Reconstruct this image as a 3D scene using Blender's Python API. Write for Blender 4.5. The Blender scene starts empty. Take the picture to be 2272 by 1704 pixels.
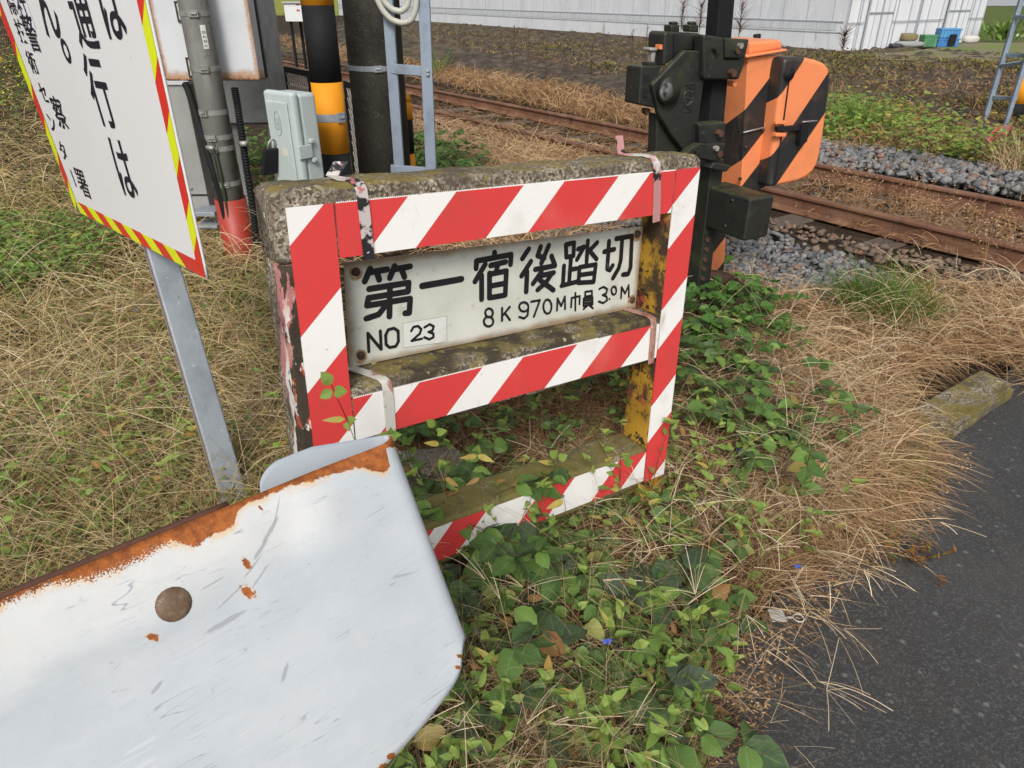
import bpy, math, random
import numpy as np
from mathutils import Vector, Matrix
rng = np.random.default_rng(7)
random.seed(7)
SC = bpy.context.scene
COL = SC.collection
# ------------------------------------------------------------------ camera
F, HZ, CX, CY, H = 1580.0, -15.0, 1136.0, 852.0, 1.5
TH = math.atan((CY - HZ) / F)
cd = bpy.data.cameras.new('camera'); cam = bpy.data.objects.new('camera', cd); COL.objects.link(cam)
cam.location = (0, 0, H); cam.rotation_euler = (math.pi / 2 - TH, 0, 0)
cd.sensor_fit = 'HORIZONTAL'; cd.sensor_width = 36.0; cd.lens = 36.0 * F / 2272.0
cd.clip_start = 0.05; cd.clip_end = 2000
SC.camera = cam
# ------------------------------------------------------------------ world, sun, exposure
SUN_EL, SUN_AZ = math.radians(40), math.radians(186)
w = bpy.data.worlds.new('World'); SC.world = w; w.use_nodes = True
nt = w.node_tree; nt.nodes.clear()
sky = nt.nodes.new('ShaderNodeTexSky'); sky.sky_type = 'NISHITA'; sky.sun_disc = False
sky.sun_elevation = SUN_EL; sky.sun_rotation = SUN_AZ; sky.dust_density = 4.0; sky.air_density = 1.0
hs = nt.nodes.new('ShaderNodeHueSaturation'); hs.inputs['Saturation'].default_value = 0.28
bg = nt.nodes.new('ShaderNodeBackground'); bg.inputs['Strength'].default_value = 0.095
wo = nt.nodes.new('ShaderNodeOutputWorld')
nt.links.new(sky.outputs[0], hs.inputs['Color']); nt.links.new(hs.outputs[0], bg.inputs['Color']); nt.links.new(bg.outputs[0], wo.inputs[0])
ld = bpy.data.lights.new('sun', 'SUN'); ld.energy = 1.5; ld.angle = math.radians(16); ld.color = (1, 0.96, 0.9)
sun = bpy.data.objects.new('sun', ld); COL.objects.link(sun)
sdir = Vector((math.sin(SUN_AZ) * math.cos(SUN_EL), math.cos(SUN_AZ) * math.cos(SUN_EL), math.sin(SUN_EL)))
sun.rotation_euler = (-sdir).to_track_quat('-Z', 'Y').to_euler()
SC.view_settings.view_transform = 'Standard'; SC.view_settings.look = 'None'
SC.view_settings.exposure = 0.62; SC.view_settings.gamma = 1.0
SC.cycles.use_denoising = True
SC.cycles.max_bounces = 6; SC.cycles.diffuse_bounces = 2; SC.cycles.glossy_bounces = 2; SC.cycles.transmission_bounces = 4; SC.cycles.transparent_max_bounces = 6
# ------------------------------------------------------------------ measuring helpers (photo pixel -> point on a plane of the place)
RX = np.array([1., 0, 0]); FW = np.array([0, math.cos(TH), -math.sin(TH)]); DN = np.array([0, -math.sin(TH), -math.cos(TH)]); CO = np.array([0, 0, H])
def ray(x, y): return FW + (x - CX) / F * RX + (y - CY) / F * DN
def at(x, y, z=0.0):
    r = ray(x, y); return CO + r * ((z - H) / r[2])
def atY(x, y, Y):
    r = ray(x, y); return CO + r * (Y / r[1])
def proj(p):
    d = np.asarray(p, float) - CO; k = d @ FW
    return CX + F * (d @ RX) / k, CY + F * (d @ DN) / k
def projv(P):
    d = P - CO; k = d @ FW; k = np.where(np.abs(k) < 1e-6, 1e-6, k)
    return CX + F * (d @ RX) / k, CY + F * (d @ DN) / k
# ------------------------------------------------------------------ noise on arrays
_perm = rng.integers(0, 2**31, 4096)
def vnoise(x, y, seed=0):
    xi = np.floor(x).astype(int); yi = np.floor(y).astype(int); fx = x - xi; fy = y - yi
    fx = fx * fx * (3 - 2 * fx); fy = fy * fy * (3 - 2 * fy)
    def hsh(a, b): return (_perm[(a * 73 + b * 179 + seed * 31 + _perm[(a + seed * 7) & 4095]) & 4095] % 10007) / 10007.0
    return (hsh(xi, yi) * (1 - fx) + hsh(xi + 1, yi) * fx) * (1 - fy) + (hsh(xi, yi + 1) * (1 - fx) + hsh(xi + 1, yi + 1) * fx) * fy
def fbm(x, y, seed=0, o=4):
    s = 0; a = 0.5; t = 0
    for i in range(o):
        s = s + a * vnoise(x * 2**i, y * 2**i, seed + i); t += a; a *= 0.5
    return s / t
# ------------------------------------------------------------------ object helpers
def tag(o, label=None, cat=None, group=None, kind=None):
    if label: o['label'] = label
    if cat: o['category'] = cat
    if group: o['group'] = group
    if kind: o['kind'] = kind
    return o
def empty(name, loc=(0, 0, 0), M=None):
    o = bpy.data.objects.new(name, None); COL.objects.link(o); o.empty_display_size = 0.1
    if M is not None:
        m = Matrix([[*M[0]], [*M[1]], [*M[2]]]).to_4x4(); m.translation = Vector(loc); o.matrix_world = m
    else: o.location = loc
    return o
def copy_tree(o, parent=None):
    c = o.copy(); COL.objects.link(c); c.parent = parent
    for ch in list(o.children): copy_tree(ch, c)
    return c
def mesh_obj(name, V, Fc, mat, parent=None, smooth=False, attrs=None, mats=None, midx=None):
    me = bpy.data.meshes.new(name)
    if isinstance(Fc, np.ndarray):
        V = np.asarray(V, np.float32); n, k = Fc.shape
        me.vertices.add(len(V)); me.vertices.foreach_set('co', V.ravel())
        me.loops.add(n * k); me.loops.foreach_set('vertex_index', Fc.astype(np.int32).ravel())
        me.polygons.add(n); me.polygons.foreach_set('loop_start', np.arange(0, n * k, k, dtype=np.int32))
        me.update(calc_edges=True)
    else:
        me.from_pydata([tuple(map(float, v)) for v in V], [], [tuple(f) for f in Fc]); me.update()
    if attrs:
        for nm, (ty, arr) in attrs.items():
            a = me.attributes.new(nm, ty, 'POINT')
            a.data.foreach_set('value' if ty == 'FLOAT' else 'vector', np.asarray(arr, np.float32).ravel())
    for m in (mats or [mat]): me.materials.append(m)
    if midx is not None: me.polygons.foreach_set('material_index', np.asarray(midx, np.int32))
    if smooth: me.polygons.foreach_set('use_smooth', np.ones(len(me.polygons), bool))
    o = bpy.data.objects.new(name, me); COL.objects.link(o); o.parent = parent
    return o
def bevel(o, wd=0.004, seg=2, ang=40):
    m = o.modifiers.new('bevel', 'BEVEL'); m.width = wd; m.segments = seg; m.limit_method = 'ANGLE'; m.angle_limit = math.radians(ang)
    if hasattr(o.data, 'polygons'): o.data.polygons.foreach_set('use_smooth', np.ones(len(o.data.polygons), bool))
    n = o.modifiers.new('wn', 'WEIGHTED_NORMAL'); n.keep_sharp = True
    return o
class MB:
    def __init__(s): s.v = []; s.f = []; s.m = []
    def add(s, V, Fc, mi=0):
        b = len(s.v); s.v += [tuple(map(float, q)) for q in V]; s.f += [tuple(b + i for i in f) for f in Fc]; s.m += [mi] * len(Fc); return s
    def box(s, lo, hi, mi=0, fr=None):
        (a, b, c), (d, e, f) = lo, hi
        V = [(a, b, c), (d, b, c), (d, e, c), (a, e, c), (a, b, f), (d, b, f), (d, e, f), (a, e, f)]
        if fr: V = [fr(*q) for q in V]
        return s.add(V, [(0, 3, 2, 1), (4, 5, 6, 7), (0, 1, 5, 4), (1, 2, 6, 5), (2, 3, 7, 6), (3, 0, 4, 7)], mi)
    def prism(s, poly, y0, y1, fr=lambda a, b, c: (a, b, c), mi=0):   # poly of (x, z), extruded along y
        n = len(poly); V = [fr(p[0], y0, p[1]) for p in poly] + [fr(p[0], y1, p[1]) for p in poly]
        return s.add(V, [tuple(range(n)), tuple(range(2 * n - 1, n - 1, -1))] + [(i, i + n, (i + 1) % n + n, (i + 1) % n) for i in range(n)], mi)
    def tube(s, pts, r, n=8, mi=0, cap=True):
        pts = [np.asarray(p, float) for p in pts]; rs = r if hasattr(r, '__len__') else [r] * len(pts); V = []; up0 = None
        for i, p in enumerate(pts):
            t = pts[min(i + 1, len(pts) - 1)] - pts[max(i - 1, 0)]; t = t / (np.linalg.norm(t) + 1e-12)
            if up0 is None: up0 = np.array([0, 0, 1.]) if abs(t[2]) < 0.9 else np.array([1., 0, 0])
            a = np.cross(t, up0); a /= np.linalg.norm(a) + 1e-12; b = np.cross(a, t); up0 = b
            V += [p + rs[i] * (a * math.cos(2 * math.pi * k / n) + b * math.sin(2 * math.pi * k / n)) for k in range(n)]
        Fc = [(i * n + k, i * n + (k + 1) % n, (i + 1) * n + (k + 1) % n, (i + 1) * n + k) for i in range(len(pts) - 1) for k in range(n)]
        if cap: Fc += [tuple(range(n - 1, -1, -1)), tuple(range((len(pts) - 1) * n, len(pts) * n))]
        return s.add(V, Fc, mi)
    def build(s, name, mat, parent=None, smooth=False, mats=None):
        return mesh_obj(name, s.v, s.f, mat, parent, smooth, mats=mats, midx=s.m if mats else None)
def framef(o, e1, e2, up=(0, 0, 1)):
    o = np.asarray(o, float); e1 = np.asarray(e1, float); e2 = np.asarray(e2, float); up = np.asarray(up, float)
    return lambda a, b, c: tuple(o + e1 * a + e2 * b + up * c)
def planepx(o, e1, e2, up=(0, 0, 1)):
    o = np.asarray(o, float); e1 = np.asarray(e1, float); e2 = np.asarray(e2, float); up = np.asarray(up, float)
    nrm = np.cross(e1, up)
    def f(px, py, off=0.0):
        r = ray(px, py); q = o + e2 * off; t = ((q - CO) @ nrm) / (r @ nrm); P = CO + r * t - o
        return float(P @ e1), float(P @ up)
    return f
def roundrect(x0, z0, x1, z1, r, n=5):
    out = []
    for cx, cz, a0 in ((x1 - r, z1 - r, 0), (x0 + r, z1 - r, 90), (x0 + r, z0 + r, 180), (x1 - r, z0 + r, 270)):
        for k in range(n + 1):
            a = math.radians(a0 + 90 * k / n); out.append((cx + r * math.cos(a), cz + r * math.sin(a)))
    return out
# ------------------------------------------------------------------ materials
def newmat(name):
    m = bpy.data.materials.new(name); m.use_nodes = True; t = m.node_tree; t.nodes.clear()
    out = t.nodes.new('ShaderNodeOutputMaterial'); b = t.nodes.new('ShaderNodeBsdfPrincipled'); t.links.new(b.outputs[0], out.inputs[0])
    return m, t, b, out
def N(t, ty, **k):
    n = t.nodes.new(ty)
    for a, v in k.items():
        if a.startswith('i_'): n.inputs[a[2:]].default_value = v
        else: setattr(n, a, v)
    return n
def c4(c): return (c[0], c[1], c[2], 1.0)
def coords(t, src='Object'):
    return N(t, 'ShaderNodeTexCoord').outputs[src]
def noise(t, vec, scale, detail=4, rough=0.55, stretch=None):
    if stretch:
        mp = N(t, 'ShaderNodeMapping'); mp.inputs['Scale'].default_value = stretch; t.links.new(vec, mp.inputs[0]); vec = mp.outputs[0]
    n = N(t, 'ShaderNodeTexNoise'); n.inputs['Scale'].default_value = scale; n.inputs['Detail'].default_value = detail; n.inputs['Roughness'].default_value = rough
    t.links.new(vec, n.inputs['Vector']); return n.outputs['Fac']
def ramp(t, fac, lo, hi):
    m = N(t, 'ShaderNodeMapRange'); m.interpolation_type = 'SMOOTHSTEP'
    m.inputs['From Min'].default_value = lo; m.inputs['From Max'].default_value = hi; t.links.new(fac, m.inputs['Value']); return m.outputs[0]
def mix(t, fac, a, b):
    m = N(t, 'ShaderNodeMix', data_type='RGBA')
    if isinstance(fac, (int, float)): m.inputs[0].default_value = fac
    else: t.links.new(fac, m.inputs[0])
    for i, c in ((6, a), (7, b)):
        if isinstance(c, tuple): m.inputs[i].default_value = c4(c)
        else: t.links.new(c, m.inputs[i])
    return m.outputs[2]
def math_(t, op, a, b=None, c=None):
    m = N(t, 'ShaderNodeMath', operation=op)
    for i, q in enumerate((a, b, c)):
        if q is None: continue
        if isinstance(q, (int, float)): m.inputs[i].default_value = q
        else: t.links.new(q, m.inputs[i])
    return m.outputs[0]
def bump(t, b, h, strength=0.3, dist=0.01):
    n = N(t, 'ShaderNodeBump'); n.inputs['Strength'].default_value = strength; n.inputs['Distance'].default_value = dist
    t.links.new(h, n.inputs['Height']); t.links.new(n.outputs[0], b.inputs['Normal'])
def layered(name, base, layers=(), rough=0.6, metal=0.0, bmp=(60, 0.25, 0.004), spec=0.5, src='Object'):
    """layers: (colour, scale, lo, hi[, stretch])"""
    m, t, b, out = newmat(name); v = coords(t, src); c = base
    for i, L in enumerate(layers):
        mp = N(t, 'ShaderNodeMapping'); mp.inputs['Location'].default_value = (i * 3.7, i * 1.9, i * 5.1); t.links.new(v, mp.inputs[0])
        f = ramp(t, noise(t, mp.outputs[0], L[1], 5, 0.6, L[4] if len(L) > 4 else None), L[2], L[3]); c = mix(t, f, c, L[0])
    if isinstance(c, tuple): b.inputs['Base Color'].default_value = c4(c)
    else: t.links.new(c, b.inputs['Base Color'])
    b.inputs['Roughness'].default_value = rough; b.inputs['Metallic'].default_value = metal; b.inputs['Specular IOR Level'].default_value = spec
    if bmp: bump(t, b, noise(t, v, bmp[0], 5), bmp[1], bmp[2])
    return m
def stripes(name, ca, cb, nvec, period, duty, phase, rough=0.45, dirt=None, src='Object', metal=0, top=None):
    m, t, b, out = newmat(name); v = coords(t, src)
    d = N(t, 'ShaderNodeVectorMath', operation='DOT_PRODUCT'); t.links.new(v, d.inputs[0]); d.inputs[1].default_value = nvec
    x = math_(t, 'FRACT', math_(t, 'ADD', math_(t, 'DIVIDE', d.outputs['Value'], period), phase))
    f = math_(t, 'LESS_THAN', x, duty)
    if top is not None: f = math_(t, 'MULTIPLY', f, math_(t, 'LESS_THAN', d.outputs['Value'], top))
    c = mix(t, f, cb, ca)
    c = mix(t, math_(t, 'MULTIPLY', ramp(t, noise(t, v, 9, 5), 0.45, 0.8), 0.25), c, dirt or (0.2, 0.17, 0.13))
    c = mix(t, math_(t, 'MULTIPLY', ramp(t, noise(t, v, 38, 5, .65), .68, .71), .7), c, (.11, .06, .04)); c = mix(t, math_(t, 'MULTIPLY', ramp(t, noise(t, v, 16, 5, .7, (1, 1, .3)), .55, .75), .25), c, (.30, .24, .18))
    t.links.new(c, b.inputs['Base Color']); b.inputs['Roughness'].default_value = rough; b.inputs['Metallic'].default_value = metal
    bump(t, b, noise(t, v, 90, 3), 0.06, 0.002)
    return m
def leafmat(name, stops, trans=0.3, rough=0.5, vein=True):
    """colour by per-leaf attribute tint; vein from leafuv"""
    m, t, b, out = newmat(name)
    a = N(t, 'ShaderNodeAttribute', attribute_name='tint')
    cr = N(t, 'ShaderNodeValToRGB'); el = cr.color_ramp.elements
    while len(el) < len(stops): el.new(0.5)
    for e, (p, c) in zip(el, stops): e.position = p; e.color = c4(c)
    t.links.new(a.outputs['Fac'], cr.inputs[0]); c = cr.outputs[0]
    v = coords(t)
    c = mix(t, math_(t, 'MULTIPLY', ramp(t, noise(t, v, 45, 3), 0.35, 0.75), 0.35), c, tuple(x * 0.62 for x in stops[len(stops) // 2][1]))
    if vein:
        u = N(t, 'ShaderNodeAttribute', attribute_name='leafuv'); sx = N(t, 'ShaderNodeSeparateXYZ'); t.links.new(u.outputs['Vector'], sx.inputs[0])
        ax = math_(t, 'ABSOLUTE', sx.outputs[0]); mid = ramp(t, ax, 0.10, 0.02)
        sv = math_(t, 'SUBTRACT', math_(t, 'MULTIPLY', sx.outputs[1], 6.0), math_(t, 'MULTIPLY', ax, 1.6))
        side = math_(t, 'MULTIPLY', ramp(t, math_(t, 'ABSOLUTE', math_(t, 'SUBTRACT', math_(t, 'FRACT', sv), 0.5)), 0.12, 0.02), 0.45)
        k = math_(t, 'MULTIPLY', math_(t, 'MAXIMUM', mid, side), 0.4)
        mm = N(t, 'ShaderNodeMix', data_type='RGBA', blend_type='SCREEN'); t.links.new(k, mm.inputs[0]); t.links.new(c, mm.inputs[6]); mm.inputs[7].default_value = (0.12, 0.14, 0.06, 1); c = mm.outputs[2]
        bump(t, b, math_(t, 'MAXIMUM', mid, side), 0.25, 0.002)
    t.links.new(c, b.inputs['Base Color']); b.inputs['Roughness'].default_value = rough; b.inputs['Specular IOR Level'].default_value = 0.28 if vein else 0.06
    if trans:
        tr = N(t, 'ShaderNodeBsdfTranslucent'); t.links.new(c, tr.inputs[0]); mx = N(t, 'ShaderNodeMixShader'); mx.inputs[0].default_value = trans
        t.links.new(b.outputs[0], mx.inputs[1]); t.links.new(tr.outputs[0], mx.inputs[2]); t.links.new(mx.outputs[0], out.inputs[0])
    return m
RUST = (0.16, 0.055, 0.02); RUSTD = (0.055, 0.022, 0.012)
M_red = layered('tape_red', (0.62, 0.05, 0.05), [((0.52, 0.055, 0.05), 6, 0.45, 0.75), ((0.64, 0.14, 0.12), 3, .55, .75, (1, 1, .4)), ((0.25, 0.06, 0.05), 34, 0.70, 0.76), ((.6, .4, .36), 90, .74, .78)], 0.45, bmp=(12, 0.08, 0.004))
M_white = layered('tape_white', (0.78, 0.77, 0.75), [((0.62, 0.59, 0.54), 7, 0.5, 0.8), ((0.42, 0.38, 0.31), 13, .62, .78, (1, 1, .35)), ((0.25, 0.22, 0.18), 60, 0.70, 0.76)], 0.45, bmp=(12, 0.08, 0.004))
M_galv = layered('galvanised', (0.33, 0.36, 0.40), [((0.25, 0.28, 0.31), 14, 0.4, 0.7), ((0.42, 0.44, 0.46), 40, 0.55, 0.8)], 0.5, 0.35, (40, 0.1, 0.002))
M_ladder = layered('ladder_paint', (0.24, 0.29, 0.36), [((0.18, 0.22, 0.27), 8, 0.45, 0.7), ((0.08, 0.09, 0.1), 30, 0.68, 0.75)], 0.5, 0.2)
M_darkm = layered('dark_green_iron', (0.017, 0.018, 0.016), [((0.045, 0.055, 0.022), 5, 0.48, 0.75), ((0.011, 0.011, 0.011), 12, 0.5, 0.7), ((0.07, 0.03, 0.015), 22, 0.68, 0.78)], 0.55, 0.1, (50, 0.4, 0.003))
def mossy_top(m, col):
    t = m.node_tree; b = [n for n in t.nodes if n.type == 'BSDF_PRINCIPLED'][0]; c = b.inputs['Base Color'].links[0].from_socket; g_ = N(t, 'ShaderNodeNewGeometry'); sx = N(t, 'ShaderNodeSeparateXYZ'); t.links.new(g_.outputs['True Normal'], sx.inputs[0])
    f = math_(t, 'MULTIPLY', ramp(t, sx.outputs[2], .5, .9), ramp(t, noise(t, coords(t), 14, 5), .32, .6)); c = mix(t, math_(t, 'MULTIPLY', f, .85), c, col)
    c = mix(t, math_(t, 'MULTIPLY', ramp(t, noise(t, coords(t), 4, 5), .55, .72), .35), c, (.038, .042, .02)); c = mix(t, math_(t, 'MULTIPLY', ramp(t, noise(t, coords(t), 55, 4), .64, .70), .6), c, (.075, .08, .065)); t.links.new(c, b.inputs['Base Color'])
mossy_top(M_darkm, (.065, .07, .026))
M_black = layered('black_paint', (0.013, 0.0135, 0.015), [((0.022, 0.021, 0.020), 9, 0.5, 0.8)], 0.7, spec=.15)
M_rust = layered('rusty_iron', (0.07, 0.035, 0.022), [((0.14, 0.06, 0.03), 18, 0.45, 0.7), ((0.03, 0.018, 0.013), 30, 0.5, 0.7)], 0.8, 0.1, (80, 0.5, 0.003))
M_rail = layered('rail_rust', (0.15, 0.065, 0.036), [((0.21, 0.11, 0.065), 3, 0.4, 0.7), ((0.085, 0.038, 0.024), 9, 0.5, 0.75)], 0.75, 0.0, (60, 0.3, 0.003))
M_wood = layered('old_wood', (0.13, 0.10, 0.075), [((0.06, 0.045, 0.035), 20, 0.4, 0.65, (1, 8, 1))], 0.9)
M_plast = layered('grey_plastic', (0.44, 0.50, 0.49), [((0.36, 0.42, 0.41), 5, 0.45, 0.8)], 0.4, bmp=(70, 0.03, 0.001))
M_steel = layered('stainless', (0.36, 0.35, 0.33), [((0.22, 0.21, 0.19), 15, 0.45, 0.7)], 0.5, 0.35)
M_rubber = layered('black_rubber', (0.012, 0.012, 0.014), [], 0.5)
M_letter = layered('letter_black', (0.012, 0.011, 0.013), [((0.05, 0.048, 0.046), 30, 0.62, 0.72)], 0.4, bmp=None)
# ------------------------------------------------------------------ ground surfaces
TD = np.array([0.5805, -0.8142, 0.0]); TN = np.array([0.8142, 0.5805, 0.0])      # along / across the track
def grid_sheet(name, x0, x1, y0, y1, step, zf, mat, keep=None):
    xs = np.arange(x0, x1 + step / 2, step); ys = np.arange(y0, y1 + step / 2, step); X, Y = np.meshgrid(xs, ys); Z = zf(X, Y)
    V = np.stack([X.ravel(), Y.ravel(), Z.ravel()], 1); nx = len(xs)
    I = (np.arange(len(ys) - 1)[:, None] * nx + np.arange(nx - 1)[None]).ravel(); Fc = np.stack([I, I + 1, I + nx + 1, I + nx], 1)
    if keep is not None: Fc = Fc[keep(X.ravel()[I], Y.ravel()[I])]
    return mesh_obj(name, V, Fc, mat, smooth=True)
M_ground = layered('earth', (0.040, 0.028, 0.019), [((0.075, 0.055, 0.034), 6, 0.45, 0.65), ((0.03, 0.022, 0.015), 18, 0.5, 0.7), ((0.16, 0.12, 0.07), 60, 0.6, 0.75)], 0.95, bmp=(50, 0.8, 0.02), spec=0.1)
M_far = layered('far_earth', (0.13, 0.14, 0.04), [((0.10, 0.085, 0.045), 0.5, 0.45, 0.65)], 0.95, bmp=None, spec=0.1)
g = mesh_obj('ground', [(-900, -60, -0.02), (900, -60, -0.02), (900, 1500, -0.02), (-900, 1500, -0.02)], [(0, 1, 2, 3)], M_ground)
tag(g, 'bare brown earth of the verge under grass and weeds', 'ground', kind='structure')
# asphalt road
m, t, b, out = newmat('asphalt'); v = coords(t)
c = mix(t, ramp(t, noise(t, v, 1.3, 4), 0.35, 0.7), (0.035, 0.035, 0.035), (0.055, 0.054, 0.053))
vo = N(t, 'ShaderNodeTexVoronoi'); vo.inputs['Scale'].default_value = 210; vo.inputs['Randomness'].default_value = 1.0; t.links.new(v, vo.inputs['Vector'])
sep = N(t, 'ShaderNodeSeparateXYZ'); t.links.new(vo.outputs['Color'], sep.inputs[0])
c = mix(t, math_(t, 'MULTIPLY', ramp(t, sep.outputs[0], 0.70, 1.0), 0.6), c, (0.12, 0.12, 0.12))
vo2 = N(t, 'ShaderNodeTexVoronoi'); vo2.inputs['Scale'].default_value = 36; t.links.new(v, vo2.inputs['Vector'])
sep2 = N(t, 'ShaderNodeSeparateXYZ'); t.links.new(vo2.outputs['Color'], sep2.inputs[0])
spk = math_(t, 'MULTIPLY', math_(t, 'GREATER_THAN', sep2.outputs[0], 0.86), ramp(t, vo2.outputs['Distance'], 0.32, 0.16))
c = mix(t, math_(t, 'MULTIPLY', ramp(t, noise(t, v, 150, 4, .7), .5, .72), .45), c, (.13, .13, .128)); c = mix(t, math_(t, 'MULTIPLY', spk, 0.45), c, (0.26, 0.26, 0.255))
c = mix(t, math_(t, 'MULTIPLY', ramp(t, noise(t, v, 3.5, 4), 0.55, 0.75), 0.35), c, (0.085, 0.072, 0.055))
t.links.new(c, b.inputs['Base Color']); b.inputs['Roughness'].default_value = 0.8
hgt = math_(t, 'ADD', math_(t, 'MULTIPLY', noise(t, v, 120, 6, .75), 1.6), math_(t, 'MULTIPLY', noise(t, v, 14, 3), .8)); bump(t, b, hgt, 0.55, 0.006)
M_asph = m
edge = [at(*q) for q in ((2200, 868), (2080, 985), (1960, 1120), (1830, 1230), (1730, 1320), (1650, 1430), (1590, 1560), (1545, 1704), (1500, 2300))]
far_e = [np.array([2.6, 3.2, 0]), np.array([4.2, 5.2, 0])]
V = []; Fc = []
ee = far_e[::-1] + edge
for p in ee: V += [(p[0], p[1], 0.004), (p[0] + 5.0, p[1] - 3.6, 0.004)]
for i in range(len(ee) - 1): Fc.append((2 * i, 2 * i + 2, 2 * i + 3, 2 * i + 1))
o = mesh_obj('road', V, Fc, M_asph); tag(o, 'dark worn asphalt road with pale stone chips showing', 'road', kind='structure')
# tilled field beyond the track
def fieldz(X, Y):
    a = X * TN[0] + Y * TN[1]; k = np.clip((a - 7.6) / 0.8, 0, 1)
    fur = 0.05 * np.sin((X * TD[0] + Y * TD[1]) * 0 + a * 2 * math.pi / 0.75 + 1.2 * fbm(X * .3, Y * .3, 3))
    return -0.012 + k * (0.02 + fur * 0.7 + 0.16 * (fbm(X * 3.1, Y * 3.1, 5) - 0.5) + 0.10 * (fbm(X * 9, Y * 9, 8, 2) - 0.5))
m, t, b, out = newmat('tilled_soil'); v = coords(t)
c = mix(t, ramp(t, noise(t, v, 2.2, 5), 0.4, 0.65), (0.068, 0.056, 0.045), (0.125, 0.105, 0.083))
c = mix(t, math_(t, 'MULTIPLY', ramp(t, noise(t, v, 0.55, 5, 0.65), 0.50, 0.64), 0.5), c, (0.14, 0.115, 0.05))
c = mix(t, math_(t, 'MULTIPLY', ramp(t, noise(t, v, 14, 4), 0.5, 0.7), 0.6), c, (0.035, 0.028, 0.022))
t.links.new(c, b.inputs['Base Color']); b.inputs['Roughness'].default_value = 0.95; b.inputs['Specular IOR Level'].default_value = 0.1; bump(t, b, noise(t, v, 18, 5), 0.8, 0.05)
M_field = m
o = grid_sheet('field', -9, 17, 5.0, 47, 0.11, fieldz, M_field, lambda X, Y: (X * TN[0] + Y * TN[1] > 7.4) & (X * TN[0] + Y * TN[1] < 23.9) & (np.abs(X) < 0.85 * Y + 2))
tag(o, 'dark tilled soil field with yellow green regrowth before the greenhouse', 'field', kind='structure')
# far paddy and distant road
M_paddy = layered('paddy', (0.22, 0.24, 0.05), [((0.30, 0.30, 0.06), 0.35, 0.45, 0.65), ((0.12, 0.17, 0.04), 0.8, 0.5, 0.7)], 0.95, bmp=(3, 0.6, 0.1), spec=0.1)
V = [at(-200, 34), at(1010, 34), at(1010, -7), at(-200, -7)]
o = mesh_obj('paddy_field', [(p[0], p[1], -0.008) for p in V], [(0, 1, 2, 3)], M_paddy); tag(o, 'yellow green paddy field far beyond the track', 'paddy', kind='structure')
V = [at(2120, 104), at(2400, 104), at(2600, 14), at(2050, 14)]
o = mesh_obj('meadow', [(p[0], p[1], -0.004) for p in V], [(0, 1, 2, 3)], layered('meadow', (0.085, 0.12, 0.03), [((0.13, 0.14, 0.05), 0.8, 0.45, 0.65), ((0.05, 0.08, 0.02), 2, 0.5, 0.7)], 0.95, bmp=None, spec=0.1)); tag(o, 'green grass meadow beside the greenhouse ends', 'meadow', kind='structure')
V = [at(1700, 13), at(2700, 13), at(2700, -6), at(1700, -6)]
o = mesh_obj('far_road', [(p[0], p[1], 0.0) for p in V], [(0, 1, 2, 3)], layered('far_grey', (0.33, 0.34, 0.36), [], 0.9, bmp=None)); tag(o, 'pale grey road strip on the horizon beyond the meadow', 'road', kind='structure')
V = [at(1850, 125), at(2010, 118), at(2150, 97), at(2420, 95), at(2420, 135), at(2100, 140), at(1880, 133)]
o = mesh_obj('path', [(p[0], p[1], 0.035) for p in V], [tuple(range(7))], layered('path_dirt', (0.20, 0.17, 0.12), [((0.15, 0.20, 0.05), 0.7, 0.45, 0.6)], 0.95, bmp=None, spec=0.1)); tag(o, 'trodden dirt path in front of the greenhouse ends', 'path', kind='structure')
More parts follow.
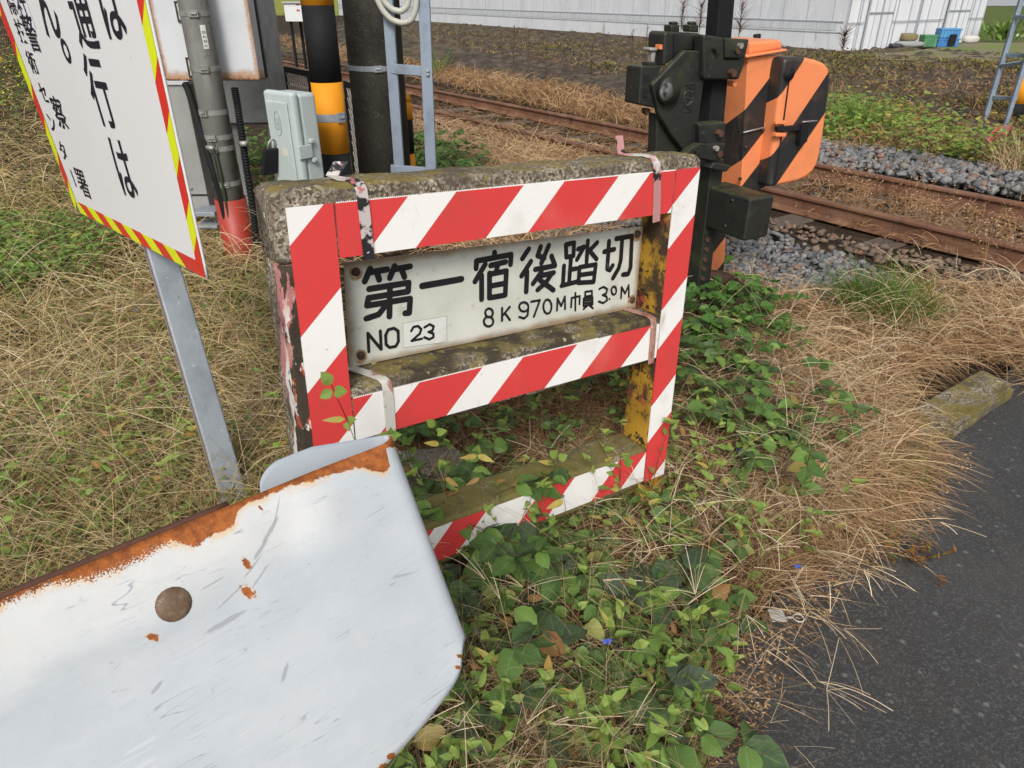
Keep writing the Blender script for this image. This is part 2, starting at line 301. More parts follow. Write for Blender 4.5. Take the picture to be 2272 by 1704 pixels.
# ------------------------------------------------------------------ vegetation toolkit
class Veg:
    def __init__(s): s.V = []; s.F = []; s.T = []; s.U = []; s.n = 0
    def put(s, V, Fc, T, U):
        s.V.append(V.reshape(-1, 3)); s.F.append(Fc.reshape(-1, 4) + s.n); s.T.append(T.ravel()); s.U.append(U.reshape(-1, 3)); s.n += V.reshape(-1, 3).shape[0]
    def blades(s, P, az, pitch, L, wd, droop, tint, seg=4, taper=True, wob=0.0):
        n = len(P)
        if n == 0: return
        P = np.asarray(P, float); az = np.broadcast_to(az, n); pitch = np.broadcast_to(pitch, n); L = np.broadcast_to(L, n); wd = np.broadcast_to(wd, n); droop = np.broadcast_to(droop, n); tint = np.broadcast_to(tint, n)
        pts = np.zeros((n, seg + 1, 3)); pts[:, 0] = P; dirs = []
        a = az.copy()
        for k in range(seg):
            th = pitch - droop * (k / max(seg - 1, 1)); a = a + rng.normal(0, 1, n) * wob
            d = np.stack([np.cos(a) * np.cos(th), np.sin(a) * np.cos(th), np.sin(th)], 1); dirs.append(d)
            pts[:, k + 1] = pts[:, k] + d * (L / seg)[:, None]
        pts[:, 1:, 2] = np.maximum(pts[:, 1:, 2], 0.004 + rng.random((n, 1)) * 0.03)
        ph = rng.random(n) * math.pi
        side = np.stack([-np.sin(az) * np.cos(ph), np.cos(az) * np.cos(ph), np.sin(ph)], 1)
        wk = np.array([1 - (k / seg) ** 2 * 0.85 if taper else 1.0 for k in range(seg + 1)])
        off = side[:, None] * (wd[:, None] * wk[None])[:, :, None] * 0.5
        V = np.stack([pts - off, pts + off], 2)
        base = (np.arange(n) * (seg + 1) * 2)[:, None] + (np.arange(seg) * 2)[None]
        Fc = np.stack([base, base + 1, base + 3, base + 2], 2)
        U = np.zeros((n, seg + 1, 2, 3)); U[..., 0] = [0.8, 0.8]; U[..., 1] = (np.arange(seg + 1) / seg)[None, :, None]
        s.put(V, Fc, np.broadcast_to(tint[:, None, None], (n, seg + 1, 2)).copy(), U)
        return pts
    def leaves(s, P, D, Up, L, W, tint, shape='oval', fold=0.25, droop=0.4):
        """leaf blades from P along D, surface normal near Up"""
        n = len(P)
        if n == 0: return
        P = np.asarray(P, float); D = np.asarray(D, float); D = D / np.linalg.norm(D, axis=1)[:, None]
        X = np.cross(D, Up); X /= np.linalg.norm(X, axis=1)[:, None] + 1e-9; Z = np.cross(X, D)
        L = np.broadcast_to(L, n); W = np.broadcast_to(W, n); tint = np.broadcast_to(tint, n)
        yy = np.linspace(0, 1, 8); xx = np.array([-1, -0.5, 0, 0.5, 1.0])
        if shape == 'oval': wy = np.sin(math.pi * yy ** 0.8) ** 0.8 * (1 + 0.11 * (np.arange(8) % 2))
        elif shape == 'lance': wy = np.sin(math.pi * yy ** 0.62) ** 0.9
        elif shape == 'heart': wy = np.clip(np.sin(math.pi * (0.12 + 0.88 * yy) ** 0.62), 0, 1) ** 0.8
        else: wy = np.clip(np.sin(math.pi * (0.08 + 0.92 * yy) ** 0.7), 0, 1) ** 0.7
        wy = wy.copy(); wy[0] = max(wy[0], 0.06); wy[-1] = 0.02
        fo = fold * (0.3 + 1.9 * rng.random(n) ** 1.5); dr = droop * (0.3 + 1.2 * rng.random(n)); tw = rng.normal(0, 0.25, n)
        lx = xx[None, None, :] * wy[None, :, None] * 0.5 * W[:, None, None]
        ly = np.broadcast_to(yy[None, :, None], lx.shape) * L[:, None, None]
        lz = np.abs(xx)[None, None, :] * wy[None, :, None] * fo[:, None, None] * W[:, None, None] * 0.5 - dr[:, None, None] * (yy ** 2)[None, :, None] * L[:, None, None] * 0.5 + tw[:, None, None] * lx * yy[None, :, None] + (rng.normal(0, 0.03, lx.shape) * W[:, None, None])
        V = P[:, None, None] + X[:, None, None] * lx[..., None] + D[:, None, None] * ly[..., None] + Z[:, None, None] * lz[..., None]
        V[..., 2] = np.maximum(V[..., 2], 0.004)
        base = (np.arange(n) * 40)[:, None, None] + (np.arange(7) * 5)[None, :, None] + np.arange(4)[None, None, :]
        Fc = np.stack([base, base + 1, base + 6, base + 5], 3)
        U = np.zeros(lx.shape + (3,)); U[..., 0] = xx[None, None, :]; U[..., 1] = yy[None, :, None]
        s.put(V, Fc, np.broadcast_to(tint[:, None, None], lx.shape).copy(), U)
    def build(s, name, mat, parent=None):
        return mesh_obj(name, np.concatenate(s.V), np.concatenate(s.F), mat, parent, True, {'tint': ('FLOAT', np.concatenate(s.T)), 'leafuv': ('FLOAT_VECTOR', np.concatenate(s.U))})
def inpoly(poly, x, y):
    poly = np.asarray(poly, float); ins = np.zeros(len(x), bool); j = len(poly) - 1
    for i in range(len(poly)):
        xi, yi = poly[i]; xj, yj = poly[j]
        c_ = ((yi > y) != (yj > y)) & (x < (xj - xi) * (y - yi) / (yj - yi + 1e-12) + xi); ins ^= c_; j = i
    return ins
def scatter(polypx, n, power=0.0):
    """points on the ground inside a patch whose outline is the given ground polygon (measured in photo pixels); power>0 shifts density to even per m2"""
    W = np.array([at(*q)[:2] for q in polypx]); P = np.asarray(polypx, float); out = []; k = 0
    while k < n:
        x = rng.uniform(P[:, 0].min(), P[:, 0].max(), n * 2); y = rng.uniform(P[:, 1].min(), P[:, 1].max(), n * 2)
        ok = inpoly(P, x, y); x, y = x[ok], y[ok]
        r2 = FW[2] + (y - CY) / F * DN[2]; tt = -H / r2; X = (x - CX) / F * tt; Y = (FW[1] + (y - CY) / F * DN[1]) * tt
        out.append(np.stack([X, Y, np.zeros_like(X)], 1)); k += len(X)
    return np.concatenate(out)[:n]
def U_(a, b, n): return rng.uniform(a, b, n)
M_straw = leafmat('straw', [(0.0, (0.07, 0.032, 0.016)), (0.3, (0.27, 0.15, 0.075)), (0.65, (0.50, 0.34, 0.19)), (1.0, (0.70, 0.56, 0.36))], 0.0, 0.7, False)
M_strawg = leafmat('straw_olive', [(0.0, (0.055, 0.038, 0.015)), (0.3, (0.22, 0.155, 0.06)), (0.65, (0.46, 0.345, 0.165)), (1.0, (0.68, 0.55, 0.33))], 0.0, 0.7, False)
M_grass = leafmat('green_grass', [(0.0, (0.04, 0.085, 0.018)), (0.5, (0.12, 0.23, 0.035)), (0.85, (0.22, 0.32, 0.06)), (1.0, (0.28, 0.27, 0.09))], 0.3, 0.5, False)
M_leafd = leafmat('leaf_dark', [(0.0, (0.040, 0.070, 0.034)), (0.35, (0.085, 0.160, 0.042)), (0.75, (0.19, 0.32, 0.065)), (0.93, (0.24, 0.25, 0.07)), (1.0, (0.34, 0.22, 0.07))], 0.3, 0.45)
M_leafb = leafmat('leaf_bright', [(0.0, (0.085, 0.18, 0.035)), (0.5, (0.18, 0.32, 0.065)), (0.8, (0.29, 0.40, 0.09)), (0.9, (0.45, 0.36, 0.08)), (0.96, (0.40, 0.22, 0.07)), (1.0, (0.20, 0.09, 0.045))], 0.35, 0.45)
M_stem = leafmat('stem', [(0.0, (0.045, 0.02, 0.014)), (0.5, (0.12, 0.06, 0.035)), (1.0, (0.14, 0.16, 0.05))], 0.0, 0.6, False)
M_seed = leafmat('seedhead', [(0.0, (0.30, 0.20, 0.11)), (0.5, (0.50, 0.40, 0.26)), (1.0, (0.72, 0.62, 0.45))], 0.0, 0.7, False)
# ================================================================== CROSSING BARRIER (concrete frame with tape and name plate)
BP = np.array([-0.432, 1.35, 1.142]); BM = np.array([[0.834, -0.552, 0.013], [0.550, 0.832, 0.071], [-0.050, -0.052, 0.997]])
BM = np.linalg.qr(BM)[0] * np.sign(np.diag(np.linalg.qr(BM)[1]))[None]
WB = 1.14
bar = empty('crossing_barrier', BP + BM @ np.array([0, 0, -WB]), BM)
tag(bar, 'weathered concrete barrier frame with red and white tape and a kanji name plate', 'barrier')
fb = lambda u, v, w_: (u, v, w_ + WB)                       # barrier coordinates: u along, v back, w up from the tape's top left corner
def bloc(px, axis, val):
    r = ray(*px); o_ = BM.T @ (CO - BP); d = BM.T @ r; return o_ + d * ((val - o_[axis]) / d[axis])
def concrete(name, paint):
    m, t, b, out = newmat(name); v = coords(t); geo = N(t, 'ShaderNodeNewGeometry'); sn = N(t, 'ShaderNodeSeparateXYZ'); t.links.new(geo.outputs['Normal'], sn.inputs[0])
    vo = N(t, 'ShaderNodeTexVoronoi'); vo.inputs['Scale'].default_value = 170; t.links.new(v, vo.inputs['Vector']); sc_ = N(t, 'ShaderNodeSeparateXYZ'); t.links.new(vo.outputs['Color'], sc_.inputs[0])
    c = mix(t, math_(t, 'POWER', sc_.outputs[0], 1.6), (0.070, 0.056, 0.040), (0.44, 0.385, 0.30))
    c = mix(t, math_(t, 'MULTIPLY', ramp(t, noise(t, v, 7, 5), 0.4, 0.65), 0.8), c, (0.085, 0.068, 0.05))
    moss = math_(t, 'MULTIPLY', ramp(t, sn.outputs[2], 0.45, 0.9), ramp(t, noise(t, v, 11, 6, 0.65), 0.40, 0.58))
    c = mix(t, math_(t, 'MULTIPLY', moss, 0.75), c, (0.19, 0.145, 0.035))
    c = mix(t, math_(t, 'MULTIPLY', ramp(t, noise(t, v, 45, 3), 0.66, 0.70), 0.7), c, (0.50, 0.47, 0.42))
    pm = 0.0
    for i, (col, sc, lo, hi, st) in enumerate(paint):
        mp = N(t, 'ShaderNodeMapping'); mp.inputs['Location'].default_value = (i * 2.3 + 1, i * 4.1, i * 1.7); t.links.new(v, mp.inputs[0])
        fk = ramp(t, noise(t, mp.outputs[0], sc, 6, 0.62, st), lo, hi); c = mix(t, fk, c, col); pm = math_(t, 'MAXIMUM', fk, pm)
    t.links.new(c, b.inputs['Base Color']); b.inputs['Roughness'].default_value = 0.9; b.inputs['Specular IOR Level'].default_value = 0.2
    hh = math_(t, 'ADD', math_(t, 'MULTIPLY', noise(t, v, 25, 6), 1.5), math_(t, 'MULTIPLY', vo.outputs['Distance'], math_(t, 'SUBTRACT', 1.0, math_(t, 'MULTIPLY', pm, .92)))); hh = math_(t, 'ADD', hh, math_(t, 'MULTIPLY', pm, .25)); bump(t, b, hh, 0.45, 0.004)
    return m
M_conc = concrete('frame_concrete', [((0.075, 0.062, 0.048), 4, 0.50, 0.66, (1, 1, 1)), ((0.20, 0.15, 0.06), 16, 0.60, 0.68, (1, 1, 1))])
M_cmid = concrete('frame_mossy', [((0.055, 0.045, 0.03), 9, 0.42, 0.55, (1, 1, 1)), ((0.17, 0.14, 0.045), 14, 0.50, 0.66, (1, 1, 1)), ((0.34, 0.29, 0.18), 60, 0.62, 0.68, (1, 1, 1))])
M_cbot = concrete('frame_moss_thick', [((0.145, 0.125, 0.04), 5, 0.30, 0.55, (1, 1, 1)), ((0.09, 0.075, 0.035), 9, 0.54, 0.66, (1, 1, 1))])
M_cpl = concrete('frame_peeling', [((0.07, 0.055, 0.042), 6, 0.46, 0.56, (1, 1, .4))])
def peel(m):
    t = m.node_tree; b = [n for n in t.nodes if n.type == 'BSDF_PRINCIPLED'][0]; c = b.inputs['Base Color'].links[0].from_socket; v = coords(t); sx = N(t, 'ShaderNodeSeparateXYZ'); t.links.new(v, sx.inputs[0]); Y_, Z_ = sx.outputs[1], sx.outputs[2]
    fr_ = math_(t, 'MULTIPLY', math_(t, 'SUBTRACT', 0.055, Y_), 4.0)                      # flakes hold nearer the front edge
    for col, sc, z0, z1, th, lo in (((0.40, 0.17, 0.16), 9, WB - .42, WB - .10, .54, (1, 1, .5)), ((0.33, 0.14, 0.13), 12, WB - 1.2, WB - .2, .63, (1, 1, .35)), ((0.60, 0.58, 0.54), 13, WB - .66, WB - .30, .52, (1, 1, .35)), ((0.44, 0.25, 0.04), 15, WB - 1.2, WB - .36, .60, (1, 1, .5)), ((0.36, 0.07, 0.035), 20, WB - 1.2, WB - .3, .67, (1, 1, .35)), ((0.58, 0.56, 0.53), 40, WB - 1.2, WB - .2, .72, (1, 1, .5)), ((0.05, 0.04, 0.03), 26, WB - 1.2, WB, .66, (1, 1, .5))):
        mp = N(t, 'ShaderNodeMapping'); mp.inputs['Location'].default_value = (sc * .37, sc * .21, sc * .13); t.links.new(v, mp.inputs[0])
        win = math_(t, 'MULTIPLY', ramp(t, Z_, z0 - .06, z0 + .06), ramp(t, Z_, z1 + .05, z1 - .05)); f = math_(t, 'ADD', noise(t, mp.outputs[0], sc, 6, .62, lo), fr_); f = math_(t, 'MULTIPLY', ramp(t, f, th, th + .015), win); c = mix(t, f, c, col)
    t.links.new(c, b.inputs['Base Color'])
peel(M_cpl)
M_cpr = concrete('frame_yellow_peel', [((0.36, 0.20, 0.022), 5, 0.30, 0.42, (1, 1, .7)), ((0.30, 0.07, 0.035), 8, 0.575, 0.63, (1, 1, .6)), ((0.05, 0.033, 0.018), 10, 0.47, 0.60, (1, 1, .8)), ((0.035, 0.026, 0.016), 40, 0.54, 0.62, (1, 1, 1))])
def rough_bar(name, mat, lo, hi, axis, edge=0.010, lab=None, ends=False):
    """a rounded concrete bar with worn, slightly uneven faces: cross-section rings along axis"""
    L0, L1 = lo[axis], hi[axis]; oth = [k for k in range(3) if k != axis]; n = max(6, int((L1 - L0) / 0.02)); V = []; rr = []
    pr = roundrect(lo[oth[0]], lo[oth[1]], hi[oth[0]], hi[oth[1]], edge, 4); cx = (lo[oth[0]] + hi[oth[0]]) / 2; cz = (lo[oth[1]] + hi[oth[1]]) / 2
    for i in range(n + 1):
        tt = i / n; p = L0 + (L1 - L0) * tt; sh = 1.0
        de = min(p - L0, L1 - p); s_ = 1 - (0.14 * max(0, 1 - de / 0.012) ** 2 if ends else 0)
        for (a, c_) in pr:
            q = [0, 0, 0]; q[axis] = p; ja = 0.0022 * math.sin(37 * p + 9 * a * 30) + 0.0018 * rng.normal(); jc = 0.0022 * math.sin(29 * p + 60 * c_) + 0.0018 * rng.normal()
            fa = 0 if abs(a - lo[1]) < 1e-3 and oth[0] == 1 else 1
            q[oth[0]] = cx + (a - cx) * s_ + ja * fa * .6; q[oth[1]] = cz + (c_ - cz) * s_ + jc * .6; V.append(fb(*q))
    k = len(pr); Fc = [(i * k + j, i * k + (j + 1) % k, (i + 1) * k + (j + 1) % k, (i + 1) * k + j) for i in range(n) for j in range(k)] + [tuple(range(k - 1, -1, -1)), tuple(range(n * k, (n + 1) * k))]
    o = mesh_obj(name, V, Fc, mat, bar, True)
    if lab: o['label'] = lab
    return o
rough_bar('beam', M_conc, (-0.026, 0.0, -0.113), (1.137, 0.115, 0.034), 0, 0.016, 'bare grey top beam', True)
rough_bar('post', M_cpl, (-0.024, 0.001, -1.25), (0.093, 0.114, -0.114), 2, 0.010, 'left post with peeling pink white and yellow paint')
rough_bar('post', M_cpr, (1.037, 0.001, -1.25), (1.134, 0.114, -0.114), 2, 0.010, 'right post with flaking ochre paint')
rough_bar('beam', M_cmid, (0.090, 0.0, -0.545), (1.040, 0.114, -0.406), 0, 0.010, 'dark mossy middle beam')
rough_bar('beam', M_cbot, (0.090, 0.0, -0.985), (1.040, 0.125, -0.840), 0, 0.012, 'olive moss covered bottom beam')
def tape(poly_u0, poly_u1, w0, w1, bounds, slope, first, horizontal=True, vv=-0.004):
    """reflective tape band cut in red and white slants; bounds are the stripe edges along its first edge"""
    mb = MB()
    if horizontal:
        ed = [poly_u0 - 9] + bounds + [poly_u1 + 9]
        for i in range(len(ed) - 1):
            mi = first if i % 2 == 0 else 1 - first; tl, tr = ed[i], ed[i + 1]; dw = slope * (w0 - w1)
            P = [(tl, w0), (tr, w0), (tr - dw, w1), (tl - dw, w1)]; P = clip(P, 0, poly_u0, poly_u1)
            if len(P) > 2: mb.prism([(p[0], p[1]) for p in P], vv, vv + 0.0035, lambda a, b_, c_: fb(a, b_, c_), mi)
    else:
        ed = [9] + bounds + [-9]
        for i in range(len(ed) - 1):
            mi = first if i % 2 == 0 else 1 - first; a0, a1 = ed[i], ed[i + 1]; dw = slope * (poly_u1 - poly_u0)
            P = [(poly_u0, a0), (poly_u1, a0 + dw), (poly_u1, a1 + dw), (poly_u0, a1)]; P = clip(P, 1, w1, w0)
            if len(P) > 2: mb.prism(P, vv, vv + 0.0035, lambda a, b_, c_: fb(a, b_, c_), mi)
    return mb.build('reflective_tape', M_red, bar, mats=[M_red, M_white])
def clip(P, ax, lo, hi):
    for sgn, lim in ((1, lo), (-1, -hi)):
        out = []
        for i in range(len(P)):
            p, q = P[i], P[(i + 1) % len(P)]; a, b_ = sgn * p[ax] - lim, sgn * q[ax] - lim
            if a >= 0: out.append(p)
            if (a >= 0) != (b_ >= 0): k = a / (a - b_); out.append((p[0] + (q[0] - p[0]) * k, p[1] + (q[1] - p[1]) * k))
        P = out
    return P
tape(0.098, 1.032, 0.0, -0.110, [0.256, 0.371, 0.548, 0.665, 0.835, 0.942, 1.119], 0.93, 0)
tape(0.0, 0.094, 0.0, -0.965, [-0.072, -0.262, -0.39, -0.58, -0.71, -0.90], 0.97, 1, False)
tape(1.037, 1.125, 0.002, -0.965, [-0.088, -0.209, -0.387, -0.509, -0.694, -0.821, -0.995], 0.97, 0, False)
tape(0.098, 1.033, -0.428, -0.533, [0.146, 0.262, 0.436, 0.556, 0.732, 0.852, 1.000], 1.0, 0)
tape(0.098, 1.033, -0.853, -0.960, [0.170, 0.285, 0.340, 0.448, 0.632, 0.748, 0.919, 1.034], 0.93, 1)
# pinked (zig-zag) rim of the tape bands
mb = MB()
for (w_, u0, u1) in ((0.0, 0.10, 1.03), (-0.428, 0.10, 0.80)):
    u = u0
    while u < u1:
        mb.prism([(u, w_ - .0002), (u + 0.004, w_ - .0002), (u + 0.002, w_ + 0.0028)], -0.0038, -0.0008, fb); u += 0.0046
mb.build('tape_rim', M_white, bar)
# metal strap bands
def strap_mat(nm, base, l):
    return layered(nm, base, l, 0.55, 0.2, (60, 0.3, 0.002))
M_st1 = strap_mat('strap_white_black', (0.55, 0.50, 0.48), [((0.02, 0.02, 0.022), 14, 0.47, 0.50), ((0.42, 0.15, 0.15), 30, 0.62, 0.66), ((0.6, 0.58, 0.56), 50, 0.62, 0.66)])
M_st2 = strap_mat('strap_pink', (0.50, 0.26, 0.25), [((0.02, 0.016, 0.016), 26, 0.575, 0.60), ((0.58, 0.55, 0.53), 9, 0.53, 0.57)])
M_st3 = strap_mat('strap_bare', (0.62, 0.60, 0.55), [((0.36, 0.19, 0.15), 12, 0.5, 0.6), ((0.15, 0.06, 0.03), 40, 0.62, 0.68)])
M_st4 = strap_mat('strap_rosy', (0.46, 0.27, 0.22), [((0.30, 0.14, 0.10), 16, 0.45, 0.6), ((0.6, 0.55, 0.5), 40, 0.62, 0.7)])
def strap(path, width, mat, lab, uw=None):
    """band bent along path of (u, v, w)"""
    mb = MB(); P = [np.array(p, float) for p in path]; n = len(P); V = []
    for i, p in enumerate(P):
        tg = P[min(i + 1, n - 1)] - P[max(i - 1, 0)]; tg /= np.linalg.norm(tg); side = np.array([1., 0, 0]); side = side - tg * (side @ tg); side /= np.linalg.norm(side); nn = np.cross(side, tg)
        for s_ in (-1, 1):
            for k in (-1, 1): V.append(fb(*(p + side * s_ * width / 2 + nn * k * 0.0013)))
    Fc = []
    for i in range(n - 1):
        a = i * 4; b_ = a + 4
        Fc += [(a, b_, b_ + 1, a + 1), (a + 2, a + 3, b_ + 3, b_ + 2), (a, a + 2, b_ + 2, b_), (a + 1, b_ + 1, b_ + 3, a + 3)]
    Fc += [(0, 1, 3, 2), (4 * n - 4, 4 * n - 2, 4 * n - 1, 4 * n - 3)]
    mb.add(V, Fc); o = mb.build('strap', mat, bar); o['label'] = lab; return o
strap([(0.158, 0.10, 0.060), (0.150, 0.075, 0.066), (0.138, 0.07, 0.060), (0.120, 0.062, 0.043), (0.132, 0.045, 0.0385), (0.146, 0.018, 0.0385), (0.152, 0.002, 0.033), (0.154, -0.005, 0.022), (0.155, -0.0075, 0.0), (0.157, -0.0075, -0.06), (0.159, -0.0075, -0.118)], 0.024, M_st1, 'folded strap with white and black flaking paint')
strap([(0.905, 0.085, 0.085), (0.905, 0.072, 0.045), (0.92, 0.06, 0.040), (0.945, 0.03, 0.041), (0.957, 0.008, 0.037), (0.961, -0.004, 0.022), (0.963, -0.0075, 0.0), (0.970, -0.0075, -0.06), (0.976, -0.0075, -0.128)], 0.025, M_st2, 'bent strap flaking pink over black')
strap([(0.135, 0.112, -0.402), (0.160, 0.06, -0.4025), (0.176, 0.012, -0.402), (0.180, -0.003, -0.408), (0.181, -0.0075, -0.425), (0.182, -0.0075, -0.48), (0.183, -0.0075, -0.56)], 0.024, M_st3, 'pale bare strap at the left of the middle beam')
strap([(0.985, 0.112, -0.402), (0.995, 0.06, -0.4025), (1.003, 0.012, -0.402), (1.005, -0.003, -0.408), (1.006, -0.0075, -0.425), (1.008, -0.0075, -0.48), (1.010, -0.0075, -0.546)], 0.021, M_st4, 'rosy strap at the right of the middle beam')
# name plate
PV = 0.098
pc = [(0.1425, -0.149), (1.0315, -0.166), (1.0300, -0.4085), (0.1335, -0.398)]
def plate_mat():
    m, t, b, out = newmat('name_plate_enamel'); v = coords(t)
    c = mix(t, ramp(t, noise(t, v, 6, 5), 0.35, 0.7), (0.60, 0.61, 0.56), (0.50, 0.51, 0.45))
    c = mix(t, math_(t, 'MULTIPLY', ramp(t, noise(t, v, 35, 4), 0.62, 0.72), 0.35), c, (0.28, 0.22, 0.12))
    s_ = N(t, 'ShaderNodeSeparateXYZ'); t.links.new(v, s_.inputs[0])
    du = math_(t, 'MINIMUM', math_(t, 'SUBTRACT', s_.outputs[0], 0.138), math_(t, 'SUBTRACT', 1.031, s_.outputs[0]))
    dw = math_(t, 'MINIMUM', math_(t, 'SUBTRACT', WB - 0.155, s_.outputs[2]), math_(t, 'SUBTRACT', s_.outputs[2], WB - 0.402))
    dd = math_(t, 'SUBTRACT', math_(t, 'MINIMUM', du, dw), math_(t, 'MULTIPLY', noise(t, v, 22, 4), 0.022))
    c = mix(t, math_(t, 'MULTIPLY', ramp(t, dd, 0.012, -0.014), 0.85), c, (0.22, 0.13, 0.055))
    t.links.new(c, b.inputs['Base Color']); b.inputs['Roughness'].default_value = 0.4; return m
M_plate = plate_mat()
pl = MB().prism(pc[::-1], PV, PV + 0.003, fb).build('name_plate', M_plate, bar)
M_rivet = layered('rust_rivet', (0.055, 0.028, 0.02), [((0.09, 0.04, 0.022), 60, 0.5, 0.7)], 0.8)
M_halo = layered('rust_stain', (0.30, 0.19, 0.09), [((0.42, 0.36, 0.25), 50, 0.45, 0.62)], 0.6)
for px in ((146, 368), (2013, 118), (180, 922), (1978, 553)):
    q = bloc((740 + px[0] * .33454, 480 + px[1] * .33454), 1, PV)
    mb = MB(); V = []; rr = [(0.0, 0.0105), (0.004, 0.0095), (0.006, 0.005), (0.0065, 0.0)]
    for d_, r_ in rr: V += [fb(q[0] + r_ * math.cos(k * .5236), PV - 0.001 - d_, q[2] + r_ * math.sin(k * .5236)) for k in range(12)]
    mb.add(V, [(i * 12 + k, i * 12 + (k + 1) % 12, (i + 1) * 12 + (k + 1) % 12, (i + 1) * 12 + k) for i in range(3) for k in range(12)])
    mb.build('rivet', M_rivet, pl, True)
    hx = [(q[0] + (0.015 + 0.003 * rng.random()) * math.cos(k * .35), q[2] + (0.016 + 0.004 * rng.random()) * math.sin(k * .35) - 0.003) for k in range(18)]
    MB().prism(hx[::-1], PV - 0.0006, PV - 0.0001, fb).build('rust_stain', M_halo, pl)
_so = [0]
def stroke(mb, pts, wd, conv, closed=False):
    """brush stroke with round ends laid on the plate"""
    Q = [conv(*p) for p in pts] + ([conv(*pts[0])] if closed else []); r_ = wd / 2
    for i, q in enumerate(Q):
        _so[0] += 1; off = PV - 0.0012 - (_so[0] % 40) * 0.00001
        mb.add([fb(q[0] + r_ * math.cos(k * math.pi / 6), off, q[1] + r_ * math.sin(k * math.pi / 6)) for k in range(12)], [tuple(range(11, -1, -1))])
        if i + 1 < len(Q):
            p2 = Q[i + 1]; d = np.array(p2) - np.array(q); L = np.linalg.norm(d)
            if L < 1e-6: continue
            nn = np.array([-d[1], d[0]]) / L * r_; _so[0] += 1; off = PV - 0.0012 - (_so[0] % 40) * 0.00001
            mb.add([fb(*(x[0], off, x[1])) for x in (np.array(q) - nn, np.array(p2) - nn, np.array(p2) + nn, np.array(q) + nn)], [(3, 2, 1, 0)])
def k7(x, y): q = bloc((740 + x * .33454, 480 + y * .33454), 1, PV - .0012); return q[0], q[2]
def k6(x, y): q = bloc((1000 + x * .30136, 300 + y * .30136), 1, PV - .0012); return q[0], q[2]
def ell(cx, cy, rx, ry, n=16): return [(cx + rx * math.cos(2 * math.pi * k / n), cy + ry * math.sin(2 * math.pi * k / n)) for k in range(n)]
mb = MB(); TW = 0.0148
for s_ in ([(243, 348), (207, 432)], [(236, 372), (355, 352)], [(288, 372), (303, 420)], [(405, 330), (374, 408)], [(400, 352), (508, 332)], [(452, 352), (470, 402)],
           [(236, 482), (498, 440), (494, 498)], [(240, 540), (494, 498)], [(232, 540), (222, 592)], [(222, 592), (508, 545), (502, 640), (474, 642)], [(374, 462), (370, 664)], [(350, 585), (300, 650), (218, 678)]): stroke(mb, s_, TW, k7)
stroke(mb, [(588, 462), (848, 416)], 0.0165, k7)
for s_ in ([(1068, 240), (1068, 268)], [(946, 345), (948, 296), (1178, 254), (1174, 318)], [(1006, 318), (938, 432)], [(982, 392), (982, 550)], [(1042, 326), (1142, 302)], [(1092, 316), (1076, 372)],
           [(1034, 378), (1034, 540), (1138, 522), (1146, 362)], [(1042, 382), (1146, 362)], [(1042, 462), (1138, 444)]): stroke(mb, s_, TW, k7)
for s_ in ([(575, 838), (528, 908)], [(590, 930), (522, 1036)], [(562, 1005), (556, 1152)], [(662, 822), (640, 886), (690, 905)], [(722, 812), (668, 940)], [(742, 890), (768, 960), (622, 988)],
           [(668, 1005), (606, 1092)], [(648, 1038), (758, 1012)], [(742, 1022), (700, 1085), (640, 1138)], [(658, 1068), (756, 1140)]): stroke(mb, s_, TW, k6)
for s_ in ([(848, 805), (852, 898), (904, 888), (908, 792), (848, 805)], [(886, 895), (872, 1080)], [(884, 990), (924, 982)], [(834, 962), (826, 1092)], [(816, 1108), (930, 1078)],
           [(1010, 778), (1000, 936)], [(938, 838), (982, 822), (930, 915)], [(1078, 790), (1028, 842)], [(1022, 850), (1074, 912)], [(948, 972), (940, 1086), (1052, 1080), (1068, 952)], [(948, 972), (1068, 952)], [(944, 1030), (1060, 1014)]): stroke(mb, s_, TW * .93, k6)
for s_ in ([(1130, 858), (1204, 840)], [(1166, 782), (1152, 982), (1172, 992), (1192, 960)], [(1220, 762), (1334, 742), (1324, 975), (1306, 1022), (1268, 1026)], [(1262, 768), (1252, 920), (1236, 980), (1194, 1052)]): stroke(mb, s_, TW, k6)
SW = 0.0068
for s_, cl in ((ell(282, 1308, 28, 32), 1), (ell(278, 1372, 35, 36), 1), ([(378, 1272), (378, 1366)], 0), ([(434, 1264), (384, 1326)], 0), ([(400, 1312), (436, 1360)], 0),
               (ell(538, 1264, 34, 34), 1), ([(572, 1262), (566, 1325), (540, 1350), (505, 1338)], 0), ([(592, 1226), (656, 1214), (612, 1336)], 0), (ell(712, 1262, 30, 52), 1),
               ([(782, 1290), (786, 1202), (813, 1258), (840, 1188), (842, 1280)], 0), ([(886, 1266), (890, 1198), (950, 1184), (948, 1244)], 0), ([(918, 1162), (918, 1290)], 0),
               ([(990, 1154), (1040, 1146), (1040, 1180), (990, 1188)], 1), ([(978, 1202), (1044, 1192), (1044, 1246), (978, 1258)], 1), ([(978, 1220), (1044, 1210)], 0), ([(978, 1239), (1044, 1229)], 0), ([(1000, 1260), (978, 1280)], 0), ([(1026, 1256), (1046, 1274)], 0),
               ([(1094, 1132), (1124, 1116), (1152, 1132), (1146, 1164), (1118, 1176), (1148, 1188), (1152, 1216), (1122, 1236), (1090, 1224)], 0), ([(1168, 1205), (1169, 1206)], 0), (ell(1201, 1144, 18, 30), 1),
               ([(1254, 1200), (1258, 1118), (1284, 1166), (1310, 1104), (1312, 1190)], 0)): stroke(mb, s_, SW, k6, bool(cl))
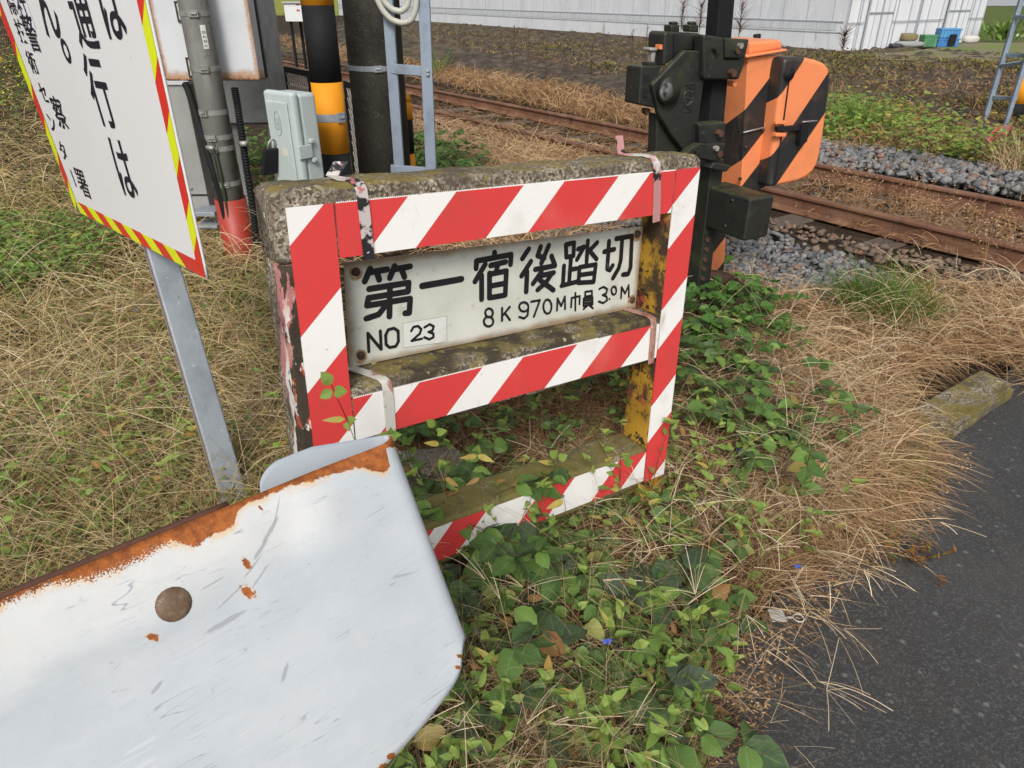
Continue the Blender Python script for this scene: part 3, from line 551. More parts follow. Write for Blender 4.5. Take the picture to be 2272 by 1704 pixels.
for s_, cl in (([(234, 898), (227, 775), (316, 882), (310, 760)], 0), ([(345, 790), (362, 752), (400, 742), (428, 760), (430, 830), (412, 862), (372, 870), (348, 850)], 1),
               ([(516, 760), (530, 734), (560, 728), (582, 748), (572, 778), (518, 826), (586, 812)], 0), ([(604, 736), (638, 716), (664, 730), (656, 758), (630, 766), (662, 778), (662, 802), (634, 816), (602, 802)], 0)): stroke(mb, s_, SW * (1.15 if s_[0][0] < 500 else 1), k7, bool(cl))
mb.build('lettering', M_letter, pl)
stk = [k7(*p) for p in ((460, 710), (750, 660), (752, 832), (462, 872))]
MB().prism(stk[::-1], PV - 0.0008, PV - 0.0003, fb).build('number_sticker', layered('sticker_white', (0.62, 0.63, 0.60), [((0.52, 0.53, 0.50), 14, 0.5, 0.7)], 0.45, bmp=None), pl)
mb = MB()
for i in range(4): stroke(mb, [(( 460, 710), (750, 660), (752, 832), (462, 872))[i], ((460, 710), (750, 660), (752, 832), (462, 872))[(i + 1) % 4]], 0.0009, k7)
mb.build('sticker_outline', layered('sticker_edge', (0.25, 0.24, 0.22), [], 0.6, bmp=None), pl)
# ================================================================== GUARDRAIL END
GA = at(850, 985, .88); GB = at(0, 1335, .88); gd = (GA - GB) / np.linalg.norm(GA - GB)
r_ = ray(1030, 1470); t_ = ((GA - CO) @ gd) / (r_ @ gd); GC = CO + r_ * t_; ga = (GC - GA) / np.linalg.norm(GC - GA); gn = np.cross(gd, ga); gn = gn if gn[1] < 0 else -gn
RB = 0.022
def gpt(s, t):
    """steel sheet of the rail: s metres left of the bent end, t metres down from the top edge"""
    pf = 0.0
    if s > 0:
        k = min(1, s / 0.12); k = k * k * (3 - 2 * k)
        pf = k * (-0.022 * math.exp(-((t - 0.205) / 0.10) ** 2) * 0.0 + 0.006 * math.exp(-((t - 0.10) / 0.05) ** 2) - 0.014 * max(0, (0.045 - t) / 0.045) ** 2 + 0.004 * math.sin(max(0, t - 0.14) / 0.30 * math.pi))
        pf -= 0.006 * math.exp(-((s - 0.19) / 0.035) ** 2 - ((t - 0.085) / 0.05) ** 2) - 0.004 * math.exp(-((s - 0.12) / 0.03) ** 2 - ((t - 0.05) / 0.03) ** 2)
        pf -= 0.007 * math.exp(-((s - 0.27) / 0.05) ** 2 - ((t - 0.11) / 0.03) ** 2)
        return GA - gd * s + ga * t + gn * pf
    ph = min(math.pi, -s / RB); ex = max(0.0, -s - math.pi * RB)
    return GA + gd * RB * math.sin(ph) - gn * RB * (1 - math.cos(ph)) - gd * ex + ga * t - gn * 0.06 * ex
def gtop(s):
    if s >= 0: return 0.0
    ex = max(0.0, -s - math.pi * RB); LB = 0.19; up = -0.034 * min(1, -s / 0.16)
    x = ex - (LB - 0.05); return up if x <= 0 else up + 0.05 - math.sqrt(max(0, 0.05**2 - min(x, 0.05)**2))
def gbot(s):
    a = np.interp(s, [-0.3, -0.01, 0.0, 0.012, 0.03, 0.06, 0.10, 0.18, 0.45, 1.4], [0.33, 0.345, 0.360, 0.383, 0.394, 0.407, 0.421, 0.441, 0.455, 0.455]); return a
ss = np.concatenate([-np.linspace(math.pi * RB + 0.19, math.pi * RB, 22)[:-1], -np.linspace(math.pi * RB, 0, 9)[:-1], np.linspace(0, 0.12, 13)[:-1], np.linspace(0.12, 0.5, 26)[:-1], np.linspace(0.5, 1.2, 12)])
nt_ = 44; V = []; ST = []
for s in ss:
    for j in range(nt_ + 1):
        a, b_ = gtop(s), gbot(s); t = a + (b_ - a) * j / nt_; V.append(gpt(float(s), t)); ST.append((s, t, 0))
V = np.array(V); ns = len(ss); I = (np.arange(ns - 1)[:, None] * (nt_ + 1) + np.arange(nt_)[None]).ravel(); Fc = np.stack([I, I + 1, I + nt_ + 2, I + nt_ + 1], 1)
m, t, b, out = newmat('galvanised_rail'); at_ = N(t, 'ShaderNodeAttribute', attribute_name='st'); sv = at_.outputs['Vector']; sx = N(t, 'ShaderNodeSeparateXYZ'); t.links.new(sv, sx.inputs[0]); S_, T_ = sx.outputs[0], sx.outputs[1]
c = mix(t, ramp(t, noise(t, sv, 9, 5, .6, (.6, 1.2, 1)), 0.38, 0.66), (0.42, 0.455, 0.49), (0.46, 0.49, 0.52))
c = mix(t, math_(t, 'MULTIPLY', ramp(t, noise(t, sv, 300, 3), 0.5, 0.75), 0.25), c, (0.35, 0.385, 0.42))
wm = math_(t, 'ADD', ramp(t, T_, 0.13, 0.05), math_(t, 'MULTIPLY', math_(t, 'SUBTRACT', noise(t, sv, 34, 6, .7), .5), 1.3))
c = mix(t, math_(t, 'MULTIPLY', wm, math_(t, 'MULTIPLY', ramp(t, S_, 0.05, 0.17), 0.7)), c, (0.57, 0.57, 0.555))
for (seed, rot, sc, thr, wd, col, amt) in ((0, 0.42, 26, .5, .006, (0.26, 0.28, 0.31), .75), (4, 0.55, 34, .5, .005, (0.30, 0.32, 0.34), .6), (9, -0.9, 20, .5, .004, (0.24, 0.26, 0.30), .6), (17, .35, 60, .5, .005, (0.28, 0.30, 0.33), .7), (23, .6, 90, .5, .006, (0.31, 0.33, 0.36), .6), (31, .15, 45, .48, .004, (0.33, 0.35, 0.37), .6), (13, .32, 18, .52, .007, (0.56, 0.575, 0.59), .4)):
    mp = N(t, 'ShaderNodeMapping'); mp.inputs['Location'].default_value = (seed, seed * .7, seed); mp.inputs['Rotation'].default_value = (0, 0, rot); mp.inputs['Scale'].default_value = (0.09, 1, 1); t.links.new(sv, mp.inputs[0])
    f = math_(t, 'ABSOLUTE', math_(t, 'SUBTRACT', noise(t, mp.outputs[0], sc, 2), thr)); f = ramp(t, f, wd, wd * .3)
    mp2 = N(t, 'ShaderNodeMapping'); mp2.inputs['Location'].default_value = (seed * 3 + 1, 2, 0); t.links.new(sv, mp2.inputs[0]); gate_ = ramp(t, noise(t, mp2.outputs[0], 11, 3), 0.56, 0.62)
    c = mix(t, math_(t, 'MULTIPLY', math_(t, 'MULTIPLY', f, gate_), amt), c, col)
for (sc_, st_, lo_, hi_, col, am) in ((7, (.35, 1, 1), .50, .68, (.33, .36, .39), .35), (26, (.25, 1, 1), .55, .75, (.36, .385, .41), .35), (120, (1, 1, 1), .60, .75, (.28, .30, .33), .3), (16, (1, .35, 1), .56, .72, (.50, .49, .45), .4), (55, (1, 1, 1), .66, .74, (.62, .62, .61), .35)):
    c = mix(t, math_(t, 'MULTIPLY', ramp(t, noise(t, sv, sc_, 6, .65, st_), lo_, hi_), am), c, col)
# rust along the top edge
cu = N(t, 'ShaderNodeFloatCurve'); cv = cu.mapping.curves[0]
pts = [(0.0, .010), (.012, .042), (.03, .036), (.05, .021), (.08, .016), (.11, .013), (.14, .010), (.18, .0075), (.215, .007), (.235, .015), (.26, .027), (.30, .029), (.33, .016), (.37, .020), (.42, .018), (.46, .007), (.55, .010), (1.0, .008)]
cv.points[0].location = (pts[0][0], pts[0][1] * 10); cv.points[1].location = (pts[-1][0], pts[-1][1] * 10)
for p in pts[1:-1]: cv.points.new(p[0], p[1] * 10)
cu.mapping.update(); t.links.new(math_(t, 'MAXIMUM', S_, 0.0), cu.inputs['Value'])
rw = math_(t, 'MULTIPLY', cu.outputs[0], 0.1)
nz = math_(t, 'ADD', math_(t, 'MULTIPLY', math_(t, 'SUBTRACT', noise(t, sv, 42, 6, .75), .5), 0.026), math_(t, 'MULTIPLY', math_(t, 'SUBTRACT', noise(t, sv, 420, 3), .5), math_(t, 'MULTIPLY', ramp(t, S_, 0.27, 0.36), 0.042)))
rd = math_(t, 'SUBTRACT', math_(t, 'ADD', rw, nz), T_)                      # >0 inside the rust
rd = math_(t, 'ADD', rd, math_(t, 'MULTIPLY', math_(t, 'LESS_THAN', S_, -0.03), -1.0))
halo = ramp(t, rd, -0.012, 0.001)
c = mix(t, math_(t, 'MULTIPLY', math_(t, 'MULTIPLY', halo, ramp(t, noise(t, sv, 26, 4), .38, .6)), 0.8), c, (0.58, 0.40, 0.19))
rc = mix(t, ramp(t, noise(t, sv, 60, 6, .7), 0.35, 0.65), (0.38, 0.12, 0.028), (0.19, 0.058, 0.02))
c = mix(t, ramp(t, rd, -0.0005, 0.001), c, rc)
for (s0, t0, r0, k) in ((0.2504, 0.0803, .012, .55), (0.2606, 0.1168, .017, .6), (0.385, 0.1139, .009, .9), (0.005, 0.36, .006, 1), (0.014, 0.374, .006, 1), (0.160, 0.432, .010, .8), (0.175, 0.438, .008, 1.5), (0.205, 0.02, .007, .4)):
    dx = math_(t, 'MULTIPLY', math_(t, 'SUBTRACT', S_, s0), 1.0 / k); dy = math_(t, 'SUBTRACT', T_, t0); dx = math_(t, 'ADD', dx, math_(t, 'MULTIPLY', dy, .6))
    d = math_(t, 'SQRT', math_(t, 'ADD', math_(t, 'MULTIPLY', dx, dx), math_(t, 'MULTIPLY', dy, dy))); d = math_(t, 'ADD', d, math_(t, 'MULTIPLY', math_(t, 'SUBTRACT', noise(t, sv, 150, 5, .7), .5), r0 * 2.2))
    c = mix(t, math_(t, 'MULTIPLY', ramp(t, d, r0 * 1.15, r0 * .7), 0.35), c, (0.55, 0.45, 0.30)); c = mix(t, ramp(t, d, r0 * .72, r0 * .6), c, rc)
# grey dents beside the bolt
for (s0, t0, rx, ry, an) in ((0.300, 0.140, .032, .0040, .05), (0.205, 0.052, .022, .003, .65), (0.226, 0.070, .020, .003, .6), (0.190, 0.036, .026, .0014, .95), (0.245, 0.088, .022, .002, .55), (0.283, 0.112, .026, .0014, .35), (0.30, 0.085, .02, .0013, .1), (0.240, 0.105, .022, .0016, .6), (0.255, 0.24, .015, .0035, .9), (0.40, 0.175, .012, .003, .5)):
    ca, sa = math.cos(an), math.sin(an); a_ = math_(t, 'SUBTRACT', S_, s0); d_ = math_(t, 'SUBTRACT', T_, t0)
    x_ = math_(t, 'DIVIDE', math_(t, 'ADD', math_(t, 'MULTIPLY', a_, ca), math_(t, 'MULTIPLY', d_, sa)), rx); y_ = math_(t, 'DIVIDE', math_(t, 'ADD', math_(t, 'MULTIPLY', a_, -sa), math_(t, 'MULTIPLY', d_, ca)), ry)
    q = math_(t, 'ADD', math_(t, 'MULTIPLY', x_, x_), math_(t, 'MULTIPLY', y_, y_)); q = math_(t, 'ADD', q, math_(t, 'MULTIPLY', math_(t, 'SUBTRACT', noise(t, sv, 90, 3), .5), 1.6))
    c = mix(t, math_(t, 'MULTIPLY', ramp(t, q, 1.1, 0.4), 0.7), c, (0.27, 0.27, 0.30))
c = mix(t, math_(t, 'MULTIPLY', math_(t, 'LESS_THAN', S_, -.045), .8), c, (.30, .335, .375))  # shade inside the bent-back lip, painted in as a darker grey
t.links.new(c, b.inputs['Base Color']); b.inputs['Roughness'].default_value = 0.7; b.inputs['Metallic'].default_value = 0.0; b.inputs['Specular IOR Level'].default_value = 0.2
bump(t, b, math_(t, 'ADD', math_(t, 'MULTIPLY', ramp(t, rd, -0.001, 0.002), noise(t, sv, 260, 5)), math_(t, 'MULTIPLY', noise(t, sv, 30, 4), .3)), 0.35, 0.003)
gr = empty('guardrail', (GA[0] - gd[0] * .4, GA[1] - gd[1] * .4, 0.0))
tag(gr, 'pale galvanised guardrail end with rusty top edge in the foreground', 'guardrail')
off = np.array(gr.location)
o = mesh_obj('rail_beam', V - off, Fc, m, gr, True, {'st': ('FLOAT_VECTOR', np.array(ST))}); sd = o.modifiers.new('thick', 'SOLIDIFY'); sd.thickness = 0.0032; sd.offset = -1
mb = MB(); mb.tube([gpt(float(s), -0.002) - gn * 0.006 - off for s in np.linspace(0.24, 1.2, 30)], 0.006, 8)
o = mb.build('rolled_rim', layered('rim_rust', (0.075, 0.03, 0.018), [((0.12, 0.045, 0.02), 30, 0.45, 0.65)], 0.85), gr, True)
def lathe_on(mb, c0, ax, prof, n=20):
    ax = np.asarray(ax) / np.linalg.norm(ax); e = np.cross(ax, [0, 0, 1.]); e /= np.linalg.norm(e); f = np.cross(ax, e); V = []
    for h_, r_ in prof: V += [np.asarray(c0) + ax * h_ + r_ * (e * math.cos(2 * math.pi * k / n) + f * math.sin(2 * math.pi * k / n)) for k in range(n)]
    mb.add(V, [(i * n + k, i * n + (k + 1) % n, (i + 1) * n + (k + 1) % n, (i + 1) * n + k) for i in range(len(prof) - 1) for k in range(n)] + [tuple(range((len(prof) - 1) * n, len(prof) * n))])
mb = MB(); lathe_on(mb, gpt(0.3505, 0.0884) - off, gn, [(-.004, .0226), (.002, .0226), (.0045, .021), (.0068, .015), (.0078, .007), (.008, .001)])
mb.build('bolt', layered('bolt_brown', (0.12, 0.075, 0.045), [((0.19, 0.125, 0.075), 80, 0.45, 0.65), ((0.33, 0.30, 0.27), 130, 0.66, 0.72), ((0.10, 0.03, 0.02), 50, 0.6, 0.7)], 0.6, 0.2, (160, 0.5, 0.002)), gr, True)
gp = GA - gd * 1.0 + ga * .2 - gn * .07 - off
MB().tube([(gp[0], gp[1], -0.0), (gp[0], gp[1], 0.85)], 0.057, 16).build('post', M_galv, gr, True)
# ================================================================== CAUTION SIGN
SA, SB = at(462, 619, .86), at(172, 468, .86)
su = (SB - SA) / np.linalg.norm(SB - SA); SWd = np.linalg.norm(SB - SA); sn_ = np.cross(su, [0, 0, 1.]); sn_ = sn_ if sn_ @ (CO - SA) > 0 else -sn_
SHt = 0.95
def spt(p, q, o_=0.0):
    """sign face: p from right edge to left edge, q up"""
    bow = 0.045 * max(0, (p - .72) / .28) ** 2 * 0 + 0.03 * math.sin(math.pi * min(1, max(0, (p - .55) / .45))) * 0
    P = SA + su * (SWd * p) + np.array([0, 0, SHt * q]) + sn_ * (o_ + bow + 0.07 * p * q) + su * (0.02 * p * q)
    return P
def sinv(px, py):
    x = np.array([.4, .3])
    for _ in range(30):
        f0 = np.array(proj(spt(*x))) - (px, py); J = np.array([(np.array(proj(spt(x[0] + 1e-4, x[1]))) - (px, py) - f0) / 1e-4, (np.array(proj(spt(x[0], x[1] + 1e-4))) - (px, py) - f0) / 1e-4]).T
        x = x - np.linalg.solve(J, f0)
    return x
sb = at(538, 1165, 0.0); r_ = ray(372, 600); stp = CO + r_ * (((SA - sn_ * .055 - CO) @ sn_) / (r_ @ sn_))
cs = empty('caution_sign', (sb[0], sb[1], 0)); so = np.array(cs.location)
tag(cs, 'grey caution sign with red and yellow hazard border leaning on a steel channel post', 'sign')
M_sface = layered('sign_grey', (0.66, 0.66, 0.665), [((0.62, 0.625, 0.635), 1.5, 0.45, 0.7), ((0.28, 0.28, 0.28), 60, 0.70, 0.74)], 0.35, bmp=None)
M_sred = layered('sign_red', (0.60, 0.03, 0.018), [((0.44, 0.045, 0.03), 4, 0.45, 0.7)], 0.35, bmp=None)
M_syel = layered('sign_yellow', (0.62, 0.70, 0.012), [((0.56, 0.62, 0.02), 4, 0.45, 0.7)], 0.35, bmp=None)
def spatch(mb, quad, o_, mi, nn=6):
    """quad of (p,q) subdivided on the sign face"""
    V = []; 
    for i in range(nn + 1):
        for j in range(nn + 1):
            a, c_ = i / nn, j / nn; q = (np.array(quad[0]) * (1 - a) * (1 - c_) + np.array(quad[1]) * a * (1 - c_) + np.array(quad[2]) * a * c_ + np.array(quad[3]) * (1 - a) * c_); V.append(spt(q[0], q[1], o_) - so)
    mb.add(V, [(i * (nn + 1) + j, (i + 1) * (nn + 1) + j, (i + 1) * (nn + 1) + j + 1, i * (nn + 1) + j + 1) for i in range(nn) for j in range(nn)], mi)
mb = MB(); spatch(mb, [(0, 0), (1, 0), (1, 1), (0, 1)], 0, 0, 24)
pan = mb.build('sign_panel', M_sface, cs, True); sd = pan.modifiers.new('thick', 'SOLIDIFY'); sd.thickness = 0.006; sd.offset = 0
bw = 0.042 / SWd; bh = 0.042 / SHt
mb = MB()
# right border: alternating slants measured on the photo edge; bottom and left borders likewise
ys = [sinv(x, y)[1] for x, y in ((462, 619), (445, 548), (416, 470), (389, 362), (365, 270), (331, 146), (309, 50))]
red = True
qs = [0.0, 0.075, 0.165, 0.275, 0.38, 0.50, 0.62, 0.74, 0.86, 1.0]
for i in range(len(qs) - 1):
    sk = 0.045; spatch(mb, [(0.004, max(0.003, min(.997, qs[i] + (sk if i else 0)))), (bw, max(bh if i == 0 else 0, qs[i] - (sk if i else 0) * 0.3)), (bw, qs[i + 1] - sk * .3), (0.004, min(.997, qs[i + 1] + sk))], 0.0045 , 0 if i % 2 == 0 else 1, 3)
    spatch(mb, [(.996, max(0.003, min(.997, qs[i] - (sk * .3 if i else 0)))), (1 - bw, max(bh if i == 0 else 0, qs[i] + (sk if i else 0))), (1 - bw, min(.997, qs[i + 1] + sk)), (.996, min(.997, qs[i + 1] - sk * .3))], 0.0045, 1 if i % 2 == 0 else 0, 3)
npd = 13; pe = np.linspace(bw, 1 - bw, npd)
for i in range(npd - 1): spatch(mb, [(pe[i], 0.003), (pe[i + 1], 0.003), (min(1 - bw, pe[i + 1] + .055), bh), (min(1 - bw, pe[i] + .055), bh)], 0.0045, 0 if i % 2 == 0 else 1, 3)
spatch(mb, [(0.004, 0.003), (bw, 0.003), (bw + .055, bh), (bw, bh)], 0.0050, 0, 2)
mb.build('hazard_border', M_sred, pan, mats=[M_sred, M_syel])
dg = None
_glyph = {}
def glyph(ch):
    if ch not in _glyph:
        c_ = bpy.data.curves.new('glyph', 'FONT'); c_.body = ch; c_.offset = 0.010; c_.resolution_u = 4
        o_ = bpy.data.objects.new('glyph', c_); COL.objects.link(o_); bpy.context.view_layer.update()
        me = bpy.data.meshes.new_from_object(o_.evaluated_get(bpy.context.evaluated_depsgraph_get()))
        vs = np.array([v_.co[:2] for v_ in me.vertices]); fs = [tuple(p.vertices) for p in me.polygons]; bpy.data.objects.remove(o_); bpy.data.curves.remove(c_); bpy.data.meshes.remove(me)
        _glyph[ch] = (vs, fs)
    return _glyph[ch]
mb = MB()
def sign_char(ch, cx, cy, pw, qh):
    p0, q0 = sinv(cx, cy); vs, fs = glyph(ch)
    if ch == 'ー': ch_v = np.stack([vs[:, 1] - 0.38, -(vs[:, 0] - 0.5)], 1); vs = ch_v + 0.5 - np.array([0, 0]); 
    u = vs[:, 0] - (0.5 if ch not in '。' else 0.2); v_ = vs[:, 1] - (0.38 if ch not in 'ー。' else (0.5 if ch == 'ー' else 0.1))
    mb.add([spt(p0 - a * pw, q0 + b_ * qh, 0.0048) - so for a, b_ in zip(u, v_)], fs)
z2 = lambda x, y: (x / 3.95, y / 3.95)
for ch, x, y in (('通', 715, 85), ('行', 885, 800), ('は', 1090, 1470), ('は', 965, 5), ('ん', 405, 30)): sign_char(ch, *z2(x, y), 0.135, 0.200)
sign_char('。', *z2(592, 440), 0.15, 0.20)
for ch, x, y in (('警', 285, 292), ('察', 530, 985), ('署', 735, 1600)): sign_char(ch, *z2(x, y), 0.095, 0.105)
for ch, x, y in (('際', 110, 20), ('技', 195, 270), ('術', 295, 545), ('セ', 392, 810), ('ン', 465, 1070), ('タ', 565, 1320), ('ー', 655, 1560)): sign_char(ch, *z2(x, y), 0.068, 0.070)
M_slet = layered('sign_ink', (0.012, 0.010, 0.018), [], 0.4, bmp=None)
mb.build('lettering', M_slet, pan)
mb = MB(); p0, q0 = sinv(*z2(205, 40)); spatch(mb, [(p0 - .045, q0 - .06), (p0 + .045, q0 - .06), (p0 + .045, q0 + .10), (p0 - .045, q0 + .10)], 0.0040, 0, 3); mb.build('paper_patch', layered('paper_white', (0.62, 0.63, 0.68), [], 0.5, bmp=None), pan)
mb = MB(); sign_char('社', *z2(205, 45), 0.085, 0.085); mb.build('lettering', M_slet, pan)
# channel post behind the panel
pu = su * -1.0; pu = np.array([0.80, -0.60, 0]); pu = np.array([0.79, 0.61, 0]); pu /= np.linalg.norm(pu); pb = np.array([-pu[1], pu[0], 0])
lean = (stp - sb) / stp[2]; lean[2] = 1
def post_fr(a, b_, c_): return tuple(pu * a + pb * b_ + lean * c_)
prof = [(-.040, .052), (-.040, 0.004), (-.036, 0), (.036, 0), (.040, .004), (.040, .052), (.035, .052), (.035, .006), (-.035, .006), (-.035, .052)]
mb = MB(); n = len(prof); mb.add([post_fr(a, b_, -0.0) for a, b_ in prof] + [post_fr(a, b_, 1.12) for a, b_ in prof], [(i, (i + 1) % n, (i + 1) % n + n, i + n) for i in range(n)])
M_post = layered('post_steel', (0.27, 0.30, 0.33), [((0.20, 0.225, 0.255), 5, 0.45, 0.7), ((0.14, 0.15, 0.17), 45, 0.66, 0.72, (1, 1, .6)), ((0.40, 0.42, 0.45), 70, 0.64, 0.7)], 0.5, 0.15)
o = mb.build('post', M_post, cs); bevel(o, 0.003, 2)
mb = MB(); mb.add([post_fr(a, b_, c_) for c_ in (0.02, 1.1) for a, b_ in ((-.0409, .014), (-.0409, .026))], [(0, 1, 3, 2)]); mb.box((-.0412, .013, .02), (-.0402, .022, 1.1), fr=post_fr)
mb.build('rust_streak', layered('rust_line', (0.22, 0.09, 0.04), [((0.12, 0.05, 0.03), 30, .45, .65)], 0.8), cs)
# ================================================================== POLES, CABINETS AND CABLES ON THE LEFT
def vpole(name, px_c, py, Y, r0, r1, z1, mat, parent, n=28, z0=0.0, tilt=(0, 0)):
    P = atY(px_c, py, Y); k = 1
    mb = MB(); zs = np.linspace(z0, z1, 6)
    mb.tube([(P[0] + tilt[0] * (z - P[2]) - (parent.location[0] if parent else 0), P[1] + tilt[1] * (z - P[2]) - (parent.location[1] if parent else 0), z) for z in zs], [r0 + (r1 - r0) * (z / z1) for z in zs], n)
    return mb.build(name, mat, parent, True)
def band(name, c0, z, r, hgt, mat, parent, thick=0.003, lug=None, n=28):
    mb = MB(); lx, ly = c0[0] - parent.location[0], c0[1] - parent.location[1]
    V = [(lx + (r + thick * q) * math.cos(2 * math.pi * k / n), ly + (r + thick * q) * math.sin(2 * math.pi * k / n), z + s_ * hgt / 2) for s_ in (-1, 1) for q in (0, 1) for k in range(n)]
    mb.add(V, [(n + k, n + (k + 1) % n, 3 * n + (k + 1) % n, 3 * n + k) for k in range(n)] + [(2 * n + k, 3 * n + k, 3 * n + (k + 1) % n, 2 * n + (k + 1) % n) for k in range(n)] + [(k, (k + 1) % n, n + (k + 1) % n, n + k) for k in range(n)])
    if lug is not None:
        a = math.radians(lug); e = np.array([math.cos(a), math.sin(a)]); p = np.array([lx, ly]) + e * (r + .010); tx = np.array([-e[1], e[0]])
        fr = lambda a_, b_, c_: (p[0] + tx[0] * a_ + e[0] * b_, p[1] + tx[1] * a_ + e[1] * b_, z + c_)
        mb.box((-.024, -.012, -hgt * .62), (.024, .002, hgt * .62), fr=fr); mb.tube([fr(-.012, .004, 0), fr(.016, .004, 0)], .006, 8)
    return mb.build(name, mat, parent, False)
M_bandst = layered('band_dull', (0.22, 0.22, 0.205), [((0.14, 0.14, 0.13), 25, 0.45, 0.65), ((0.32, 0.31, 0.29), 40, .6, .7)], 0.55, 0.1)
# --- grey steel pole with red sleeve
LP = atY(468, 215, 4.30); LP[2] = 0
lp = empty('steel_pole', (LP[0], LP[1], 0)); tag(lp, 'grey stained pipe pole with clamp bands and a red plastic sleeve at its foot', 'pole')
M_lpole = layered('grey_pole', (0.20, 0.20, 0.185), [((0.13, 0.13, 0.118), 6, 0.42, 0.65, (1, 1, .25)), ((0.27, 0.27, 0.255), 9, 0.55, 0.75, (1, 1, .2)), ((0.09, 0.087, 0.075), 22, 0.6, 0.75)], 0.85, 0.0, (40, 0.2, 0.003))
MB().tube([(0, 0, 0), (0, 0, 3.2)], 0.078, 30).build('pole', M_lpole, lp, True)
def zat(px, py, Y): return float(atY(px, py, Y)[2])
for py, lug in ((30, -75), (153, -75), (250, -110), (305, -95), (330, -95), (408, -80)): band('clamp_band', LP, zat(470, py, 4.25), .078, .026, M_bandst, lp, lug=lug)
M_sleeve = layered('red_plastic', (0.33, 0.032, 0.018), [((0.26, 0.045, 0.03), 6, 0.45, 0.7), ((0.48, 0.15, 0.11), 16, 0.6, 0.75)], 0.5, bmp=(20, .1, .003))
mb = MB(); n = 30; zt_ = zat(520, 443, 4.25)
V = [(r_ * math.cos(2 * math.pi * k / n), r_ * math.sin(2 * math.pi * k / n), z) for r_, z in ((.090, 0), (.092, zt_), (.088, zt_), (.084, 0)) for k in range(n)]
mb.add(V, [(i * n + k, i * n + (k + 1) % n, (i + 1) * n + (k + 1) % n, (i + 1) * n + k) for i in range(3) for k in range(n)]); mb.build('base_sleeve', M_sleeve, lp, True)
a0 = atY(496, 80, 4.23) - LP; ang = math.radians(-50)
mb = MB(); V = []
for z in (zat(495, 108, 4.25), zat(495, 55, 4.25)):
    for k in range(5): a = ang + (k - 2) * .09; V.append((.0795 * math.cos(a), .0795 * math.sin(a), z))
mb.add(V, [(k, k + 1, k + 6, k + 5) for k in range(4)]); stt = mb.build('sticker', layered('sticker_pale', (0.62, 0.62, 0.60), [], .5, bmp=None), lp)
mb = MB(); z0_, z1_ = zat(495, 106, 4.25), zat(495, 66, 4.25)
for i in range(4):
    for (a_, b_, c_, d_) in ((.1, .9, .1, .22), (.1, .9, .5, .6), (.1, .25, .1, .8), (.7, .85, .1, .8))[: 3 + i % 2]:
        zz = z0_ + (z1_ - z0_) * (i + .1) / 4; hh_ = (z1_ - z0_) / 4.6; al, ah = ang - .13 + .26 * a_, ang - .13 + .26 * b_
        mb.add([(.0803 * math.cos(al), .0803 * math.sin(al), zz + hh_ * c_), (.0803 * math.cos(ah), .0803 * math.sin(ah), zz + hh_ * c_), (.0803 * math.cos(ah), .0803 * math.sin(ah), zz + hh_ * d_), (.0803 * math.cos(al), .0803 * math.sin(al), zz + hh_ * d_)], [(0, 1, 2, 3)])
mb.build('lettering', M_letter, stt)
# --- white cabinet strapped behind the pole
def pxbox(nm, lbl, cat, x0, y0, x1, y1, Y, depth, mat, yaw=0.0, ztop=None, part='body', bev=.008):
    """a cabinet whose front face spans the given photo rectangle at distance Y"""
    e1 = np.array([math.cos(yaw), math.sin(yaw), 0]); e2 = np.array([-math.sin(yaw), math.cos(yaw), 0]); o_ = atY((x0 + x1) / 2, y1, Y); f = planepx(o_, e1, e2)
    a0 = f(x0, y1)[0]; a1 = f(x1, y1)[0]; zb = f((x0 + x1) / 2, y1)[1] + o_[2]; zt2 = ztop if ztop is not None else f((x0 + x1) / 2, y0)[1] + o_[2]
    rt = empty(nm, (o_[0], o_[1], zb)); tag(rt, lbl, cat); fr = framef((0, 0, 0), e1, e2)
    bo = MB().box((a0, 0, 0), (a1, depth, zt2 - zb), fr=fr).build(part, mat, rt); bevel(bo, bev, 2)
    return rt, bo, fr, a0, a1, zb, zt2
M_cab = layered('white_cabinet', (0.60, 0.61, 0.63), [((0.50, 0.52, 0.55), 2, 0.45, 0.7), ((0.50, 0.36, 0.24), 4, 0.60, 0.78, (1, 1, .25))], 0.5, bmp=(30, .05, .002))
rt, bo, fr, a0, a1, zb, zt2 = pxbox('equipment_cabinet', 'white rust edged cabinet strapped behind the grey pole', 'cabinet', 368, 0, 577, 179, 4.42, .12, M_cab, 0.03, 1.95)
hgt_ = zt2 - zb
m, t, b, out = newmat('white_cabinet_rusty'); v = coords(t)
c = mix(t, ramp(t, noise(t, v, 2, 4), .4, .7), (.52, .54, .565), (.44, .465, .50))
c = mix(t, math_(t, 'MULTIPLY', ramp(t, noise(t, v, 5, 4, .6, (1, 1, .18)), .56, .75), .45), c, (.50, .36, .22))
s_ = N(t, 'ShaderNodeSeparateXYZ'); t.links.new(v, s_.inputs[0])
du = math_(t, 'MINIMUM', math_(t, 'SUBTRACT', s_.outputs[0], a0), math_(t, 'SUBTRACT', a1, s_.outputs[0]))
du = math_(t, 'MAXIMUM', du, math_(t, 'MULTIPLY', s_.outputs[1], 1.5)); dd = math_(t, 'MINIMUM', math_(t, 'MULTIPLY', du, 2.2), s_.outputs[2])
nn_ = math_(t, 'ADD', math_(t, 'MULTIPLY', noise(t, v, 10, 4), .05), math_(t, 'MULTIPLY', noise(t, v, 90, 3), .045))
dd = math_(t, 'SUBTRACT', dd, nn_)
c = mix(t, math_(t, 'MULTIPLY', ramp(t, dd, .02, -.03), .9), c, (.36, .19, .085)); c = mix(t, ramp(t, dd, -.030, -.045), c, (.17, .07, .03))
t.links.new(c, b.inputs['Base Color']); b.inputs['Roughness'].default_value = .5
bo.data.materials[0] = m
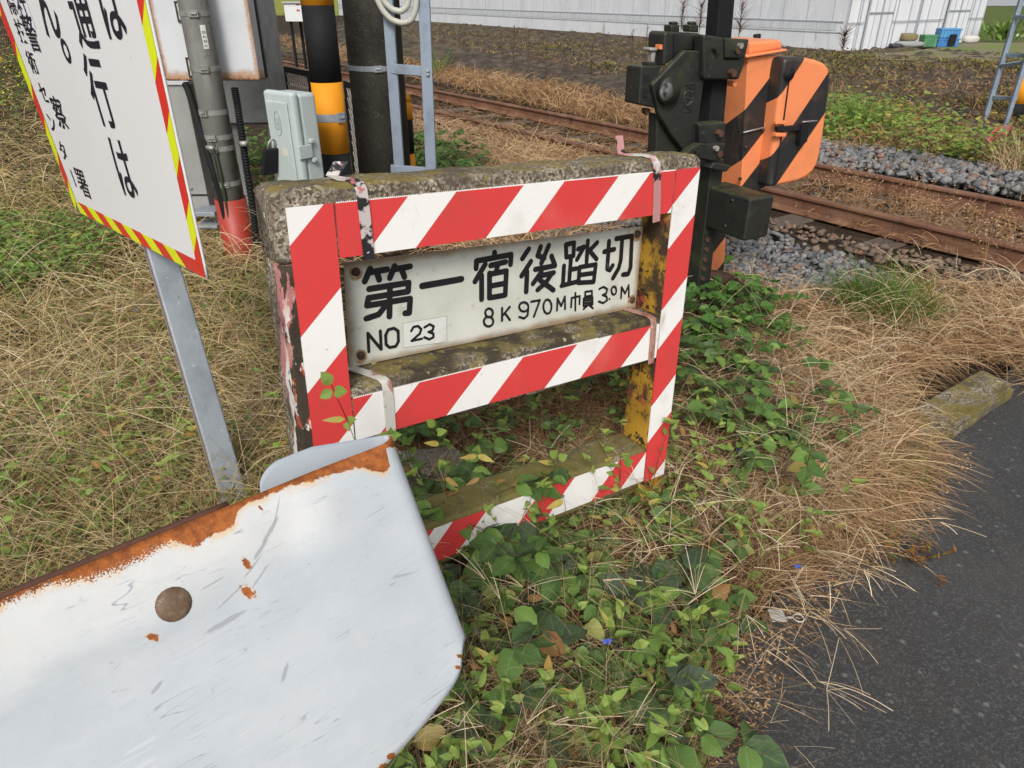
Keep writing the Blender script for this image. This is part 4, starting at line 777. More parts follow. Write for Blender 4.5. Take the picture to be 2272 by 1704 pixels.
M_pad = layered('pale_bracket', (0.50, 0.50, 0.44), [((0.32, 0.16, 0.05), 14, .5, .62)], .6)
for py in (26, 150):
    f = planepx(atY(472, 179, 4.42), (1, 0, 0), (0, 1, 0)); u_, w_ = f(432, py)
    w_ = zat(470, py, 4.40) - zb
    k = MB().box((-.128, -.010, w_ - .052), (-.02, -.002, w_ + .052), fr=fr).build('bracket_slot', M_rubber, rt)
    MB().box((-.112, -.022, w_ - .040), (-.05, -.0105, w_ + .040), fr=fr).build('bracket', M_pad, k)
# --- grey relay box behind on the right with black seal
M_gcab = layered('grey_zinc', (0.27, 0.28, 0.28), [((0.20, 0.21, 0.21), 6, .42, .65), ((0.36, 0.37, 0.37), 14, .55, .75)], .5, .35)
rt, bo, fr, a0, a1, zb, zt2 = pxbox('equipment_cabinet', 'grey zinc relay box with a black rubber edge behind the white cabinet', 'cabinet', 500, 0, 612, 276, 5.15, .45, M_gcab, 0.05, 1.9)
MB().box((a0 + .01, -.004, (zt2 - zb) * .37), (a1 - .004, -.0015, (zt2 - zb) * .375), fr=fr).build('seam', M_rubber, rt)
o = MB().box((a1 - .035, -.03, .30), (a1 - .002, -.002, zt2 - zb), fr=fr).build('rubber_edge', M_rubber, rt); bevel(o, .006)
k = MB().box((a1 - .115, -.022, .62), (a1 - .075, -.002, .72), fr=fr).build('latch', M_steel, rt); bevel(k, .004)
MB().tube([fr(a1 - .118, -.03, .58), fr(a1 - .128, -.035, .66), fr(a1 - .10, -.035, .70), fr(a1 - .085, -.03, .64)], .007, 8).build('handle', M_steel, rt, True)
for a in (a0 + .05, a1 - .05): MB().box((a - .025, .05, -zb + 0.0), (a + .025, .10, .01), fr=fr).build('leg', M_gcab, rt)
MB().box((a0, -.003, .0), (a1, .0, .012), fr=fr).build('base_lip', M_rubber, rt)
# --- tall pale housing on the left
M_tcab = layered('pale_housing', (0.46, 0.48, 0.49), [((0.40, 0.42, 0.43), 2, .45, .7)], .5)
M_lcab = layered('lower_housing', (0.27, 0.275, 0.265), [((0.22, 0.225, 0.215), 3, .4, .7)], .55)
rt, bo, fr, a0, a1, zb, zt2 = pxbox('equipment_cabinet', 'tall pale grey housing behind the caution sign and black cables', 'cabinet', 338, 0, 468, 470, 4.85, .5, M_lcab, 0.02, 0.995, 'base')
o = MB().box((a0 - .05, -.015, 0.99 - zb), (a1 + .03, .52, 2.0 - zb), fr=fr).build('upper_case', M_tcab, rt); bevel(o, .008)
MB().box((a0 + .05, -.006, .11), (a1 + .0, -.001, .12), fr=fr).build('seam', M_rubber, rt)
for a in (.10, .16, .22, .28):
    MB().tube([fr(a1 - a, -.010, .16 + .015 * (a > .2)), fr(a1 - a, .0, .16 + .015 * (a > .2))], .009, 10).build('bolt', M_steel, rt, True)
o = MB().box((a0 + .36, -.20, .02), (a0 + .50, -.02, .05), fr=fr).box((a0 + .36, -.20, -.06), (a0 + .50, -.02, -.04), fr=fr).build('foot_bracket', M_galv, rt); bevel(o, .003)
for a in (a0 + .03, a1 - .03): MB().box((a - .03, .1, -zb), (a + .03, .2, .0), fr=fr).build('leg', M_gcab, rt)
# --- cables running down to the ground
def cable(nm, lbl, cat, pts, r, mat, ribs=False):
    P = [atY(*p) for p in pts]; base = P[-1].copy(); rt_ = None
    Q = []
    for i in range(len(P) - 1):
        for k in range(6): Q.append(P[i] + (P[i + 1] - P[i]) * k / 6)
    Q.append(P[-1]); Q = np.array(Q)
    for _ in range(3): Q[1:-1] = (Q[:-2] + 2 * Q[1:-1] + Q[2:]) / 4
    if ribs:
        L = np.linalg.norm(Q[-1] - Q[0]); n_ = int(L / .008); R_ = []; S_p = []
        for i in range(n_ + 1): x = i / n_ * (len(Q) - 1); j = min(int(x), len(Q) - 2); S_p.append(Q[j] + (Q[j + 1] - Q[j]) * (x - j)); R_.append(r * (1.0 if i % 2 else .78))
        mb = MB(); mb.tube(S_p, R_, 10)
    else: mb = MB(); mb.tube(list(Q), r, 12)
    o = mb.build(nm, mat, None, not ribs); return tag(o, lbl, cat)
cable('cable', 'thick black cable slanting from the white cabinet bottom to the pole foot', 'cable', [(411, 186, 4.40), (418, 200, 4.38), (446, 290, 4.27), (470, 370, 4.22), (492, 445, 4.22), (515, 545, 4.25)], .020, M_black)
cable('cable', 'dark green cable running down left of the grey pole', 'cable', [(440, 182, 4.42), (450, 240, 4.32), (463, 300, 4.25), (480, 375, 4.22), (500, 450, 4.22), (518, 545, 4.25)], .013, layered('green_cable', (0.018, 0.026, 0.014), [((0.035, 0.04, 0.02), 14, .5, .7)], .5))
cable('cable', 'second thin green cable hugging the grey pole', 'cable', [(446, 182, 4.42), (462, 255, 4.28), (475, 320, 4.22), (492, 400, 4.20), (520, 545, 4.23)], .008, layered('green_cable_b', (0.03, 0.04, 0.022), [], .5))
cable('conduit', 'black corrugated conduit on the right side of the grey pole', 'conduit', [(520, 194, 4.30), (528, 240, 4.28), (538, 310, 4.27), (548, 380, 4.26), (562, 470, 4.25), (570, 540, 4.25)], .022, M_black, True)
o = MB().tube([atY(459, 327, 4.19), atY(474, 329, 4.17)], .012, 12).build('cable_clip', M_steel, None, True); tag(o, 'shiny metal clip holding the black and green cables', 'clip')
o = MB().tube([atY(541, 313, 4.24), atY(543, 323, 4.24)], .025, 12).build('cable_clip', M_steel, None, True); tag(o, 'shiny metal collar around the corrugated conduit', 'clip')
# --- yellow and black signal pole
OP = atY(725, 188, 4.4); orad = .0885
op = empty('signal_pole', (OP[0], OP[1], 0)); tag(op, 'yellow and black banded crossing signal pole', 'pole')
M_oy = layered('signal_yellow', (0.68, 0.27, 0.012), [((0.60, 0.24, 0.02), 3, .45, .7), ((0.5, 0.22, .03), 30, .66, .74)], .6, bmp=None, spec=.2)
zb1, zb2, zb3 = zat(725, 342, 4.33), zat(720, 184, 4.33), zat(700, 12, 4.33)
mb = MB()
for (z0, z1, mi) in ((0, zb1, 1), (zb1, zb2, 0), (zb2, zb3, 1), (zb3, zb3 + .36, 0)): mb.tube([(0, 0, z0), (0, 0, z1)], orad + (.0006 if mi == 0 else 0), 32, mi, True)
mb.build('pole', M_black, op, True, mats=[M_oy, M_black])
band('clamp_band', OP, zat(740, 262, 4.33), orad, .042, M_galv, op, lug=-38)
# --- grey plastic junction box on the pole
jb_e1 = np.array([math.cos(-0.62), math.sin(-0.62), 0]); jb_e2 = np.array([-jb_e1[1], jb_e1[0], 0])
J0 = atY(668, 400, 3.98); fJ = planepx(J0, (1, 0, 0), (0, 1, 0))
jz1, jz0 = zat(668, 203, 3.98), zat(668, 430, 3.98)
jb = empty('junction_box', (J0[0], J0[1], jz0)); tag(jb, 'pale grey plastic junction box strapped to the yellow and black pole', 'box')
# right side face toward us, left face is the lid seen obliquely
xl, xm, xr = atY(613, 300, 4.12), atY(663, 300, 3.95), atY(705, 300, 4.05)
je1 = xr - xm; je1[2] = 0; LWj = np.linalg.norm(je1); je1 /= LWj; je2 = np.array([-je1[1], je1[0], 0])
fr = framef(np.array([xm[0] - J0[0], xm[1] - J0[1], 0]), je1, je2)
hj = jz1 - jz0
def rbox(nm, lo, hi, mat, par, r=.02, sg=3):
    o = MB().box(lo, hi, fr=fr).build(nm, mat, par); bevel(o, r, sg); return o
rbox('body', (.030, 0.0, 0), (LWj + .02, .225, hj - .012), M_plast, jb)
rbox('lid', (-.022, -.008, -.01), (.0285, .233, hj), M_plast, jb)
k = rbox('lid_panel', (-.034, .028, .02), (-.0225, .205, hj - .05), M_plast, jb, .010)
MB().tube([fr(-.0355, .118 + .026 * math.cos(a), hj - .16 + .062 * math.sin(a)) for a in np.linspace(0, 2 * math.pi, 25)], .0018, 6).build('emblem', layered('grey_emboss', (.24, .27, .27), [], .5, bmp=None), k)
mb = MB()
for (x0_, z0_, x1_, z1_) in ((.105, -.03, .131, -.03), (.105, .0, .131, .0), (.105, -.03, .105, .03), (.131, -.03, .131, .03), (.118, -.03, .118, .03)): mb.tube([fr(-.0355, x0_, hj - .16 + z0_), fr(-.0355, x1_, hj - .16 + z1_)], .0015, 5)
mb.build('emblem', layered('grey_emboss_b', (.26, .29, .29), [], .5, bmp=None), k)
MB().box((-.0352, .07, hj - .325), (-.0342, .11, hj - .285), fr=fr).build('data_label', layered('label_pale', (.55, .56, .46), [], .5, bmp=None), k)
la = rbox('latch', (-.026, -.020, hj - .335), (.062, -.0085, hj - .265), M_plast, jb, .004, 2)
rbox('latch_lug', (.052, -.026, hj - .262), (.078, -.002, hj - .238), M_plast, jb, .005, 2); rbox('latch_lug', (.056, -.026, hj - .362), (.084, -.002, hj - .338), M_plast, jb, .005, 2)
rbox('strap_foot', (LWj + .022, .05, hj - .30), (LWj + .045, .12, hj - .19), M_galv, jb, .003, 2)
# padlock hanging from the box
PL = atY(603, 322, 4.0); pk = empty('padlock', PL); tag(pk, 'black padlock hanging on the edge of the junction box', 'padlock')
pe1 = np.array([.75, .66, 0]); pe2 = np.array([-.66, .75, 0]); fr = framef((0, 0, 0), pe1, pe2, (0.25, 0, 1))
o = MB().box((-.046, -.018, -.155), (.040, .018, -.018), fr=fr).build('body', M_black, pk); bevel(o, .008)
MB().tube([fr(-.02, 0, -.02), fr(-.02, 0, .01), fr(-.01, 0, .028), fr(.008, 0, .028), fr(.02, 0, .01), fr(.02, 0, -.02)], .0055, 8).build('shackle', M_steel, pk, True)
# --- mesh panels behind
def mesh_panel(lbl, pa, pb_, Y0, Y1, ztop, zbot, pitch=.042):
    A = atY(*pa, Y0); B = atY(*pb_, Y1); A[2] = B[2] = 0; L = np.linalg.norm(B - A); e = (B - A) / L; nn = np.array([-e[1], e[0], 0])
    rt = empty('mesh_panel', (A[0], A[1], 0)); tag(rt, lbl, 'fence', 'wire mesh panels behind the signal pole'); fr = framef((0, 0, 0), e, nn)
    mb = MB()
    for (a0, a1, c0, c1) in ((0, .035, zbot, ztop), (L - .03, L, zbot, ztop), (.035, L - .03, ztop - .04, ztop)): mb.box((a0, 0, c0), (a1, .03, c1), fr=fr)
    o = mb.build('frame', M_black, rt); bevel(o, .003)
    mb = MB(); hgt = ztop - zbot
    for s_ in (1, -1):
        for x in np.arange(-hgt * .6, L + hgt * .6, pitch):
            p0, p1 = (x, zbot), (x + s_ * hgt * .55, ztop)
            t0, t1 = 0., 1.; dx = p1[0] - p0[0]
            for lim, sg in ((0.02, 1), (L - .02, -1)):
                f0 = sg * (p0[0] - lim); f1 = sg * (p1[0] - lim)
                if f0 < 0 and f1 < 0: t0 = 2
                elif f0 < 0: t0 = max(t0, f0 / (f0 - f1))
                elif f1 < 0: t1 = min(t1, f0 / (f0 - f1))
            if t0 < t1: mb.tube([fr(p0[0] + dx * t0, .012 + s_ * .002, zbot + hgt * t0), fr(p0[0] + dx * t1, .012 + s_ * .002, zbot + hgt * t1)], .0048, 4)
    mb.build('wire_mesh', layered('mesh_grey', (.34, .31, .27), [], .5, .3), rt)
    MB().box((0, -.002, ztop + .0005), (L, .032, ztop + .004), fr=fr).build('top_rail', layered('rail_orange', (.30, .18, .07), [((.06, .05, .05), 9, .45, .6)], .6), rt)
    for a in (.02, L - .02): MB().box((a - .015, .002, 0.0), (a + .015, .028, zbot), fr=fr).build('leg', M_black, rt)
mesh_panel('black framed wire mesh panel left of the signal pole', (627, 150), (682, 150), 6.1, 5.7, zat(655, 152, 5.9), .35)
mesh_panel('black framed wire mesh panel between the signal pole and the concrete pole', (761, 180), (815, 180), 5.6, 5.2, zat(770, 181, 5.55), .15)
# --- dark concrete pole
CPp = atY(835, 150, 5.0); cp = empty('utility_pole', (CPp[0], CPp[1], 0)); tag(cp, 'dark stained concrete utility pole with a steel band', 'pole')
M_cpole = layered('pole_concrete', (0.050, 0.046, 0.038), [((0.028, 0.026, 0.022), 4, .42, .68), ((0.10, 0.095, 0.08), 70, .58, .68), ((0.17, 0.18, 0.10), 3.1, .68, .73)], .9, bmp=(60, .4, .004), spec=.2)
MB().tube([(0, 0, 0), (0, 0, 1.4), (0, 0, 3.2)], [.178, .176, .170], 36).build('pole', M_cpole, cp, True)
band('steel_band', CPp, zat(835, 153, 4.83), .1765, .030, M_galv, cp, lug=-77)
# --- ladder in front of the concrete pole
LZ = 4.7
lA0, lA1 = atY(860, 0, LZ), atY(887, 380, LZ); lB0, lB1 = atY(941, 0, LZ - .05), atY(957, 380, LZ - .05)
def ext(p0, p1, z): return p0 + (p1 - p0) * ((z - p0[2]) / (p1[2] - p0[2]))
la_ = empty('ladder', ext(lA0, lA1, 0.0)); lo_ = np.array(la_.location); tag(la_, 'blue grey steel ladder standing against the dark concrete pole', 'ladder')
def bar_(nm, p, q, wd, dp, mat, par, org, side=(1, 0, 0)):
    p = np.asarray(p) - org; q = np.asarray(q) - org; t_ = (q - p) / np.linalg.norm(q - p); s_ = np.asarray(side, float); s_ = s_ - t_ * (s_ @ t_); s_ /= np.linalg.norm(s_); d_ = np.cross(t_, s_)
    o = MB().box((-wd / 2, -dp / 2, 0), (wd / 2, dp / 2, np.linalg.norm(q - p)), fr=framef(p, s_, d_, t_)).build(nm, mat, par); bevel(o, .003); return o
bar_('side_rail', ext(lA0, lA1, 0), ext(lA0, lA1, 2.2), .062, .045, M_ladder, la_, lo_); bar_('side_rail', ext(lB0, lB1, 0), ext(lB0, lB1, 2.2), .066, .045, M_ladder, la_, lo_)
for py in (152, -40, 345 + 30): bar_('rung', atY(868, py, LZ - .01), atY(946, py + 6, LZ - .04), .030, .055, M_ladder, la_, lo_, (0, 1, 0))
for py in (158, 166): MB().tube([atY(949, py, LZ - .085) - lo_, atY(949, py, LZ - .065) - lo_], .010, 8).build('bolt', M_steel, la_, True)
# cable loops hanging by the ladder
M_wire = layered('pale_cable', (0.42, 0.42, 0.37), [((.33, .33, .29), 9, .5, .7)], .5, bmp=None)
for lb, pts in (('outer pale cable loop hanging by the ladder', [(832, -12), (848, 22), (868, 44), (892, 52), (912, 46), (922, 24), (926, -15)]), ('inner pale cable loop hanging by the ladder', [(842, -14), (856, 8), (872, 22), (890, 26), (904, 14), (909, -14)])):
    cable('hanging_cable', lb, 'cable', [(x, y, 4.62) for x, y in pts], .017, M_wire)
# --- bollard behind the concrete pole
BO = atY(899, 260, 5.7); bo_ = empty('bollard', (BO[0], BO[1], 0)); tag(bo_, 'slim yellow and black bollard behind the concrete pole', 'bollard')
zt = zat(896, 203, 5.7); mb = MB(); R0 = .055
zz = [0, .12, .12, zat(905, 340, 5.7), zat(905, 340, 5.7), zat(905, 264, 5.7), zat(905, 264, 5.7), zt - .06, zt - .02, zt]
for i, (z0, z1, mi) in enumerate(((0, .14, 1), (.14, zz[3], 0), (zz[3], zz[5], 1), (zz[5], zt - .07, 0))): mb.tube([(0, 0, z0), (0, 0, z1)], R0, 20, mi)
mb.tube([(0, 0, zt - .07), (0, 0, zt - .035), (0, 0, zt - .012), (0, 0, zt)], [R0, R0 * .85, R0 * .5, .004], 20, 0)
mb.build('body', M_oy, bo_, True, mats=[M_oy, M_black])
# --- small white box far by the track
rt, bo, fr, a0, a1, zb, zt2 = pxbox('trackside_box', 'small white box on short legs far beyond the signal pole', 'box', 634, 8, 678, 48, 14, .45, layered('box_white', (.60, .61, .62), [], .5), -.25)
for a in (a0 + .06, a1 - .06):
    for d_ in (.05, .38): MB().box((a - .02, d_, -zb), (a + .02, d_ + .04, .0), fr=fr).build('leg', M_black, rt)
o = MB().box((a0 - .02, -.03, zt2 - zb), (a1 + .02, .48, zt2 - zb + .03), fr=fr).build('roof', layered('box_roof', (.35, .36, .37), [], .5), rt); bevel(o, .006)
mb = MB(); mb.box((a0 + .24, -.003, .25), (a0 + .31, -.001, .28), fr=fr).box((a0 + .24, -.003, .16), (a0 + .30, -.001, .19), fr=fr); mb.build('red_mark', layered('mark_red', (.4, .08, .06), [], .5, bmp=None), rt)
# ================================================================== CROSSING GATE MACHINE
G0 = at(1575, 706, 0.0); gy = math.radians(28); g1 = np.array([math.cos(gy), math.sin(gy), 0]); g2 = np.array([-math.sin(gy), math.cos(gy), 0])
gt = empty('crossing_gate', (G0[0], G0[1], 0)); tag(gt, 'orange and black striped crossing gate machine with dark iron arm bracket', 'crossing gate')
gpx = planepx(G0, g1, g2); gfr = framef((0, 0, 0), g1, g2)
def c3(x, y): return 1350 + x * .3919, y * .3919
def G(poly, o_=0.0, crop=True): return [gpx(*(c3(*p) if crop else p), o_) for p in poly]
def gprism(nm, polypx, o0, o1, mat, bv=.006, par=None, raw=None, smooth_n=2):
    P = raw or G(polypx, o0); P = P if sum(P[i][0] * P[(i + 1) % len(P)][1] - P[(i + 1) % len(P)][0] * P[i][1] for i in range(len(P))) < 0 else P[::-1]
    o = MB().prism(P[::-1], o0, o1, gfr).build(nm, mat, par or gt)
    me = o.data; bm_fix(me)
    if bv: bevel(o, bv, smooth_n)
    return o
def bm_fix(me):
    import bmesh
    b_ = bmesh.new(); b_.from_mesh(me); bmesh.ops.recalc_face_normals(b_, faces=b_.faces); b_.to_mesh(me); b_.free()
# stripe direction from two points of one stripe edge on the housing
kz = lambda x, y: (1331 + x * .428, y * .428)
q1, q2 = gpx(*kz(760, 560), .02), gpx(*kz(945, 320), .02); q3 = gpx(*kz(760, 800), .02); q4 = gpx(*kz(760, 933), .02)
sl = (q2[1] - q1[1]) / (q2[0] - q1[0]); nv = g1 * (-sl) + np.array([0, 0, 1.0]); 
tv = lambda a, z: z - sl * a
t_hi, t_lo = tv(*q1), tv(*q3); per = t_hi - tv(*q4); dut = (t_hi - t_lo) / per
M_orange = (0.78, 0.25, 0.10)
nv3 = tuple(float(x) for x in (nv + g2 * 0.75))
def gstripe(nm, nvv, pr_, du_, lo_): return stripes(nm, (0.020, 0.021, 0.022), M_orange, nvv, pr_, du_, -(lo_ / pr_) % 1.0, .42, (.25, .12, .06))
M_gs = stripes('orange_black', (0.020, 0.021, 0.022), M_orange, nv3, per, dut, -((t_lo + .02 * .75) / per) % 1.0, .42, (.25, .12, .06), top=t_hi + .02 * .75 + .05)
u1, u2, u3, u4 = (gpx(*kz(*p), -.055) for p in ((1185, 375), (1000, 650), (1000, 832), (1000, 1052)))
sl2 = (u2[1] - u1[1]) / (u2[0] - u1[0]); tv2 = lambda a, z: z - sl2 * a; per2 = tv2(*u2) - tv2(*u4)
M_gsc = gstripe('orange_black_cover', tuple(float(x) for x in (-g1 * sl2 + np.array([0, 0, 1.]) + g2 * .5)), per2, (tv2(*u2) - tv2(*u3)) / per2, tv2(*u3) - .055 * .5)
M_go = layered('orange_paint', M_orange, [((0.66, 0.19, 0.07), 4, .45, .7)], .42, bmp=(60, .06, .002))
gprism('stand', [(455, 1180), (676, 1180), (648, 1640), (604, 1900), (360, 1900), (400, 1500)], .12, .34, M_gs, .004)
hous = gprism('housing', [(790, 325), (988, 310), (892, 1060), (822, 1088), (750, 1082)], .02, .27, M_gs, .006)
gprism('lid', [(782, 332), (1012, 292), (1014, 276), (782, 312)], -.005, .295, M_go, .008, hous)
gprism('lid', [(800, 312), (988, 278), (985, 232), (970, 224), (806, 236)], .01, .28, M_go, .012, hous)
MB().tube([gfr(*[v_ for v_ in (gpx(*c3(840, 230), .2)[0], .2, gpx(*c3(840, 232), .2)[1])]), gfr(gpx(*c3(840, 205), .2)[0], .2, gpx(*c3(840, 195), .2)[1])], .018, 12).build('cap_knob', M_black, hous, True)
# rounded cover
cv_ = [(985, 420), (1000, 330), (1060, 322), (1120, 326), (1180, 338), (1225, 356), (1252, 385), (1262, 425), (1256, 500), (1240, 620), (1222, 760), (1200, 880), (1184, 935), (1160, 975), (1120, 1008), (1070, 1030), (1000, 1046), (940, 1058), (905, 1062)]
cov = gprism('cover', cv_, -.055, .24, M_gsc, .020, smooth_n=3)
gprism('seal', [(1026, 408), (1034, 402), (948, 1040), (938, 1052)], -.0572, -.054, M_rubber, 0, cov)
MB().tube([gfr(gpx(*c3(985, 415), -.02)[0], d_, gpx(*c3(985, 415), -.02)[1]) for d_ in (-.066, .05)], .028, 20).build('hinge_boss', M_black, cov, True)
gprism('latch', [(958, 720), (1110, 708), (1112, 738), (962, 748)], -.080, -.058, M_black, .003, cov)
gprism('latch', [(1095, 706), (1140, 700), (1128, 800), (1096, 828), (1088, 828)], -.090, -.0585, M_black, .004, cov)
for yy in (682, 752): gprism('latch_lug', [(955, yy), (1010, yy + 2), (1008, yy + 24), (950, yy + 24)], -.082, -.058, M_go, .004, cov)
MB().tube([gfr(gpx(*c3(1100, 690), -.1)[0], -.1, gpx(*c3(1100, 690), -.1)[1]), gfr(gpx(*c3(1180, 684), -.08)[0], -.08, gpx(*c3(1180, 684), -.08)[1])], .004, 6).build('latch_wire', M_steel, cov, True)
gprism('door_strip', [(885, 700), (950, 690), (912, 850), (885, 846)], .012, .018, M_go, .002, hous)
for (x, y) in ((888, 740), (905, 822), (790, 835), (758, 1015)): MB().tube([gfr(gpx(*c3(x, y), .0)[0], -.002 + .012 * (x < 900), gpx(*c3(x, y), .0)[1]), gfr(gpx(*c3(x, y), .0)[0], .02, gpx(*c3(x, y), .0)[1])], .008, 8).build('bolt', M_rust, hous, True)
MB().tube([gfr(gpx(*c3(765, 745), .008)[0], .008, gpx(*c3(765, 750), .008)[1]), gfr(gpx(*c3(880, 725), .008)[0], .008, gpx(*c3(880, 722), .008)[1])], .004, 6).build('rod', M_steel, hous, True)
# dark iron bracket in front
AO = -.10
brk = gprism('arm_bracket', [(245, 480), (435, 285), (540, 292), (540, 450), (735, 450), (735, 330), (530, 320), (550, 452), (515, 690), (560, 712), (665, 690), (668, 820), (640, 838), (515, 838), (440, 880), (360, 770), (280, 640)], AO, AO + .03, M_darkm, .008,
             raw=[gpx(*c3(*p), AO) for p in [(245, 480), (435, 285), (535, 290), (545, 452), (512, 690), (505, 838), (440, 872), (350, 752), (285, 640)]])
gprism('clamp', [(538, 195), (660, 215), (662, 330), (780, 332), (742, 452), (542, 452)], AO - .03, AO + .035, M_darkm, .010, brk)
gprism('clamp', [(555, 700), (668, 690), (664, 815), (520, 838), (512, 700)], AO - .03, AO + .035, M_darkm, .010, brk)
o = gprism('clamp_jaw', [(662, 215), (798, 222), (775, 330), (664, 330)], AO - .045, AO - .0, M_darkm, .006, brk)
o = gprism('clamp_jaw', [(470, 840), (520, 815), (668, 812), (640, 905), (600, 915), (432, 880)], AO - .045, AO + .0, M_darkm, .006, brk)
def stud(px, o0, o1, r, mat, par, nm='bolt', n=8):
    a, z = gpx(*c3(*px), o0); MB().tube([gfr(a, o0, z), gfr(a, o1, z)], r, n).build(nm, mat, par, n > 8)
stud((330, 515), AO - .006, AO - .03, .052, M_darkm, brk, 'pivot_boss', 28); stud((328, 520), AO - .03, AO - .034, .034, layered('worn_disc', (.16, .17, .16), [((.02, .02, .02), 10, .45, .52), ((.34, .36, .36), 22, .62, .66)], .5, .2, src='Object'), brk, 'pivot_cap', 28)
for p, mt in (((600, 275), M_darkm), ((730, 285), M_rust), ((690, 410), M_rust), ((617, 752), M_rust), ((487, 848), M_darkm), ((612, 868), M_rust)): stud(p, AO - .03 if p[0] != 730 else AO - .046, AO - .055, .016, mt, brk, 'bolt', 6)
for p in ((738, 258), (602, 838)): stud(p, AO - .045, AO - .062, .012, M_steel, brk, 'bolt', 6)
stud((680, 470), AO + .03, AO - .01, .012, M_go, brk, 'bolt', 8)
# raised mark cast into the bracket
mb = MB()
for poly in ([(432, 630), (470, 632), (440, 600), (470, 575)], [(480, 470), (440, 480), (470, 500), (440, 515), (482, 520)], [(452 + 26 * math.cos(a), 555 + 42 * math.sin(a)) for a in np.linspace(0, 6.28, 13)], [(430, 552), (474, 560)]):
    mb.tube([gfr(gpx(*c3(*p), AO - .002)[0], AO - .002, gpx(*c3(*p), AO - .002)[1]) for p in poly], .0028, 5)
mb.build('cast_emblem', layered('cast_mark', (.035, .04, .033), [], .5, bmp=None), brk)
# rear adjusting blocks with bolts on top
rb1 = gprism('adjuster', [(318, 190), (335, 178), (525, 188), (528, 285), (430, 290), (310, 380)], AO + .05, AO + .16, M_darkm, .010)
for x0, x1 in ((355, 405), (460, 512)): gprism('nut', [(x0, 140), (x1, 140), (x1, 185), (x0, 182)], AO + .08, AO + .13, M_darkm, .006, rb1); gprism('nut', [(x0 + 8, 122), (x1 - 8, 122), (x1 - 8, 142), (x0 + 8, 142)], AO + .09, AO + .12, M_darkm, .006, rb1)
gprism('groove', [(372, 196), (392, 196), (384, 350), (368, 350)], AO + .044, AO + .052, M_rubber, 0, rb1); 
gprism('orange_tag', [(292, 252), (318, 254), (316, 282), (290, 280)], AO + .06, AO + .09, M_go, .002, rb1)
rb2 = gprism('side_block', [(186, 378), (310, 372), (262, 460), (250, 500), (275, 600), (262, 612), (170, 592)], AO + .02, AO + .12, M_darkm, .008)
gprism('slot', [(208, 425), (240, 425), (238, 460), (204, 462)], AO + .016, AO + .021, M_rubber, 0, rb2); gprism('slot', [(200, 500), (225, 500), (222, 550), (196, 550)], AO + .016, AO + .021, M_rubber, 0, rb2)
gprism('adjusting_bolt', [(246, 290), (272, 290), (264, 360), (244, 360)], AO + .05, AO + .08, M_steel, .006, rb2); gprism('adjusting_bolt', [(238, 270), (280, 270), (280, 292), (238, 292)], AO + .04, AO + .09, M_steel, .006, rb2); gprism('nut', [(230, 350), (275, 350), (275, 378), (228, 378)], AO + .04, AO + .09, M_darkm, .005, rb2)
gprism('nut', [(208, 615), (240, 615), (235, 650), (215, 650)], AO + .05, AO + .08, M_rust, .004, rb2)
gprism('rear_plate', [(275, 640), (350, 750), (440, 872), (435, 1000), (255, 1000), (270, 820)], AO + .04, AO + .10, M_darkm, .006)
# raised gate arm and the post it stands on
aT, aB = gpx(*c3(662, -260), AO + .06), gpx(*c3(560, 905), AO + .06)
gprism('gate_arm', None, AO + .036, AO + .11, M_black, .006, raw=[(aT[0] - .030, aT[1]), (aT[0] + .050, aT[1]), (aB[0] + .060, aB[1]), (aB[0] - .030, aB[1])])
p0, p1 = gpx(*c3(610, 900), AO + .02), gpx(*c3(510, 1800), AO + .02)
pst = gprism('bracket_post', None, AO + .005, AO + .11, M_darkm, .006, raw=[(p0[0] - .040, p0[1]), (p0[0] + .036, p0[1]), (p1[0] + .036, max(p1[1], -.02)), (p1[0] - .040, max(p1[1], -.02))])
for y in (1355, 1410, 1470, 1520, 1575, 1625): stud((560 - (y - 1300) * .11, y), AO + .006, AO - .006, .011, M_rust, pst, 'bolt', 8)
gprism('collar', [(575, 955), (600, 920), (700, 940), (668, 975)], AO - .05, AO + .06, M_darkm, .005, pst)
# counterweight block pointing toward the road
fwt = gpx(*c3(590, 1060), AO - .02); fz0 = gpx(*c3(560, 1310), AO - .02)[1]
def cwt(nm, a0, a1, o0, o1, z0, z1, mat): 
    o = MB().box((a0, o0, z0), (a1, o1, z1), fr=gfr).build(nm, mat, gt); bevel(o, .012, 3); return o
cw = cwt('counterweight', fwt[0] + .010, fwt[0] + .155, AO - .245, AO + .06, fz0 + .012, fwt[1] - .005, M_darkm)
cwt('counterweight', fwt[0] - .19, fwt[0] - .10, AO - .02, AO + .10, fz0 + .02, fwt[1] + .02, M_darkm)
for (b_, c_) in ((-.14, .17), (-.12, .05)): MB().tube([gfr(fwt[0] + .005, AO + b_, fz0 + c_), gfr(fwt[0] + .02, AO + b_, fz0 + c_)], .009, 10).build('hole', M_rubber, cw, True)
# rusty pipe stub at the foot
ps = gpx(*c3(600, 1590), .0); mb = MB(); mb.tube([gfr(ps[0] - .06, .06, ps[1] + .02), gfr(ps[0] + .02, .0, ps[1] + .015), gfr(ps[0] + .09, -.06, ps[1])], .036, 16); mb.tube([gfr(ps[0] + .085, -.055, ps[1] + .001), gfr(ps[0] + .115, -.08, ps[1] - .004)], .045, 16)
mb.build('pipe_stub', M_rust, gt, True)
MB().tube([gfr(ps[0] + .06, -.03, ps[1]), gfr(ps[0] + .055, -.03, 0)], .035, 14).build('pipe_stub', M_rust, gt, True)
